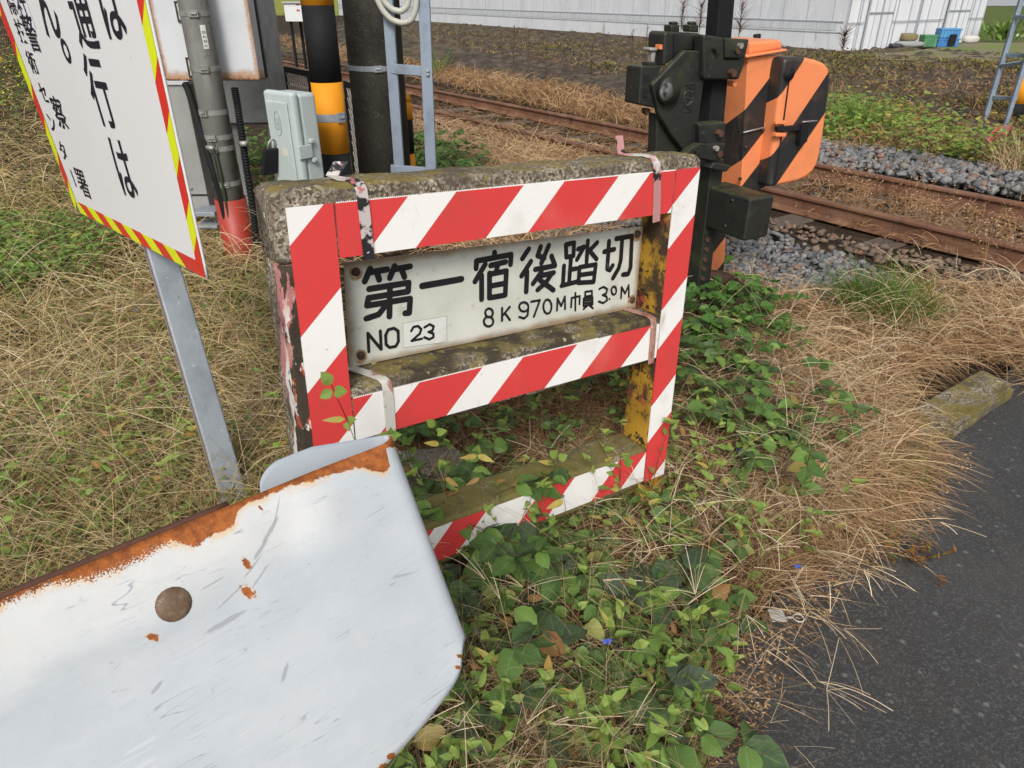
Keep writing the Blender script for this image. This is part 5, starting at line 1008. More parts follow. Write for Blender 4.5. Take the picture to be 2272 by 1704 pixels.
# ================================================================== TRACK
def railprof(z0=.0):
    return [(-.061, z0), (.061, z0), (.061, z0 + .010), (.018, z0 + .024), (.0085, z0 + .034), (.0085, z0 + .098), (.026, z0 + .108), (.032, z0 + .114), (.032, z0 + .132), (.025, z0 + .140), (-.025, z0 + .140), (-.032, z0 + .132), (-.032, z0 + .114), (-.026, z0 + .108), (-.0085, z0 + .098), (-.0085, z0 + .034), (-.018, z0 + .024), (-.061, z0 + .010)]
def rail(lbl, offs):
    rt = empty('rail', tuple(TN * offs + TD * -3)); tag(rt, lbl, 'rail', 'rails of the track'); pr = railprof(); n = len(pr); V = []
    for s_ in (-16., 9.): V += [tuple(TN * a + TD * s_ + np.array([0, 0, z])) for a, z in pr]
    o = mesh_obj('rail_bar', V, [(i, (i + 1) % n, n + (i + 1) % n, n + i) for i in range(n)] + [tuple(range(n - 1, -1, -1)), tuple(range(n, 2 * n))], M_rail, rt); bevel(o, .003, 2)
    return rt
R1 = rail('nearer rusty rail of the single track', 5.02); R2 = rail('farther rusty rail of the single track', 6.145)
slp = None; k_ = 0
for s_ in np.arange(-9.6, 2.0, .72):
    c_ = TN * 5.58 + TD * s_; fr = framef((0, 0, 0), TN, TD)
    if slp is None:
        slp = empty('sleeper', tuple(c_)); o = MB().box((-1.02, -.10, -.11), (1.02, .10, -.003), fr=fr).build('timber', M_wood, slp); bevel(o, .008)
        for a in (-.56 - .075, -.56 + .075, .565 - .075, .565 + .075): MB().tube([tuple(np.array(fr(a, .05, -.01))), tuple(np.array(fr(a, .05, .022)))], .013, 8).build('rail_spike', M_rust, slp)
        q = slp
    else: q = copy_tree(slp); q.location = tuple(c_ + np.array([0, 0, rng.uniform(-.012, .002)]))
    tag(q, 'half buried timber sleeper across the weedy rusty track', 'sleeper', 'sleepers of the track')
# ballast stones
def ballast(name, lbl, spots, smin, smax, mat, pile=.02):
    import bmesh as _b
    n = len(spots); sz = rng.uniform(smin, smax, n); vi = rng.integers(0, 16, n); Va = []; Fa = []; Ta = []; base = 0
    for k in range(16):
        b_ = _b.new(); pts_ = rng.normal(size=(11, 3)); pts_ /= np.linalg.norm(pts_, axis=1)[:, None]; pts_ *= rng.uniform(.75, 1.15, (11, 1)) * rng.uniform(.6, 1.25, 3)
        for q in pts_: b_.verts.new(q)
        r = _b.ops.convex_hull(b_, input=list(b_.verts)); _b.ops.delete(b_, geom=[g_ for g_ in r['geom_interior'] if isinstance(g_, _b.types.BMVert)], context='VERTS'); _b.ops.triangulate(b_, faces=list(b_.faces)); b_.verts.index_update()
        TV = np.array([v_.co[:] for v_ in b_.verts]); TF = np.array([[v_.index for v_ in f_.verts] for f_ in b_.faces]); b_.free()
        I = np.where(vi == k)[0]; m_ = len(I)
        if not m_: continue
        Q, _ = np.linalg.qr(rng.normal(size=(m_, 3, 3))); Vk = np.einsum('nij,kj->nki', Q, TV) * sz[I][:, None, None]; Vk[..., 2] *= .75; Vk += spots[I][:, None]; Vk[..., 2] += (sz[I] * .25 + rng.random(m_) * pile)[:, None]
        Va.append(Vk.reshape(-1, 3)); Fa.append((TF[None] + (np.arange(m_) * len(TV))[:, None, None] + base).reshape(-1, 3)); Ta.append(np.repeat(rng.random(m_), len(TV))); base += m_ * len(TV)
    o = mesh_obj(name, np.concatenate(Va), np.concatenate(Fa), mat, None, False, {'tint': ('FLOAT', np.concatenate(Ta))}); tag(o, lbl, 'ballast', kind='stuff'); return o
m, t, b, out = newmat('ballast_stone'); a = N(t, 'ShaderNodeAttribute', attribute_name='tint'); cr = N(t, 'ShaderNodeValToRGB'); el = cr.color_ramp.elements
while len(el) < 5: el.new(.5)
for e_, (p, c_) in zip(el, ((0, (.10, .10, .104)), (.4, (.17, .17, .172)), (.75, (.26, .255, .25)), (.9, (.20, .165, .125)), (1, (.27, .13, .09)))): e_.position = p; e_.color = c4(c_)
t.links.new(a.outputs['Fac'], cr.inputs[0]); v = coords(t); c = mix(t, math_(t, 'MULTIPLY', ramp(t, noise(t, v, 55, 4), .4, .7), .5), cr.outputs[0], (.10, .10, .105)); t.links.new(c, b.inputs['Base Color']); b.inputs['Roughness'].default_value = .85; b.inputs['Specular IOR Level'].default_value = .25; bump(t, b, noise(t, v, 90, 4), .4, .004)
M_bal = m
def brn(m0):
    m2 = m0.copy(); m2.name = 'ballast_rusty'
    for n_ in m2.node_tree.nodes:
        if n_.type == 'VALTORGB':
            for e_, c_ in zip(n_.color_ramp.elements, ((.12, .085, .06), (.18, .12, .08), (.23, .17, .12), (.15, .10, .07), (.22, .10, .06))): e_.color = c4(c_)
    return m2
M_balr = brn(M_bal)
P1 = scatter([(1180, 500), (1420, 430), (1620, 470), (1760, 545), (1900, 590), (2010, 640), (2000, 690), (1850, 700), (1640, 680), (1500, 640), (1230, 590)], 4200)
ballast('ballast', 'grey crushed stone ballast between the gate machine and the nearer rail', P1, .020, .042, M_bal, .04)
P1 = scatter([(1770, 395), (1800, 330), (1870, 325), (1960, 340), (2120, 365), (2300, 405), (2420, 440), (2420, 505), (2272, 447), (2080, 412), (1900, 380)], 2200)
ballast('ballast', 'grey crushed stone ballast along the far side of the farther rail', P1, .030, .060, M_bal, .07)
P1 = scatter([(1640, 470), (1720, 488), (2400, 640), (2400, 670), (1960, 580), (1750, 520)], 260); P1[:, 2] -= .02
ballast('ballast', 'rust brown stones lying at the foot of the nearer rail', P1, .018, .040, M_balr, .02)
P1 = scatter([(1950, 480), (2050, 470), (2400, 560), (2420, 600), (2200, 545)], 500); P1 = np.concatenate([P1, scatter([(1800, 420), (2272, 500), (2272, 540), (1800, 440)], 260)])
ballast('ballast', 'mixed small stones between the two rails', P1, .014, .032, M_balr, .01)
# ================================================================== GREENHOUSES AND FARM THINGS
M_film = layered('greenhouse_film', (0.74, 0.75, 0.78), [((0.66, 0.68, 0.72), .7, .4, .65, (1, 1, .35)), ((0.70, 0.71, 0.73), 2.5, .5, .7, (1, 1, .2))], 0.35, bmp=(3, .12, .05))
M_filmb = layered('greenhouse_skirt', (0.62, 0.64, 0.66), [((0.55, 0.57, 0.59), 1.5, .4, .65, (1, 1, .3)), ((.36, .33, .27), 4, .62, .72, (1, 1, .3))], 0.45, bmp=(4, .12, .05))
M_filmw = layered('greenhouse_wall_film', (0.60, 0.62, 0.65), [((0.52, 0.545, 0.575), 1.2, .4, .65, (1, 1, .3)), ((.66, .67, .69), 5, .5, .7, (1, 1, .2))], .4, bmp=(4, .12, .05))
M_pipe = layered('zinc_pipe', (0.46, 0.49, 0.53), [], .45, .4, bmp=None)
ga1 = np.array([.783, .622, 0]); gl = np.array([-.481, .877, 0]); 
C1 = at(1866, 116); C1[2] = 0
gside = (at(956, 50) - C1); gside[2] = 0; gl = gside / np.linalg.norm(gside); ga1 = at(2165, 92) - C1; ga1[2] = 0; ga1 /= np.linalg.norm(ga1)
def greenhouse(lbl, u0, wd, length, door):
    rt = empty('greenhouse', tuple(C1 + ga1 * u0)); tag(rt, lbl, 'greenhouse', 'plastic greenhouses at the field edge'); fr = framef((0, 0, 0), ga1, gl)
    eave, ridge = 1.42, 2.75; arc = [(0, 0), (0, eave)] + [(wd / 2 - wd / 2 * math.cos(a), eave + (ridge - eave) * math.sin(a)) for a in np.linspace(.12, math.pi - .12, 15)] + [(wd, eave), (wd, 0)]
    mb = MB(); V = [fr(a, b_, z) for b_ in np.linspace(0, length, 9) for a, z in arc]; n = len(arc)
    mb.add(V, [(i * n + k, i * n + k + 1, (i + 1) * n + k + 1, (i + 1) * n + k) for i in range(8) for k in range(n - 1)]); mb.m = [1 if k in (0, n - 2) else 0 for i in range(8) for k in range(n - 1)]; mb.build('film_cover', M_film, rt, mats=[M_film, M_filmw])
    MB().prism(arc, .02, .05, fr).build('end_wall', M_film, rt)
    mb = MB()
    for b_ in np.arange(.5, length, .9): mb.box((-.014, b_ - .006, 0), (-.003, b_ + .006, eave), fr=fr)
    for z, h_ in ((eave, .022), (.78, .016), (.50, .012)): mb.box((-.026, .1, z - h_), (-.0145, length, z + h_), fr=fr)
    mb.build('side_pipes', M_pipe, rt)
    mb = MB(); mb.box((-.010, .1, .0), (-.004, length, .52), fr=fr); mb.build('skirt', M_filmb, rt)
    mb = MB(); mb.box((-.0125, .3, .55), (-.0105, length, .77), fr=fr); mb.build('vent_net', layered('vent_net', (.52, .54, .56), [((.42, .44, .46), 14, .45, .6, (1, 1, .1))], .7, bmp=None), rt)
    mb = MB(); mb.box((-.10, .2, .012), (-.03, length, .05), fr=fr); mb.build('base_rail', M_wood, rt)
    # end wall posts, rails and sliding door
    mb = MB()
    for a in (.02, .55, wd - .55, wd - .02, door[0] - .28, door[1] + .35): mb.box((a - .013, -.02, 0), (a + .013, .018, eave + .95 * math.sin(math.pi * a / wd)), fr=fr)
    for z in (.75, 1.42): mb.box((.03, -.034, z - .012), (door[0] - .05, -.021, z + .012), fr=fr); mb.box((door[1] + .05, -.034, z - .012), (wd - .03, -.021, z + .012), fr=fr)
    mb.build('end_frame', M_pipe, rt)
    dr = MB().box((door[0], -.075, .02), (door[1], -.05, 2.1), fr=fr).build('door', M_film, rt)
    mb = MB(); wdr = door[1] - door[0]
    for a in (door[0], door[0] + wdr * .5, door[0] + wdr * .53, door[1]): mb.box((a - .022, -.095, 0.02), (a + .022, -.076, 2.1), fr=fr)
    for a in (door[0] + wdr * .25, door[0] + wdr * .77): mb.box((a - .010, -.092, 0.02), (a + .010, -.0765, 2.1), fr=fr)
    mb.box((door[0] + .03, -.108, .98), (door[1] - .03, -.0955, 1.02), fr=fr); mb.build('door_frame', M_pipe, dr)
L1 = 44.0
greenhouse('nearer long white film greenhouse with its double door end', 0.0, 4.05, L1, (.95, 2.35))
greenhouse('farther white film greenhouse behind the blue crates', 4.15, 4.6, 30.0, (1.7, 3.3))
def ground_pt(px, py): p = at(px, py); p[2] = 0; return p
def crate(nm, lbl, x0, x1, yt, yb, mat, z0=.035, zt=None):
    A = ground_pt(x0, yb); B = ground_pt(x1, yb); wd = np.linalg.norm(B - A); e = (B - A) / wd; nn = np.array([-e[1], e[0], 0]); h_ = zt or .3
    rt = empty(nm, (A[0], A[1], z0)); tag(rt, lbl, 'crate'); fr = framef((0, 0, 0), e, nn); mb = MB(); d_ = .38; t_ = .03
    mb.box((0, 0, 0), (wd, t_, h_), fr=fr).box((0, d_ - t_, 0), (wd, d_, h_), fr=fr).box((0, t_, 0), (t_, d_ - t_, h_), fr=fr).box((wd - t_, t_, 0), (wd, d_ - t_, h_), fr=fr).box((t_, t_, .0), (wd - t_, d_ - t_, .03), fr=fr)
    o = mb.build('shell', mat, rt); bevel(o, .015, 2)
    mb = MB(); mb.box((-.02, -.02, h_ - .05), (wd + .02, -.002, h_ - .01), fr=fr)
    for a in np.linspace(.1, wd - .1, 5): mb.box((a - .012, -.014, .02), (a + .012, -.002, h_ - .055), fr=fr)
    mb.build('rib', mat, rt); return rt, fr, wd
M_cg = layered('crate_green', (.06, .20, .09), [((.10, .24, .12), 5, .45, .7)], .5, bmp=None); M_cb = layered('crate_blue', (.035, .16, .42), [((.07, .24, .50), 4, .45, .7)], .5, bmp=None); M_cb2 = layered('crate_blue_pale', (.07, .25, .48), [((.05, .18, .42), 4, .45, .7)], .5, bmp=None)
crate('crate', 'green plastic crate on the grass beside the blue crates', 2047, 2076, 90, 107.5, M_cg, .035, .34)
crate('crate', 'dark blue crate at the bottom of the stack by the greenhouse', 2078, 2124, 90, 107, M_cb, .035, .24)
rt, fr, wd = crate('crate', 'lighter blue crate on top of the stack by the greenhouse', 2080, 2123, 80, 107, M_cb2, .285, .27)
p = atY(2115, 84, at(2115, 107)[1] - .06); o = MB().box((-.12, -.02, -.22), (.10, .0, .10)).build('dark_cloth', M_black, None); o.location = tuple(p); bevel(o, .01); tag(o, 'black cloth hanging over the blue crates', 'cloth')
def lump(nm, lbl, cat, px, py, sx, sy, sz, mat, z0=.035):
    import bmesh as _b
    b_ = _b.new(); _b.ops.create_icosphere(b_, subdivisions=3, radius=1.0)
    for v_ in b_.verts:
        c_ = v_.co; s_ = max(abs(c_.x), abs(c_.y), abs(c_.z)); c_ *= (1 / s_) ** .6; k = 1 + .12 * (vnoise(np.array([c_.x * 2.3 + 9]), np.array([c_.y * 2.3 + c_.z * 1.7 + 5]), 3)[0] - .5) * 2; v_.co = (c_.x * sx * k, c_.y * sy * k, (c_.z + 1) * .5 * sz * k)
    me = bpy.data.meshes.new(nm); b_.to_mesh(me); b_.free(); me.materials.append(mat); o = bpy.data.objects.new(nm, me); COL.objects.link(o); p = at(px, py); o.location = (p[0], p[1], z0); me.polygons.foreach_set('use_smooth', np.ones(len(me.polygons), bool)); tag(o, lbl, cat); return o
lump('planter', 'grey planter box with brown growth in front of the greenhouse', 'planter', 2015, 107, .42, .2, .16, layered('planter_grey', (.26, .27, .27), [], .8))
lump('dry_clump', 'brown clump of dry growth on the grey planter', 'plant', 2011, 106, .25, .14, .22, layered('clump', (.16, .15, .07), [((.26, .13, .07), 8, .5, .65)], .9), .19)
lump('basin', 'small dark basin on the ground left of the planter', 'basin', 1985, 110, .18, .14, .13, layered('basin_dark', (.03, .025, .04), [], .5))
lump('sack', 'pale folded sack leaning at the farther greenhouse corner', 'sack', 2150, 98, .26, .12, .22, layered('sack_pale', (.50, .48, .44), [((.4, .38, .34), 5, .45, .65)], .7))
o = MB().tube([at(2232, 93) + np.array([0, 0, .2]), at(2268, 93) + np.array([0, 0, .2])], .055, 10).build('white_pipe', layered('pvc_white', (.6, .6, .58), [], .5, bmp=None), None, True); tag(o, 'white pipe lying by the leafy green plant', 'pipe')
# far ladder and striped pole on the other side of the track
FLY = 9.8
fA0, fA1, fB0, fB1 = atY(2266, 0, FLY), atY(2183, 270, FLY), atY(2300, 60, FLY - .35), atY(2228, 286, FLY - .35)
fl = empty('ladder', ext(fA0, fA1, 0)); fo = np.array(fl.location); tag(fl, 'far grey ladder leaning beyond the track at the right edge', 'ladder')
bar_('side_rail', ext(fA0, fA1, 0), ext(fA0, fA1, 2.4), .055, .04, M_ladder, fl, fo); bar_('side_rail', ext(fB0, fB1, 0), ext(fB0, fB1, 2.4), .05, .04, M_ladder, fl, fo)
for (xa, ya, xb, yb) in ((2234, 122, 2290, 124), (2219, 146, 2275, 138), (2204, 216, 2256, 219), (2254, 38, 2300, 38)): bar_('rung', atY(xa, ya, FLY - .02), atY(xb, yb, FLY - .33), .028, .045, M_ladder, fl, fo, (0, 1, 0))
FP = atY(2268, 200, 10.2); fp = empty('signal_pole', (FP[0], FP[1], 0)); tag(fp, 'far yellow and black banded pole beyond the track at the right edge', 'pole'); mb = MB()
zf = [zat(2262, y, 10.1) for y in (276, 231, 172, 60)]
for z0, z1, mi in ((0, max(.01, zf[1]), 1), (zf[1], zf[2], 0), (zf[2], zf[3], 1), (zf[3], zf[3] + .5, 0)): mb.tube([(0, 0, z0), (0, 0, z1)], .10, 24, mi)
mb.build('pole', M_oy, fp, True, mats=[M_oy, M_black])
p = at(2190, 352); e = np.array([.8, .6, 0]); fr = framef(p, e, (-.6, .8, 0), (.35, .2, .9)); o = MB().box((-.18, 0, .0), (.2, .03, .34), fr=fr).build('red_board', layered('red_faded', (.45, .10, .09), [((.35, .18, .15), 6, .45, .6)], .6), None); tag(o, 'faded red board lying in the weeds under the far ladder', 'board')
# ================================================================== KERB AND SMALL THINGS
def stone_block(nm, lbl, cat, quad, h_, mat, sub=14, amp=.012):
    """worn block whose top outline is given by ground pixels"""
    import bmesh as _b
    Q = [at(x, y, h_) for x, y in quad]; c0 = sum(Q) / 4; V = []; b_ = _b.new()
    T = [b_.verts.new((q[0] - c0[0], q[1] - c0[1], h_)) for q in Q]; Bt = [b_.verts.new((q[0] - c0[0], q[1] - c0[1], -.05)) for q in Q]
    b_.faces.new(T); b_.faces.new(Bt[::-1])
    for i in range(4): b_.faces.new((T[i], Bt[i], Bt[(i + 1) % 4], T[(i + 1) % 4]))
    _b.ops.recalc_face_normals(b_, faces=b_.faces); _b.ops.bevel(b_, geom=list(b_.edges), offset=.014, segments=2, affect='EDGES'); _b.ops.triangulate(b_, faces=[f_ for f_ in b_.faces if len(f_.verts) > 4]); _b.ops.subdivide_edges(b_, edges=list(b_.edges), cuts=5, use_grid_fill=True)
    for v_ in b_.verts:
        k = amp * 2 * (fbm(np.array([v_.co.x * 18 + 40]), np.array([v_.co.y * 18 + v_.co.z * 25 + 30]), 6)[0] - .5); v_.co.z += k; v_.co.x += k * .7; v_.co.y -= k * .5
    me = bpy.data.meshes.new(nm); b_.to_mesh(me); b_.free(); me.materials.append(mat); o = bpy.data.objects.new(nm, me); COL.objects.link(o); o.location = (c0[0], c0[1], 0); tag(o, lbl, cat); return o
M_kerb = concrete('kerb_mossy', [((0.15, 0.125, 0.03), 7, .42, .62, (1, 1, 1)), ((0.10, .085, .05), 13, .52, .66, (1, 1, 1)), ((.33, .31, .26), 60, .60, .68, (1, 1, 1))])
stone_block('kerb_stone', 'mossy broken kerb stone at the edge of the asphalt', 'kerb stone', [(2172, 818), (2256, 852), (2116, 948), (2014, 908)], .065, M_kerb)
stone_block('kerb_stone', 'half buried lower kerb stone under the dry grass', 'kerb stone', [(2030, 925), (2100, 955), (2020, 1020), (1940, 1000)], .035, M_kerb)
stone_block('concrete_slab', 'pale grey concrete slab on the ground behind the barrier', 'slab', [(840, 1000), (1010, 985), (1060, 1040), (860, 1075)], .10, concrete('slab_grey', [((.24, .23, .21), 5, .35, .6, (1, 1, 1))]), amp=.006)
stone_block('concrete_slab', 'dark broken concrete edge behind the ladder foot', 'slab', [(975, 395), (1110, 385), (1130, 408), (985, 425)], .06, concrete('slab_dark', []), amp=.02)
p = at(1770, 1378); rg = empty('plastic_tag', (p[0], p[1], .012)); tag(rg, 'clear plastic tag with a ring lying on the asphalt edge', 'litter')
M_clear = layered('clear_plastic', (.55, .55, .54), [], .2, bmp=None)
MB().tube([(.014 * math.cos(a), .014 * math.sin(a), 0) for a in np.linspace(0, 2 * math.pi, 20)], .0022, 6).build('ring', M_clear, rg, True)
o = MB().box((-.075, -.0, -.002), (-.012, .004, .001)).box((-.075, -.012, -.002), (-.035, -.0005, .0005)).box((-.075, .0045, -.002), (-.035, .03, .0005)).build('flap', M_clear, rg)
# ================================================================== VEGETATION
def hgt_clear(P, r=.12, pts=None):
    k = np.ones(len(P), bool)
    for q in (pts or []): k &= np.hypot(P[:, 0] - q[0], P[:, 1] - q[1]) > r
    return P[k]
# --- left verge: fallen straw
polyL = [(-500, 30), (345, 30), (420, 250), (480, 520), (560, 470), (640, 430), (700, 700), (720, 1040), (600, 1180), (-500, 1720)]
polyL2 = [(560, 400), (1250, 330), (1400, 450), (1300, 640), (900, 560), (700, 620), (600, 560)]
polyRs = [(1440, 640), (1640, 660), (1850, 690), (2030, 655), (2180, 650), (2600, 760), (2600, 960), (2240, 850), (2150, 800), (2030, 900), (1960, 1080), (1800, 1180), (1640, 1080), (1560, 960), (1480, 800)]
def straw(name, lbl, poly, n, mat, L=(.25, .6), az0=0.1, azs=.95, low=.5, wd=(.0018, .0042), up=.25, tint=(0, 1), kind='stuff', cat='grass'):
    P = scatter(poly, n); KX, KY = projv(P); P = P[~inpoly([(1990, 850), (2150, 795), (2300, 830), (2300, 900), (2110, 1010), (1950, 960)], KX, KY)]; n = len(P); r = rng.random(n); near = np.clip(np.hypot(P[:, 0], P[:, 1]) / 3, .45, 1.6)
    az = np.where(rng.random(n) < .5, az0, az0 + math.pi) + rng.normal(0, azs, n) + 2.6 * (fbm(P[:, 0] * 1.6, P[:, 1] * 1.6, 2) - .5)
    pitch = np.where(r < up, U_(.7, 1.4, n), U_(.1, .75, n)); droop = U_(.4, 1.5, n)
    P[:, 2] = rng.random(n) ** 2 * low * .25
    tv_ = np.clip(tint[0] + (tint[1] - tint[0]) * (.5 * rng.random(n) + .55 * fbm(P[:, 0] * 2.2, P[:, 1] * 2.2, 9) - .05) + .9 * (P[:, 2] - .03), 0, 1)
    v = Veg(); v.blades(P, az, pitch, U_(*L, n) * np.where(r < up, .8, 1), U_(*wd, n) * near, droop, tv_, seg=5, wob=.10)
    o = v.build(name, mat); tag(o, lbl, cat, kind=kind); return o
straw('dry_grass', 'fallen straw coloured dry grass covering the left verge', polyL, 32000, M_strawg, L=(.18, .5), low=.40, up=.3, tint=(.08, 1.1))
straw('dry_grass', 'dry brown grass among the poles behind the barrier', polyL2, 7000, M_straw, L=(.15, .42), low=.4, up=.4, wd=(.002, .004))
straw('dry_grass', 'reddish fallen dry grass between the gate machine and the asphalt', polyRs, 26000, M_straw, L=(.10, .36), az0=.3, azs=1.3, low=.35, up=.15, wd=(.0018, .0042))
polyT = [(560, 95), (700, 85), (960, 190), (1400, 290), (1500, 330), (2000, 430), (2500, 570), (2500, 650), (2000, 540), (1650, 440), (1400, 380), (900, 250), (560, 150)]
straw('dry_grass', 'brown tangled dead grass along the railway track', polyT, 9000, M_straw, L=(.06, .20), low=.22, up=.45, wd=(.002, .0045), tint=(0, .6))
straw('dry_grass', 'pale dry grass bank before the nearer rail', [(880, 255), (960, 262), (1200, 310), (1420, 370), (1420, 440), (1100, 390), (900, 360)], 6000, M_straw, L=(.12, .32), low=.35, up=.5, wd=(.002, .004), tint=(.2, 1))
straw('dry_grass', 'brown weeds standing beyond the farther rail', [(560, 70), (960, 150), (1250, 205), (1500, 260), (1500, 310), (1300, 268), (1000, 195), (560, 92)], 7000, M_straw, L=(.15, .5), low=.3, up=.85, wd=(.004, .009), tint=(0, .75))
straw('dry_grass', 'dead weeds on the far bank by the far ladder', [(1830, 320), (2000, 310), (2400, 380), (2400, 430), (2100, 350), (1850, 345)], 3200, M_straw, L=(.12, .4), low=.3, up=.7, wd=(.003, .007), tint=(.1, .9))
straw('dry_grass', 'reddish brown dead stems among the straw of the left verge', polyL, 6000, M_straw, L=(.12, .4), low=.45, up=.35, tint=(-.1, .5), azs=1.0)
straw('dry_grass', 'pale bleached straws on top of the left verge', polyL, 5200, M_seed, L=(.2, .55), low=.9, up=.4, wd=(.0014, .0026), tint=(.0, .8), azs=.8)
straw('dry_grass', 'pale bleached straws over the dry grass by the asphalt', polyRs, 2600, M_seed, L=(.12, .4), az0=.3, low=.9, up=.35, wd=(.0014, .0026), tint=(.0, .8), azs=.9)
# --- green grass in the left verge and in tufts
P = scatter(polyL, 26000); k = fbm(P[:, 0] * 1.1 + 5, P[:, 1] * 1.1, 21) + .25 * (rng.random(len(P)) - .5); P = P[k > .45]; n = len(P)
v = Veg(); v.blades(P, rng.random(n) * 6.28, U_(.5, 1.4, n), U_(.06, .20, n), U_(.003, .007, n), U_(.3, 1.6, n), np.clip(rng.random(n), 0, 1), seg=4)
tag(v.build('green_grass', M_grass), 'short green grass growing through the straw on the left verge', 'grass', kind='stuff')
P = scatter(polyL, 14000); k = fbm(P[:, 0] * 1.1 + 5, P[:, 1] * 1.1, 21) + .2 * (rng.random(len(P)) - .5); P = P[k > .43]; n = len(P)
def rdir(n, el=(-.2, .6)):
    a = rng.random(n) * 6.283; e = U_(*el, n); return np.stack([np.cos(a) * np.cos(e), np.sin(a) * np.cos(e), np.sin(e)], 1)
UPN = lambda n: np.stack([rng.normal(0, .25, n), rng.normal(0, .25, n) - .12, np.ones(n)], 1)
P[:, 2] = U_(.02, .12, n); v = Veg(); v.leaves(P, rdir(n), UPN(n), U_(.025, .06, n), U_(.010, .022, n), np.clip(rng.beta(2, 2.2, n) * 1.02, 0, 1), 'lance')
tag(v.build('verge_herbs', M_leafb), 'small green herbs under the straw of the left verge', 'weeds', kind='stuff')
# lush patch at the far left edge
P = scatter([(-300, 520), (150, 525), (290, 560), (240, 640), (60, 690), (-300, 700)], 4600); n = len(P); P[:, 2] = U_(.05, .22, n); v = Veg()
v.leaves(P, rdir(n), UPN(n), U_(.03, .07, n), U_(.012, .028, n), rng.beta(2, 3, n), 'oval'); tag(v.build('weed_patch', M_leafb), 'lush green weed patch at the left edge', 'weeds', kind='stuff')
P = scatter([(-300, 150), (120, 140), (200, 210), (190, 270), (-300, 290)], 1600); n = len(P); P[:, 2] = np.abs(rng.normal(.25, .2, n)); v = Veg()
v.leaves(P, rdir(n, (.2, 1.2)), UPN(n), U_(.06, .16, n), U_(.012, .03, n), rng.beta(2, 3, n) * .8, 'lance')
gb_ = v.build('bush', M_leafd); tag(gb_, 'green bush with yellow flower plumes at the far left edge', 'bush')
P = P[rng.random(n) < .8] ; P = P[P[:, 0] < np.quantile(P[:, 0], 1)]; n = len(P); P[:, 2] += .12; v = Veg(); v.leaves(P, rdir(n, (-.2, 1)), UPN(n), U_(.02, .05, n), U_(.015, .035, n), np.full(n, .9), 'oval')
v.build('flowers', leafmat('goldenrod', [(0, (.5, .30, .01)), (.5, (.55, .38, .015)), (1, (.62, .45, .02))], .2, .6, False), gb_)
P = scatter([(-200, 900), (430, 870), (500, 1090), (300, 1240), (-200, 1420)], 3000); n = len(P); k_ = fbm(P[:, 0] * 4, P[:, 1] * 4, 61) + .2 * (rng.random(n) - .5); P = P[k_ > .47]; n = len(P); P[:, 2] = U_(.04, .16, n); v = Veg()
v.leaves(P, rdir(n), UPN(n), U_(.018, .045, n), U_(.009, .02, n), np.clip(rng.beta(2, 2, n) * 1.0, 0, 1), 'lance'); tag(v.build('verge_herbs', M_leafb), 'green herbs beside the foot of the sign post', 'weeds', kind='stuff')
P = scatter([(1560, 1480), (1650, 1400), (1760, 1310), (1980, 1130), (2100, 1000), (2180, 1010), (2040, 1190), (1860, 1340), (1740, 1480), (1660, 1704), (1550, 1704)], 1500); n = len(P); P[:, 2] = .006; v = Veg()
v.leaves(P, rdir(n, (-.02, .15)), UPN(n), U_(.004, .016, n), U_(.002, .006, n), rng.random(n) * .8, 'lance'); tag(v.build('litter', M_straw), 'brown plant litter strewn along the asphalt edge', 'litter', kind='stuff')
# --- field regrowth
P = scatter([(560, 30), (900, 40), (1400, 75), (1850, 112), (2350, 140), (2350, 330), (1820, 230), (1400, 170), (960, 90)], 30000); P = P[(P @ TN > 7.9) & (P @ TN < 23.5)]
k = fbm(P[:, 0] * .7, P[:, 1] * .7, 33) + .22 * (rng.random(len(P)) - .5); P = P[k > .57]; n = len(P); P[:, 2] = .03 + fieldz(P[:, 0], P[:, 1])
v = Veg(); dd = np.hypot(P[:, 0], P[:, 1]); v.leaves(P, rdir(n, (.1, 1.0)), UPN(n), U_(.03, .07, n) * np.clip(dd / 10, .7, 1.8), U_(.012, .028, n) * np.clip(dd / 10, .7, 1.8), np.clip(rng.beta(2.5, 1.6, n) * .97, 0, 1), 'oval')
tag(v.build('field_regrowth', leafmat('regrowth', [(0, (.06, .06, .02)), (.4, (.12, .115, .035)), (.8, (.21, .185, .06)), (1, (.28, .22, .11))], .2, .6, False)), 'yellow green regrowth scattered over the tilled field', 'weeds', kind='stuff')
n = 9000; P = scatter([(560, 40), (900, 50), (1400, 85), (1850, 118), (2350, 145), (2350, 330), (1820, 240), (1400, 180), (960, 100)], n); P = P[(P @ TN > 7.7)]; n = len(P); P[:, 2] = .02 + fieldz(P[:, 0], P[:, 1]); v = Veg(); dd = np.hypot(P[:, 0], P[:, 1])
v.blades(P, rng.random(n) * 6.28, U_(.1, 1.3, n), U_(.06, .18, n), U_(.005, .010, n) * np.clip(dd / 8, .6, 2), U_(.2, 1, n), rng.random(n) * .45, seg=3); tag(v.build('crop_stubble', M_straw), 'dead stubble litter lying on the tilled field', 'stubble', kind='stuff')
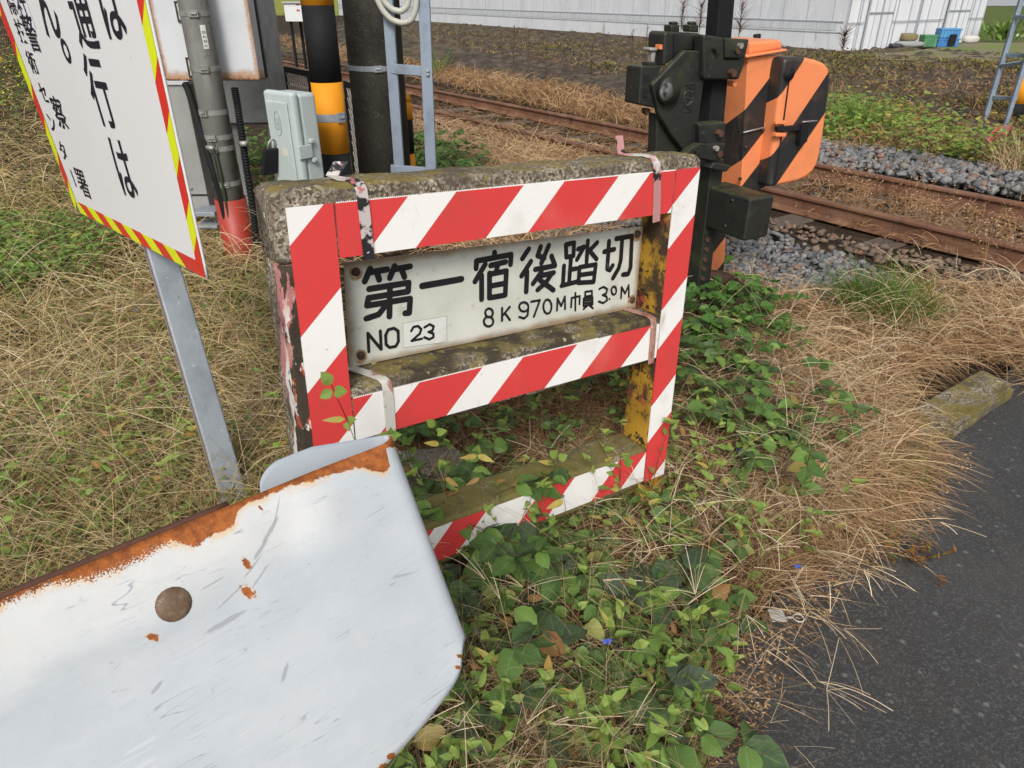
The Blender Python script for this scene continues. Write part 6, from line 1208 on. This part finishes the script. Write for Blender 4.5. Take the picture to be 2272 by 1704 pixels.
# --- green vines on the far bank
P = scatter([(1790, 250), (1900, 240), (2080, 300), (2260, 370), (2400, 380), (2400, 440), (2250, 395), (2100, 372), (1960, 345), (1790, 330)], 5200); n = len(P); P[:, 2] = np.abs(rng.normal(.12, .12, n)); v = Veg()
v.leaves(P, rdir(n), UPN(n), U_(.035, .085, n), U_(.022, .055, n), np.clip(.75 * rng.random(n) + .5 * fbm(P[:, 0] * 1.5, P[:, 1] * 1.5, 77) - .02, 0, 1), 'heart'); tag(v.build('vines', M_leafb), 'green and yellowing vines along the far side of the track', 'vines', kind='stuff')
def tuft(lbl, px, py, n, L, wd, spread, mat=M_grass, tint=(0, 1), nm='grass_tuft', up=(.8, 1.5)):
    c_ = at(px, py); P = np.stack([c_[0] + rng.normal(0, spread, n), c_[1] + rng.normal(0, spread, n), np.zeros(n)], 1); v = Veg()
    v.blades(P, rng.random(n) * 6.28, U_(*up, n), U_(L * .5, L, n), U_(wd * .6, wd, n), U_(.1, 1.1, n), U_(*tint, n), seg=5); o = v.build(nm, mat); tag(o, lbl, 'grass tuft'); return o
tuft('tall green grass tuft growing beyond the far rail right of the orange cover', 1890, 305, 130, .75, .012, .12)
tuft('dark green grass tuft in the dry grass right of the gate machine', 1950, 718, 900, .36, .006, .11, tint=(.05, .7))
tuft('thin green grass tuft beside the dark tuft near the ballast', 1880, 690, 160, .33, .004, .06, tint=(0, .5))
tuft('bright green grass shoot standing on the field edge by the ladder', 975, 172, 50, .85, .02, .05, tint=(.4, .8))
tuft('straw coloured grass bundle at the right edge on the far bank', 2250, 395, 260, .55, .006, .10, M_straw, (.5, 1))
tuft('small green grass tuft at the kerb end near the asphalt', 1990, 1070, 90, .16, .004, .05, tint=(.2, .9))
# --- standing dead stalks
def stalk(lbl, px, py, h_, spread, nb, r=.006, grp='dead weed stalks along the field edge', nm='dead_stalk', tint=(0, .5)):
    c_ = at(px, py); v = Veg(); top = np.array([c_[0] + rng.normal(0, .04), c_[1], h_]); n = nb
    v.blades(np.array([c_, c_]), np.array([0., 1.5]), np.array([1.5, 1.5]), h_, r * 2, .08, .25, seg=4, taper=False)
    z = U_(.35, 1, n) * h_; P = np.stack([np.full(n, c_[0]), np.full(n, c_[1]), z], 1)
    v.blades(P, rng.random(n) * 6.28, U_(.5, 1.2, n), U_(.3, 1, n) * spread, r * 1.1, U_(-.3, .3, n), U_(*tint, n), seg=3)
    o = v.build(nm, M_stem if nm != 'twiggy_weed' else M_straw); tag(o, lbl, 'weed', grp); return o
for i, (px, py, yt, lb) in enumerate(((1140, 190, 55, 'thin brown stalk standing before the greenhouse left of the others'), (1310, 200, 95, 'reddish stalk left of the pair on the field edge'), (1342, 205, 98, 'reddish stalk right of the pair on the field edge'), (1395, 215, 65, 'tall thin stalk left of the gate machine'), (1425, 220, 60, 'tall thin stalk touching the gate machine bolt'), (1172, 170, 70, 'faint stalk in the middle of the field edge'), (1210, 205, 100, 'short stalk over the far rail weeds'))):
    B = at(px, py); stalk(lb, px, py, max(.3, zat(px, yt, B[1])), .18, 26)
for (px, py, yt, sp, lb) in ((1508, 100, 5, .5, 'bare branching shrub above the dark adjuster bolts'), (1548, 100, 8, .45, 'bare branching shrub between the bolts and the gate arm'), (1635, 112, 5, .5, 'bare branching shrub right of the gate arm'), (1865, 130, 72, .35, 'bare twiggy shrub at the greenhouse corner')):
    B = at(px, py); stalk(lb, px, py, zat(px, yt, B[1]), sp, 90, .013, 'bare shrubs before the greenhouse', 'bare_shrub', (0, .6))
for (px, py, h_, lb) in ((2075, 548, .34, 'dry twiggy weed with pale seeds in front of the nearer rail'), (2180, 600, .32, 'dry twiggy weed near the right edge by the nearer rail'), (1895, 480, .34, 'dry twiggy weed between the rails'), (2005, 500, .30, 'dry twiggy weed right of the first between the rails'), (2250, 560, .35, 'dry twiggy weed at the right edge over the nearer rail'), (1850, 440, .22, 'dry twiggy weed on the ties near the orange cover'), (2050, 380, .35, 'dry twiggy weed standing in the far ballast')):
    c_ = at(px, py); v = Veg(); n = 46; v.blades(np.repeat(c_[None], 6, 0), rng.random(6) * 6.28, U_(1.0, 1.5, 6), h_, .005, U_(0, .4, 6), .3, seg=4)
    z = U_(.35, 1, n) * h_; P = np.stack([c_[0] + rng.normal(0, .05, n), c_[1] + rng.normal(0, .05, n), z], 1); pt = v.blades(P, rng.random(n) * 6.28, U_(.1, 1.2, n), U_(.05, .16, n), .003, U_(-.3, .4, n), U_(.1, .6, n), seg=3)
    e_ = pt[:, -1]; e_ = np.repeat(e_, 3, 0) + rng.normal(0, .018, (n * 3, 3)); v.leaves(e_, rdir(n * 3), UPN(n * 3), U_(.008, .014, n * 3), U_(.006, .010, n * 3), U_(.3, .9, n * 3), 'oval'); o = v.build('twiggy_weed', M_straw); tag(o, lb, 'weed', 'dry twiggy weeds on the track')
# --- leafy plant by the greenhouse
c_ = at(2222, 96); n = 90; v = Veg(); v.leaves(np.stack([c_[0] + rng.normal(0, .22, n), c_[1] + rng.normal(0, .2, n), U_(.05, .3, n)], 1), rdir(n, (.5, 1.3)), UPN(n), U_(.35, .75, n), U_(.08, .14, n), rng.random(n) * .75, 'lance'); tag(v.build('leafy_plant', M_leafb), 'broad leaved green plant beside the farther greenhouse', 'plant')
# --- foreground weeds --------------------------------------------------------
class Weeds:
    def __init__(s): s.st = []; s.lf = {'oval': [], 'lance': [], 'heart': []}
    def stem(s, p0, p1, r, t_): s.st.append((p0, p1, r, t_))
    def leaf(s, p, d, L, W, t_, sh, up=None): s.lf[sh].append((p, d, L, W, t_, up if up is not None else np.array([rng.normal(0, .45), rng.normal(0, .45) - .2, 1.])))
    def build(s, nm, lbl, mat, kind='stuff', cat='weeds', dr=.4):
        v = Veg()
        for sh, A in s.lf.items():
            if A: v.leaves(np.array([a[0] for a in A]), np.array([a[1] for a in A]), np.array([a[5] for a in A]), np.array([a[2] for a in A]), np.array([a[3] for a in A]), np.array([a[4] for a in A]), sh, droop=dr)
        o = v.build(nm, mat); tag(o, lbl, cat, kind=kind)
        if s.st:
            w_ = Veg(); P0 = np.array([a[0] for a in s.st]); P1 = np.array([a[1] for a in s.st]); d = P1 - P0; L = np.linalg.norm(d, axis=1); az = np.arctan2(d[:, 1], d[:, 0]); pi_ = np.arcsin(np.clip(d[:, 2] / L, -1, 1))
            r_ = np.array([a[2] for a in s.st]); tt = np.array([a[3] for a in s.st])
            w_.blades(P0, az, pi_, L, r_ * 2, 0, tt, seg=3, taper=False); w_.blades(P0, az, pi_, L, r_ * 2, 0, tt, seg=3, taper=False)
            w_.build('stems', M_stem, o)
        return o
def dayflower(W, c_, h_, lean, yel=0.12):
    az = rng.random() * 6.28; a = np.array([math.cos(az), math.sin(az), 0]) * lean; top = c_ + np.array([a[0], a[1], h_]); mid = c_ + np.array([a[0] * .35, a[1] * .35, h_ * .6])
    W.stem(c_, mid, .0016, .2 + .3 * rng.random()); W.stem(mid, top, .0013, .4 + .5 * rng.random()); nl = rng.integers(3, 6)
    for i in range(nl):
        f = (i + 1) / nl; p = mid + (top - mid) * max(0, f * 1.6 - .6) if f > .4 else c_ + (mid - c_) * f * 2; ang = az + i * 2.4 + rng.normal(0, .4)
        d = np.array([math.cos(ang), math.sin(ang), .35 + .3 * rng.random()]); t_ = U_(.25, .8, 1)[0] if rng.random() > yel else U_(.86, 1., 1)[0]; W.leaf(p, d, rng.uniform(.028, .055), rng.uniform(.011, .020), t_, 'lance')
    for k in range(2 + int(rng.integers(0, 2))):
        ang = rng.random() * 6.28; W.leaf(top, np.array([math.cos(ang), math.sin(ang), .6]), rng.uniform(.018, .03), rng.uniform(.013, .022), U_(.6, .84, 1)[0], 'heart')
def bramble(W, c_, h_, nst, sz=1.0, yel=.04):
    for _ in range(nst):
        az = rng.random() * 6.28; d0 = np.array([math.cos(az), math.sin(az), 0]); p0 = c_.copy(); p1 = c_ + d0 * h_ * .35 + np.array([0, 0, h_ * rng.uniform(.6, 1)]); W.stem(p0, p1, .0014, .1 + .3 * rng.random()); q = p1
        for j in range(int(rng.integers(2, 4))):
            az2 = az + rng.normal(0, 1.0); dd = np.array([math.cos(az2), math.sin(az2), rng.uniform(-.25, .25)]); p2 = q + dd * rng.uniform(.03, .06) * sz; W.stem(q, p2, .0010, .15 + .3 * rng.random()); up = np.array([rng.normal(0, .45), rng.normal(0, .45) - .25, 1.])
            for k, off_ in enumerate((0, 1.25, -1.25)):
                a3 = az2 + off_; L = rng.uniform(.034, .058) * sz * (1 if k == 0 else .85); t_ = rng.beta(2, 2.4) * .85 if rng.random() > yel else U_(.9, 1, 1)[0]
                W.leaf(p2, np.array([math.cos(a3), math.sin(a3), dd[2] * .5 + rng.normal(0, .12)]), L, L * rng.uniform(.58, .74), t_, 'oval', up)
            q = p2 + np.array([0, 0, .01])
polyF = [(900, 1180), (1010, 1120), (1200, 1080), (1480, 1010), (1640, 1010), (1800, 1110), (1880, 1190), (1700, 1310), (1640, 1420), (1590, 1560), (1560, 1760), (1500, 2050), (700, 2050), (760, 1600), (1000, 1500)]
polyB = [(1490, 690), (1600, 700), (1680, 800), (1780, 930), (1840, 1060), (1700, 1120), (1500, 1040), (1440, 900), (1460, 780)]
polyI = [(830, 900), (1000, 860), (1250, 800), (1440, 790), (1480, 900), (1440, 1000), (1100, 1080), (900, 1100)]
# dead litter under the green
straw('dry_grass', 'brown dead litter under the foreground weeds', polyF, 12000, M_straw, L=(.06, .22), az0=.2, azs=1.4, low=.26, up=.12, wd=(.0012, .0028), tint=(0, .75))
straw('dry_grass', 'thin dry stems lying over the foreground weeds', polyF, 4600, M_straw, L=(.10, .40), az0=.4, azs=1.2, low=.6, up=.4, wd=(.0010, .0018), tint=(.1, 1.05))
straw('dry_grass', 'brown dead litter inside and behind the barrier frame', polyI, 7000, M_straw, L=(.10, .28), az0=.2, azs=1.2, low=.25, up=.25, wd=(.0016, .0032), tint=(0, .7))
straw('dry_grass', 'dry stems among the brambles right of the barrier', polyB, 7500, M_straw, L=(.12, .34), az0=.4, azs=.9, low=.25, up=.2, wd=(.0016, .0032), tint=(0, .8))
W1 = Weeds(); W2 = Weeds()
P = scatter(polyF, 300)
for p in P:
    f = fbm(np.array([p[0] * 2.4]), np.array([p[1] * 2.4]), 51)[0]; gx, gy_ = proj(p)
    if gx > 1560 and rng.random() < .25: continue
    if f + rng.normal(0, .08) > .40: dayflower(W1, p, rng.uniform(.08, .26), rng.uniform(.02, .10))
    else: bramble(W2, p, rng.uniform(.05, .15), 2, rng.uniform(.8, 1.25))
P = scatter(polyF, 1750); 
for p in P[:170]: p[2] = rng.uniform(.01, .07); a = rng.random() * 6.28; L = rng.uniform(.016, .04) if rng.random() < .9 else rng.uniform(.05, .075); W2.leaf(p, np.array([math.cos(a), math.sin(a), rng.uniform(-.3, .6)]), L, L * .7, rng.beta(2, 1.8) * .97, 'oval')
for p in P[170:1250]: p[2] = rng.uniform(.01, .09); a = rng.random() * 6.28; L = rng.uniform(.018, .045); W1.leaf(p, np.array([math.cos(a), math.sin(a), rng.uniform(-.2, .6)]), L, L * .36, np.clip(rng.beta(2.2, 1.7), 0, 1), 'lance')
for p in scatter(polyB, 105):
    if rng.random() < .75: bramble(W2, p, rng.uniform(.08, .30), 2, rng.uniform(.9, 1.4))
    else: dayflower(W1, p, rng.uniform(.1, .25), .06)
for p in scatter(polyI, 85):
    if rng.random() < .55: bramble(W2, p, rng.uniform(.05, .16), 2, rng.uniform(.9, 1.3))
    else: dayflower(W1, p, rng.uniform(.08, .2), .05, .25)
for p in scatter([(0, 960), (480, 900), (640, 1000), (620, 1150), (420, 1190), (20, 1320)], 70): dayflower(W1, p, rng.uniform(.12, .26), .05, .3)
for p in scatter([(560, 330), (780, 330), (790, 420), (1000, 400), (1080, 420), (560, 470)], 110):
    if rng.random() < .5: bramble(W2, p, rng.uniform(.08, .3), 2, 1.5)
    else: dayflower(W1, p, rng.uniform(.1, .35), .08)
for p in scatter([(900, 330), (960, 330), (1080, 385), (960, 420), (900, 420)], 60): bramble(W2, p, rng.uniform(.05, .25), 3, 1.5)
for p in scatter([(935, 1210), (1060, 1195), (1120, 1250), (1060, 1370), (975, 1400)], 8):
    if rng.random() < .5: bramble(W2, p, rng.uniform(.16, .34), 2, rng.uniform(1.1, 1.7))
    else: dayflower(W1, p, rng.uniform(.18, .36), rng.uniform(.03, .1), .25)
for p in scatter([(915, 1225), (1010, 1205), (1035, 1320), (965, 1370)], 24):
    if rng.random() < .6: bramble(W2, p, rng.uniform(.18, .34), 2, rng.uniform(1.2, 1.8))
    else: dayflower(W1, p, rng.uniform(.2, .38), rng.uniform(.02, .08), .3)
for p in scatter([(1100, 1240), (1440, 1130), (1500, 1180), (1150, 1330)], 16): dayflower(W1, p, rng.uniform(.2, .36), rng.uniform(.03, .1), .3)
WS = Veg(); n = 420; P = scatter(polyF, n); P[:, 2] = U_(.01, .10, n); WS.blades(P, rng.random(n) * 6.28, U_(-.1, .5, n), U_(.12, .32, n), U_(.0018, .003, n), U_(.2, .8, n), U_(.0, .7, n), seg=6, taper=False, wob=.25)
n = 110; P = scatter(polyB, n); P[:, 2] = U_(.01, .2, n); WS.blades(P, rng.random(n) * 6.28, U_(.0, .9, n), U_(.15, .35, n), .0028, U_(.3, 1, n), U_(.0, .7, n), seg=6, taper=False, wob=.2)
tag(WS.build('runner_stems', M_stem), 'reddish brown creeping stems between the weeds around the barrier', 'weeds', kind='stuff')
W5 = Weeds()
for p in scatter([(985, 1340), (1300, 1290), (1480, 1400), (1400, 1640), (1250, 1900), (800, 1900), (930, 1600)], 15): bramble(W5, p, rng.uniform(.08, .2), 2, rng.uniform(1.4, 2.1), .02)
for p in scatter([(985, 1340), (1480, 1290), (1600, 1400), (1500, 1640), (1350, 1900), (800, 1900), (930, 1600)], 38): p[2] = rng.uniform(.04, .14); a = rng.random() * 6.28; L = rng.uniform(.05, .085); W5.leaf(p, np.array([math.cos(a), math.sin(a), rng.uniform(-.3, .4)]), L, L * .72, rng.random(), 'heart'); W5.stem(p * np.array([1, 1, 0]), p, .0012, .2)
for p in scatter(polyF, 170): p[2] = rng.uniform(.03, .14); a = rng.random() * 6.28; L = rng.uniform(.03, .06); W5.leaf(p, np.array([math.cos(a), math.sin(a), rng.uniform(-.8, .3)]), L, L * .4, rng.uniform(.93, 1), 'lance')
W5.build('leafy_weeds', 'large dull green and purplish leaves among the foreground weeds', leafmat('leaf_large', [(0, (.06, .065, .06)), (.25, (.055, .09, .05)), (.5, (.10, .19, .05)), (.8, (.20, .31, .07)), (.92, (.36, .33, .10)), (.97, (.34, .18, .06)), (1, (.20, .09, .04))], .25, .5))
W1.build('leafy_weeds', 'light green dayflower weeds with yellowing leaves around the barrier foot', M_leafb)
W2.build('leafy_weeds', 'dark green bramble leaves low around the barrier foot', M_leafd)
# bramble bush climbing the foot of the gate machine
W3 = Weeds()
for p in scatter([(1500, 690), (1620, 690), (1660, 780), (1600, 860), (1480, 800)], 34): bramble(W3, p, rng.uniform(.12, .34), 2, 1.35)
W3.build('bramble_bush', 'fresh green bramble bush at the foot of the gate machine', leafmat('bramble_green', [(0, (.05, .12, .025)), (.5, (.085, .20, .035)), (1, (.15, .27, .06))], .3, .45), 'thing', 'bush')
# crabgrass seed heads: fans of thin pale spikes
v = Veg(); vs_ = Veg()
def crab(P, n_):
    n = len(P); h_ = U_(.10, .30, n); az = rng.random(n) * 6.28
    pt = vs_.blades(P, az, U_(.6, 1.3, n), h_ * 1.3, .0016, U_(.3, 1.2, n), U_(.1, .6, n), seg=5, taper=False)
    T_ = pt[:, -1]; m_ = rng.integers(3, 7, n); TT = np.repeat(T_, m_, 0); k = len(TT); az2 = np.repeat(az, m_) + rng.normal(0, .9, k)
    v.blades(TT, az2, U_(-.5, .7, k), U_(.06, .15, k), .0016, U_(0, .6, k), U_(.2, 1, k), seg=4, taper=False)
crab(scatter(polyF, 210), 5); crab(scatter([(1560, 1010), (1760, 1090), (1900, 1150), (1980, 1160), (1800, 1300), (1660, 1420), (1560, 1400)], 70), 5); crab(scatter(polyI, 30), 5); crab(scatter(polyB, 30), 5)
o = v.build('seed_spikes', M_seed); tag(o, 'pale thin crabgrass seed spikes over the weeds', 'grass', kind='stuff'); vs_.build('stems', M_strawg, o)
# runners creeping out over the asphalt
n = 60; P = scatter([(1640, 1300), (1800, 1210), (1990, 1110), (2000, 1170), (1820, 1270), (1660, 1420), (1600, 1540)], n); v = Veg(); P[:, 2] = U_(.01, .06, n)
pt = v.blades(P, rng.normal(-.5, .6, n), U_(-.1, .5, n), U_(.12, .32, n), .0022, U_(.2, .8, n), U_(.2, .9, n), seg=5, taper=True, wob=.12); E_ = pt[:, 3]; v.blades(E_, rng.normal(-.5, 1.2, n), U_(-.2, .3, n), U_(.05, .12, n), .0018, .2, U_(.3, 1, n), seg=3)
tag(v.build('grass_runners', M_straw), 'dry grass runners creeping out over the asphalt edge', 'grass', kind='stuff')
straw('dry_grass', 'reddish dead grass fringe along the asphalt edge', [(1760, 1130), (1960, 1050), (2080, 960), (2110, 1000), (2010, 1150), (1900, 1230), (1780, 1290), (1690, 1330)], 3000, M_straw, L=(.06, .2), az0=-.4, azs=.8, low=.12, up=.15, wd=(.0014, .003), tint=(.05, .75))
# reddish knot of weed on the asphalt
c_ = at(2060, 1260); W4 = Weeds()
for k in range(26): a = rng.random() * 6.28; p0 = c_ + np.array([rng.normal(-.04, .05), rng.normal(.02, .04), .005]); p1 = p0 + np.array([math.cos(a) * .05, math.sin(a) * .05, rng.uniform(.02, .08)]); W4.stem(p0, p1, .001, .2); [W4.leaf(p0 + (p1 - p0) * f, np.array([math.cos(a + 2 * f), math.sin(a + 2 * f), .4]), rng.uniform(.018, .035), .006, U_(.3, 1, 1)[0], 'lance') for f in (.4, .6, .8, 1.)]
W4.build('weed_clump', 'reddish orange weed clump creeping onto the asphalt', leafmat('leaf_redbrown', [(0, (.12, .05, .02)), (.4, (.24, .10, .035)), (.75, (.33, .17, .05)), (.9, (.16, .22, .05)), (1, (.12, .24, .05))], .25, .5, False), 'thing', 'weed')
# seedling in front of the barrier's left side and others read singly
def seedling(lbl, pts, Y, leaves):
    W_ = Weeds(); Q = [atY(*p, Y) for p in pts]
    for a, b_ in zip(Q[:-1], Q[1:]): W_.stem(a, b_, .0017, .15)
    for (px, py, dx, dz, L, Wd, t_, sh) in leaves: W_.leaf(atY(px, py, Y), np.array([dx, -.35, dz]), L, Wd, t_, sh, np.array([.1, -1.0, .75]))
    return W_.build('seedling', lbl, M_leafb, 'thing', 'plant', .15)
seedling('young twig with green and yellow leaves before the barrier left tape', [(795, 1010), (786, 975), (770, 930), (752, 892), (735, 852)], 1.14,
         [(735, 852, -.35, .9, .034, .022, .7, 'oval'), (742, 870, .8, .25, .030, .022, .5, 'oval'), (738, 868, -.7, -.25, .026, .018, .45, 'oval'), (765, 930, -1, .15, .042, .012, .88, 'lance'), (772, 935, .7, .4, .022, .018, .55, 'heart'), (768, 938, .3, -.8, .018, .013, .6, 'heart')])
seedling('small green leaf pair rising above the rusty guardrail tip', [(880, 1010), (872, 985), (868, 962)], 1.20, [(868, 966, .8, .3, .026, .018, .45, 'heart'), (866, 968, -.8, .25, .028, .02, .4, 'heart'), (868, 962, .1, 1, .02, .014, .6, 'lance')])
for lbl, pts, Y, lv in (('red stemmed seedling with yellow leaves left inside the lower frame opening', [(1000, 1180), (990, 1080), (975, 985), (960, 945)], 1.42, [(975, 985, -.8, .3, .04, .014, .9, 'lance'), (970, 960, .7, .4, .03, .02, .6, 'heart'), (988, 1060, .7, -.3, .04, .014, .93, 'lance'), (965, 945, -.5, .7, .03, .02, .55, 'oval')]),
                        ('red stemmed seedling with yellow leaves right of the guardrail tip', [(1080, 1200), (1065, 1080), (1058, 1010)], 1.45, [(1060, 1010, .9, -.2, .045, .016, .9, 'lance'), (1058, 1012, -.9, .1, .045, .014, .92, 'lance'), (1057, 1000, .2, .9, .026, .022, .55, 'heart'), (1064, 1060, -.8, -.3, .04, .012, .97, 'lance')]),
                        ('thin dark stem crossing the bottom tape band', [(1370, 1230), (1385, 1120), (1350, 1020), (1300, 930)], 1.60, [(1385, 1030, .6, .6, .03, .024, .4, 'oval'), (1375, 1085, -.8, .2, .03, .014, .85, 'lance'), (1395, 1020, -.6, .5, .025, .02, .5, 'heart')]),
                        ('upright weed stem with round green buds before the bottom tape', [(1290, 1340), (1262, 1180), (1240, 1030), (1236, 1010)], 1.45, [(1236, 1012, -.6, .7, .03, .022, .6, 'oval'), (1240, 1018, .7, .6, .028, .02, .65, 'oval'), (1250, 1110, -.9, -.3, .05, .018, .9, 'lance')])):
    seedling(lbl, pts, Y, lv)
# dayflower blooms
M_blue = leafmat('petal_blue', [(0, (.05, .10, .55)), (.5, (.08, .15, .65)), (1, (.12, .20, .70))], .3, .5, False)
for lbl, px, py, z in (('blue dayflower bloom at the bottom edge by the guardrail', 950, 1660, .10), ('blue dayflower bloom in the middle of the foreground weeds', 1347, 1425, .14), ('tiny blue dayflower bloom near the asphalt edge', 1770, 1258, .10), ('blue dayflower bloom near the foot of the sign post', 402, 882, .12), ('blue dayflower bloom in the straw left of the sign post', 300, 688, .12), ('blue dayflower bloom right of the barrier among brambles', 1640, 1000, .14), ('blue dayflower bloom left of the barrier post', 543, 974, .12)):
    p = at(px, py, z); v = Veg(); D = np.array([[.8, .1, .55], [-.8, .1, .55], [.25, -.3, .3]]); v.leaves(np.repeat(p[None], 3, 0), D, np.array([[0, -.8, .5]] * 3), np.array([.011, .011, .006]) * (1.3 if px < 1400 and py > 1300 else 1), np.array([.011, .011, .005]) * (1.2 if py > 1300 else 1), np.array([.3, .6, .9]), 'heart', droop=.2)
    o = v.build('dayflower', M_blue); tag(o, lbl, 'flower'); w_ = Weeds(); q = p.copy(); q[2] = 0; w_.stem(q + np.array([.01, .01, 0]), p, .0012, .8); s_ = Veg(); d = p - q; s_.blades(q[None], 0., 1.5, np.array([z]), .0025, 0, np.array([.8]), seg=3, taper=False); s_.build('stem', M_stem, o)
# loose stones on the asphalt
P = np.concatenate([scatter([(1640, 1320), (2500, 1000), (2500, 1704), (1600, 1704)], 700), scatter([(1640, 1200), (1960, 1150), (1800, 1360), (1640, 1420)], 120)]); ballast('loose_grit', 'small pale grit stones lying on the asphalt', P, .002, .0048, M_bal, .0)
M_wst = layered('white_grit', (.62, .61, .58), [], .8, bmp=None); P = scatter([(1640, 1330), (2150, 1050), (2400, 1200), (2200, 1600), (1620, 1704)], 70); ballast('white_grit', 'tiny white chips scattered on the asphalt', P, .0016, .0038, M_wst, .0)
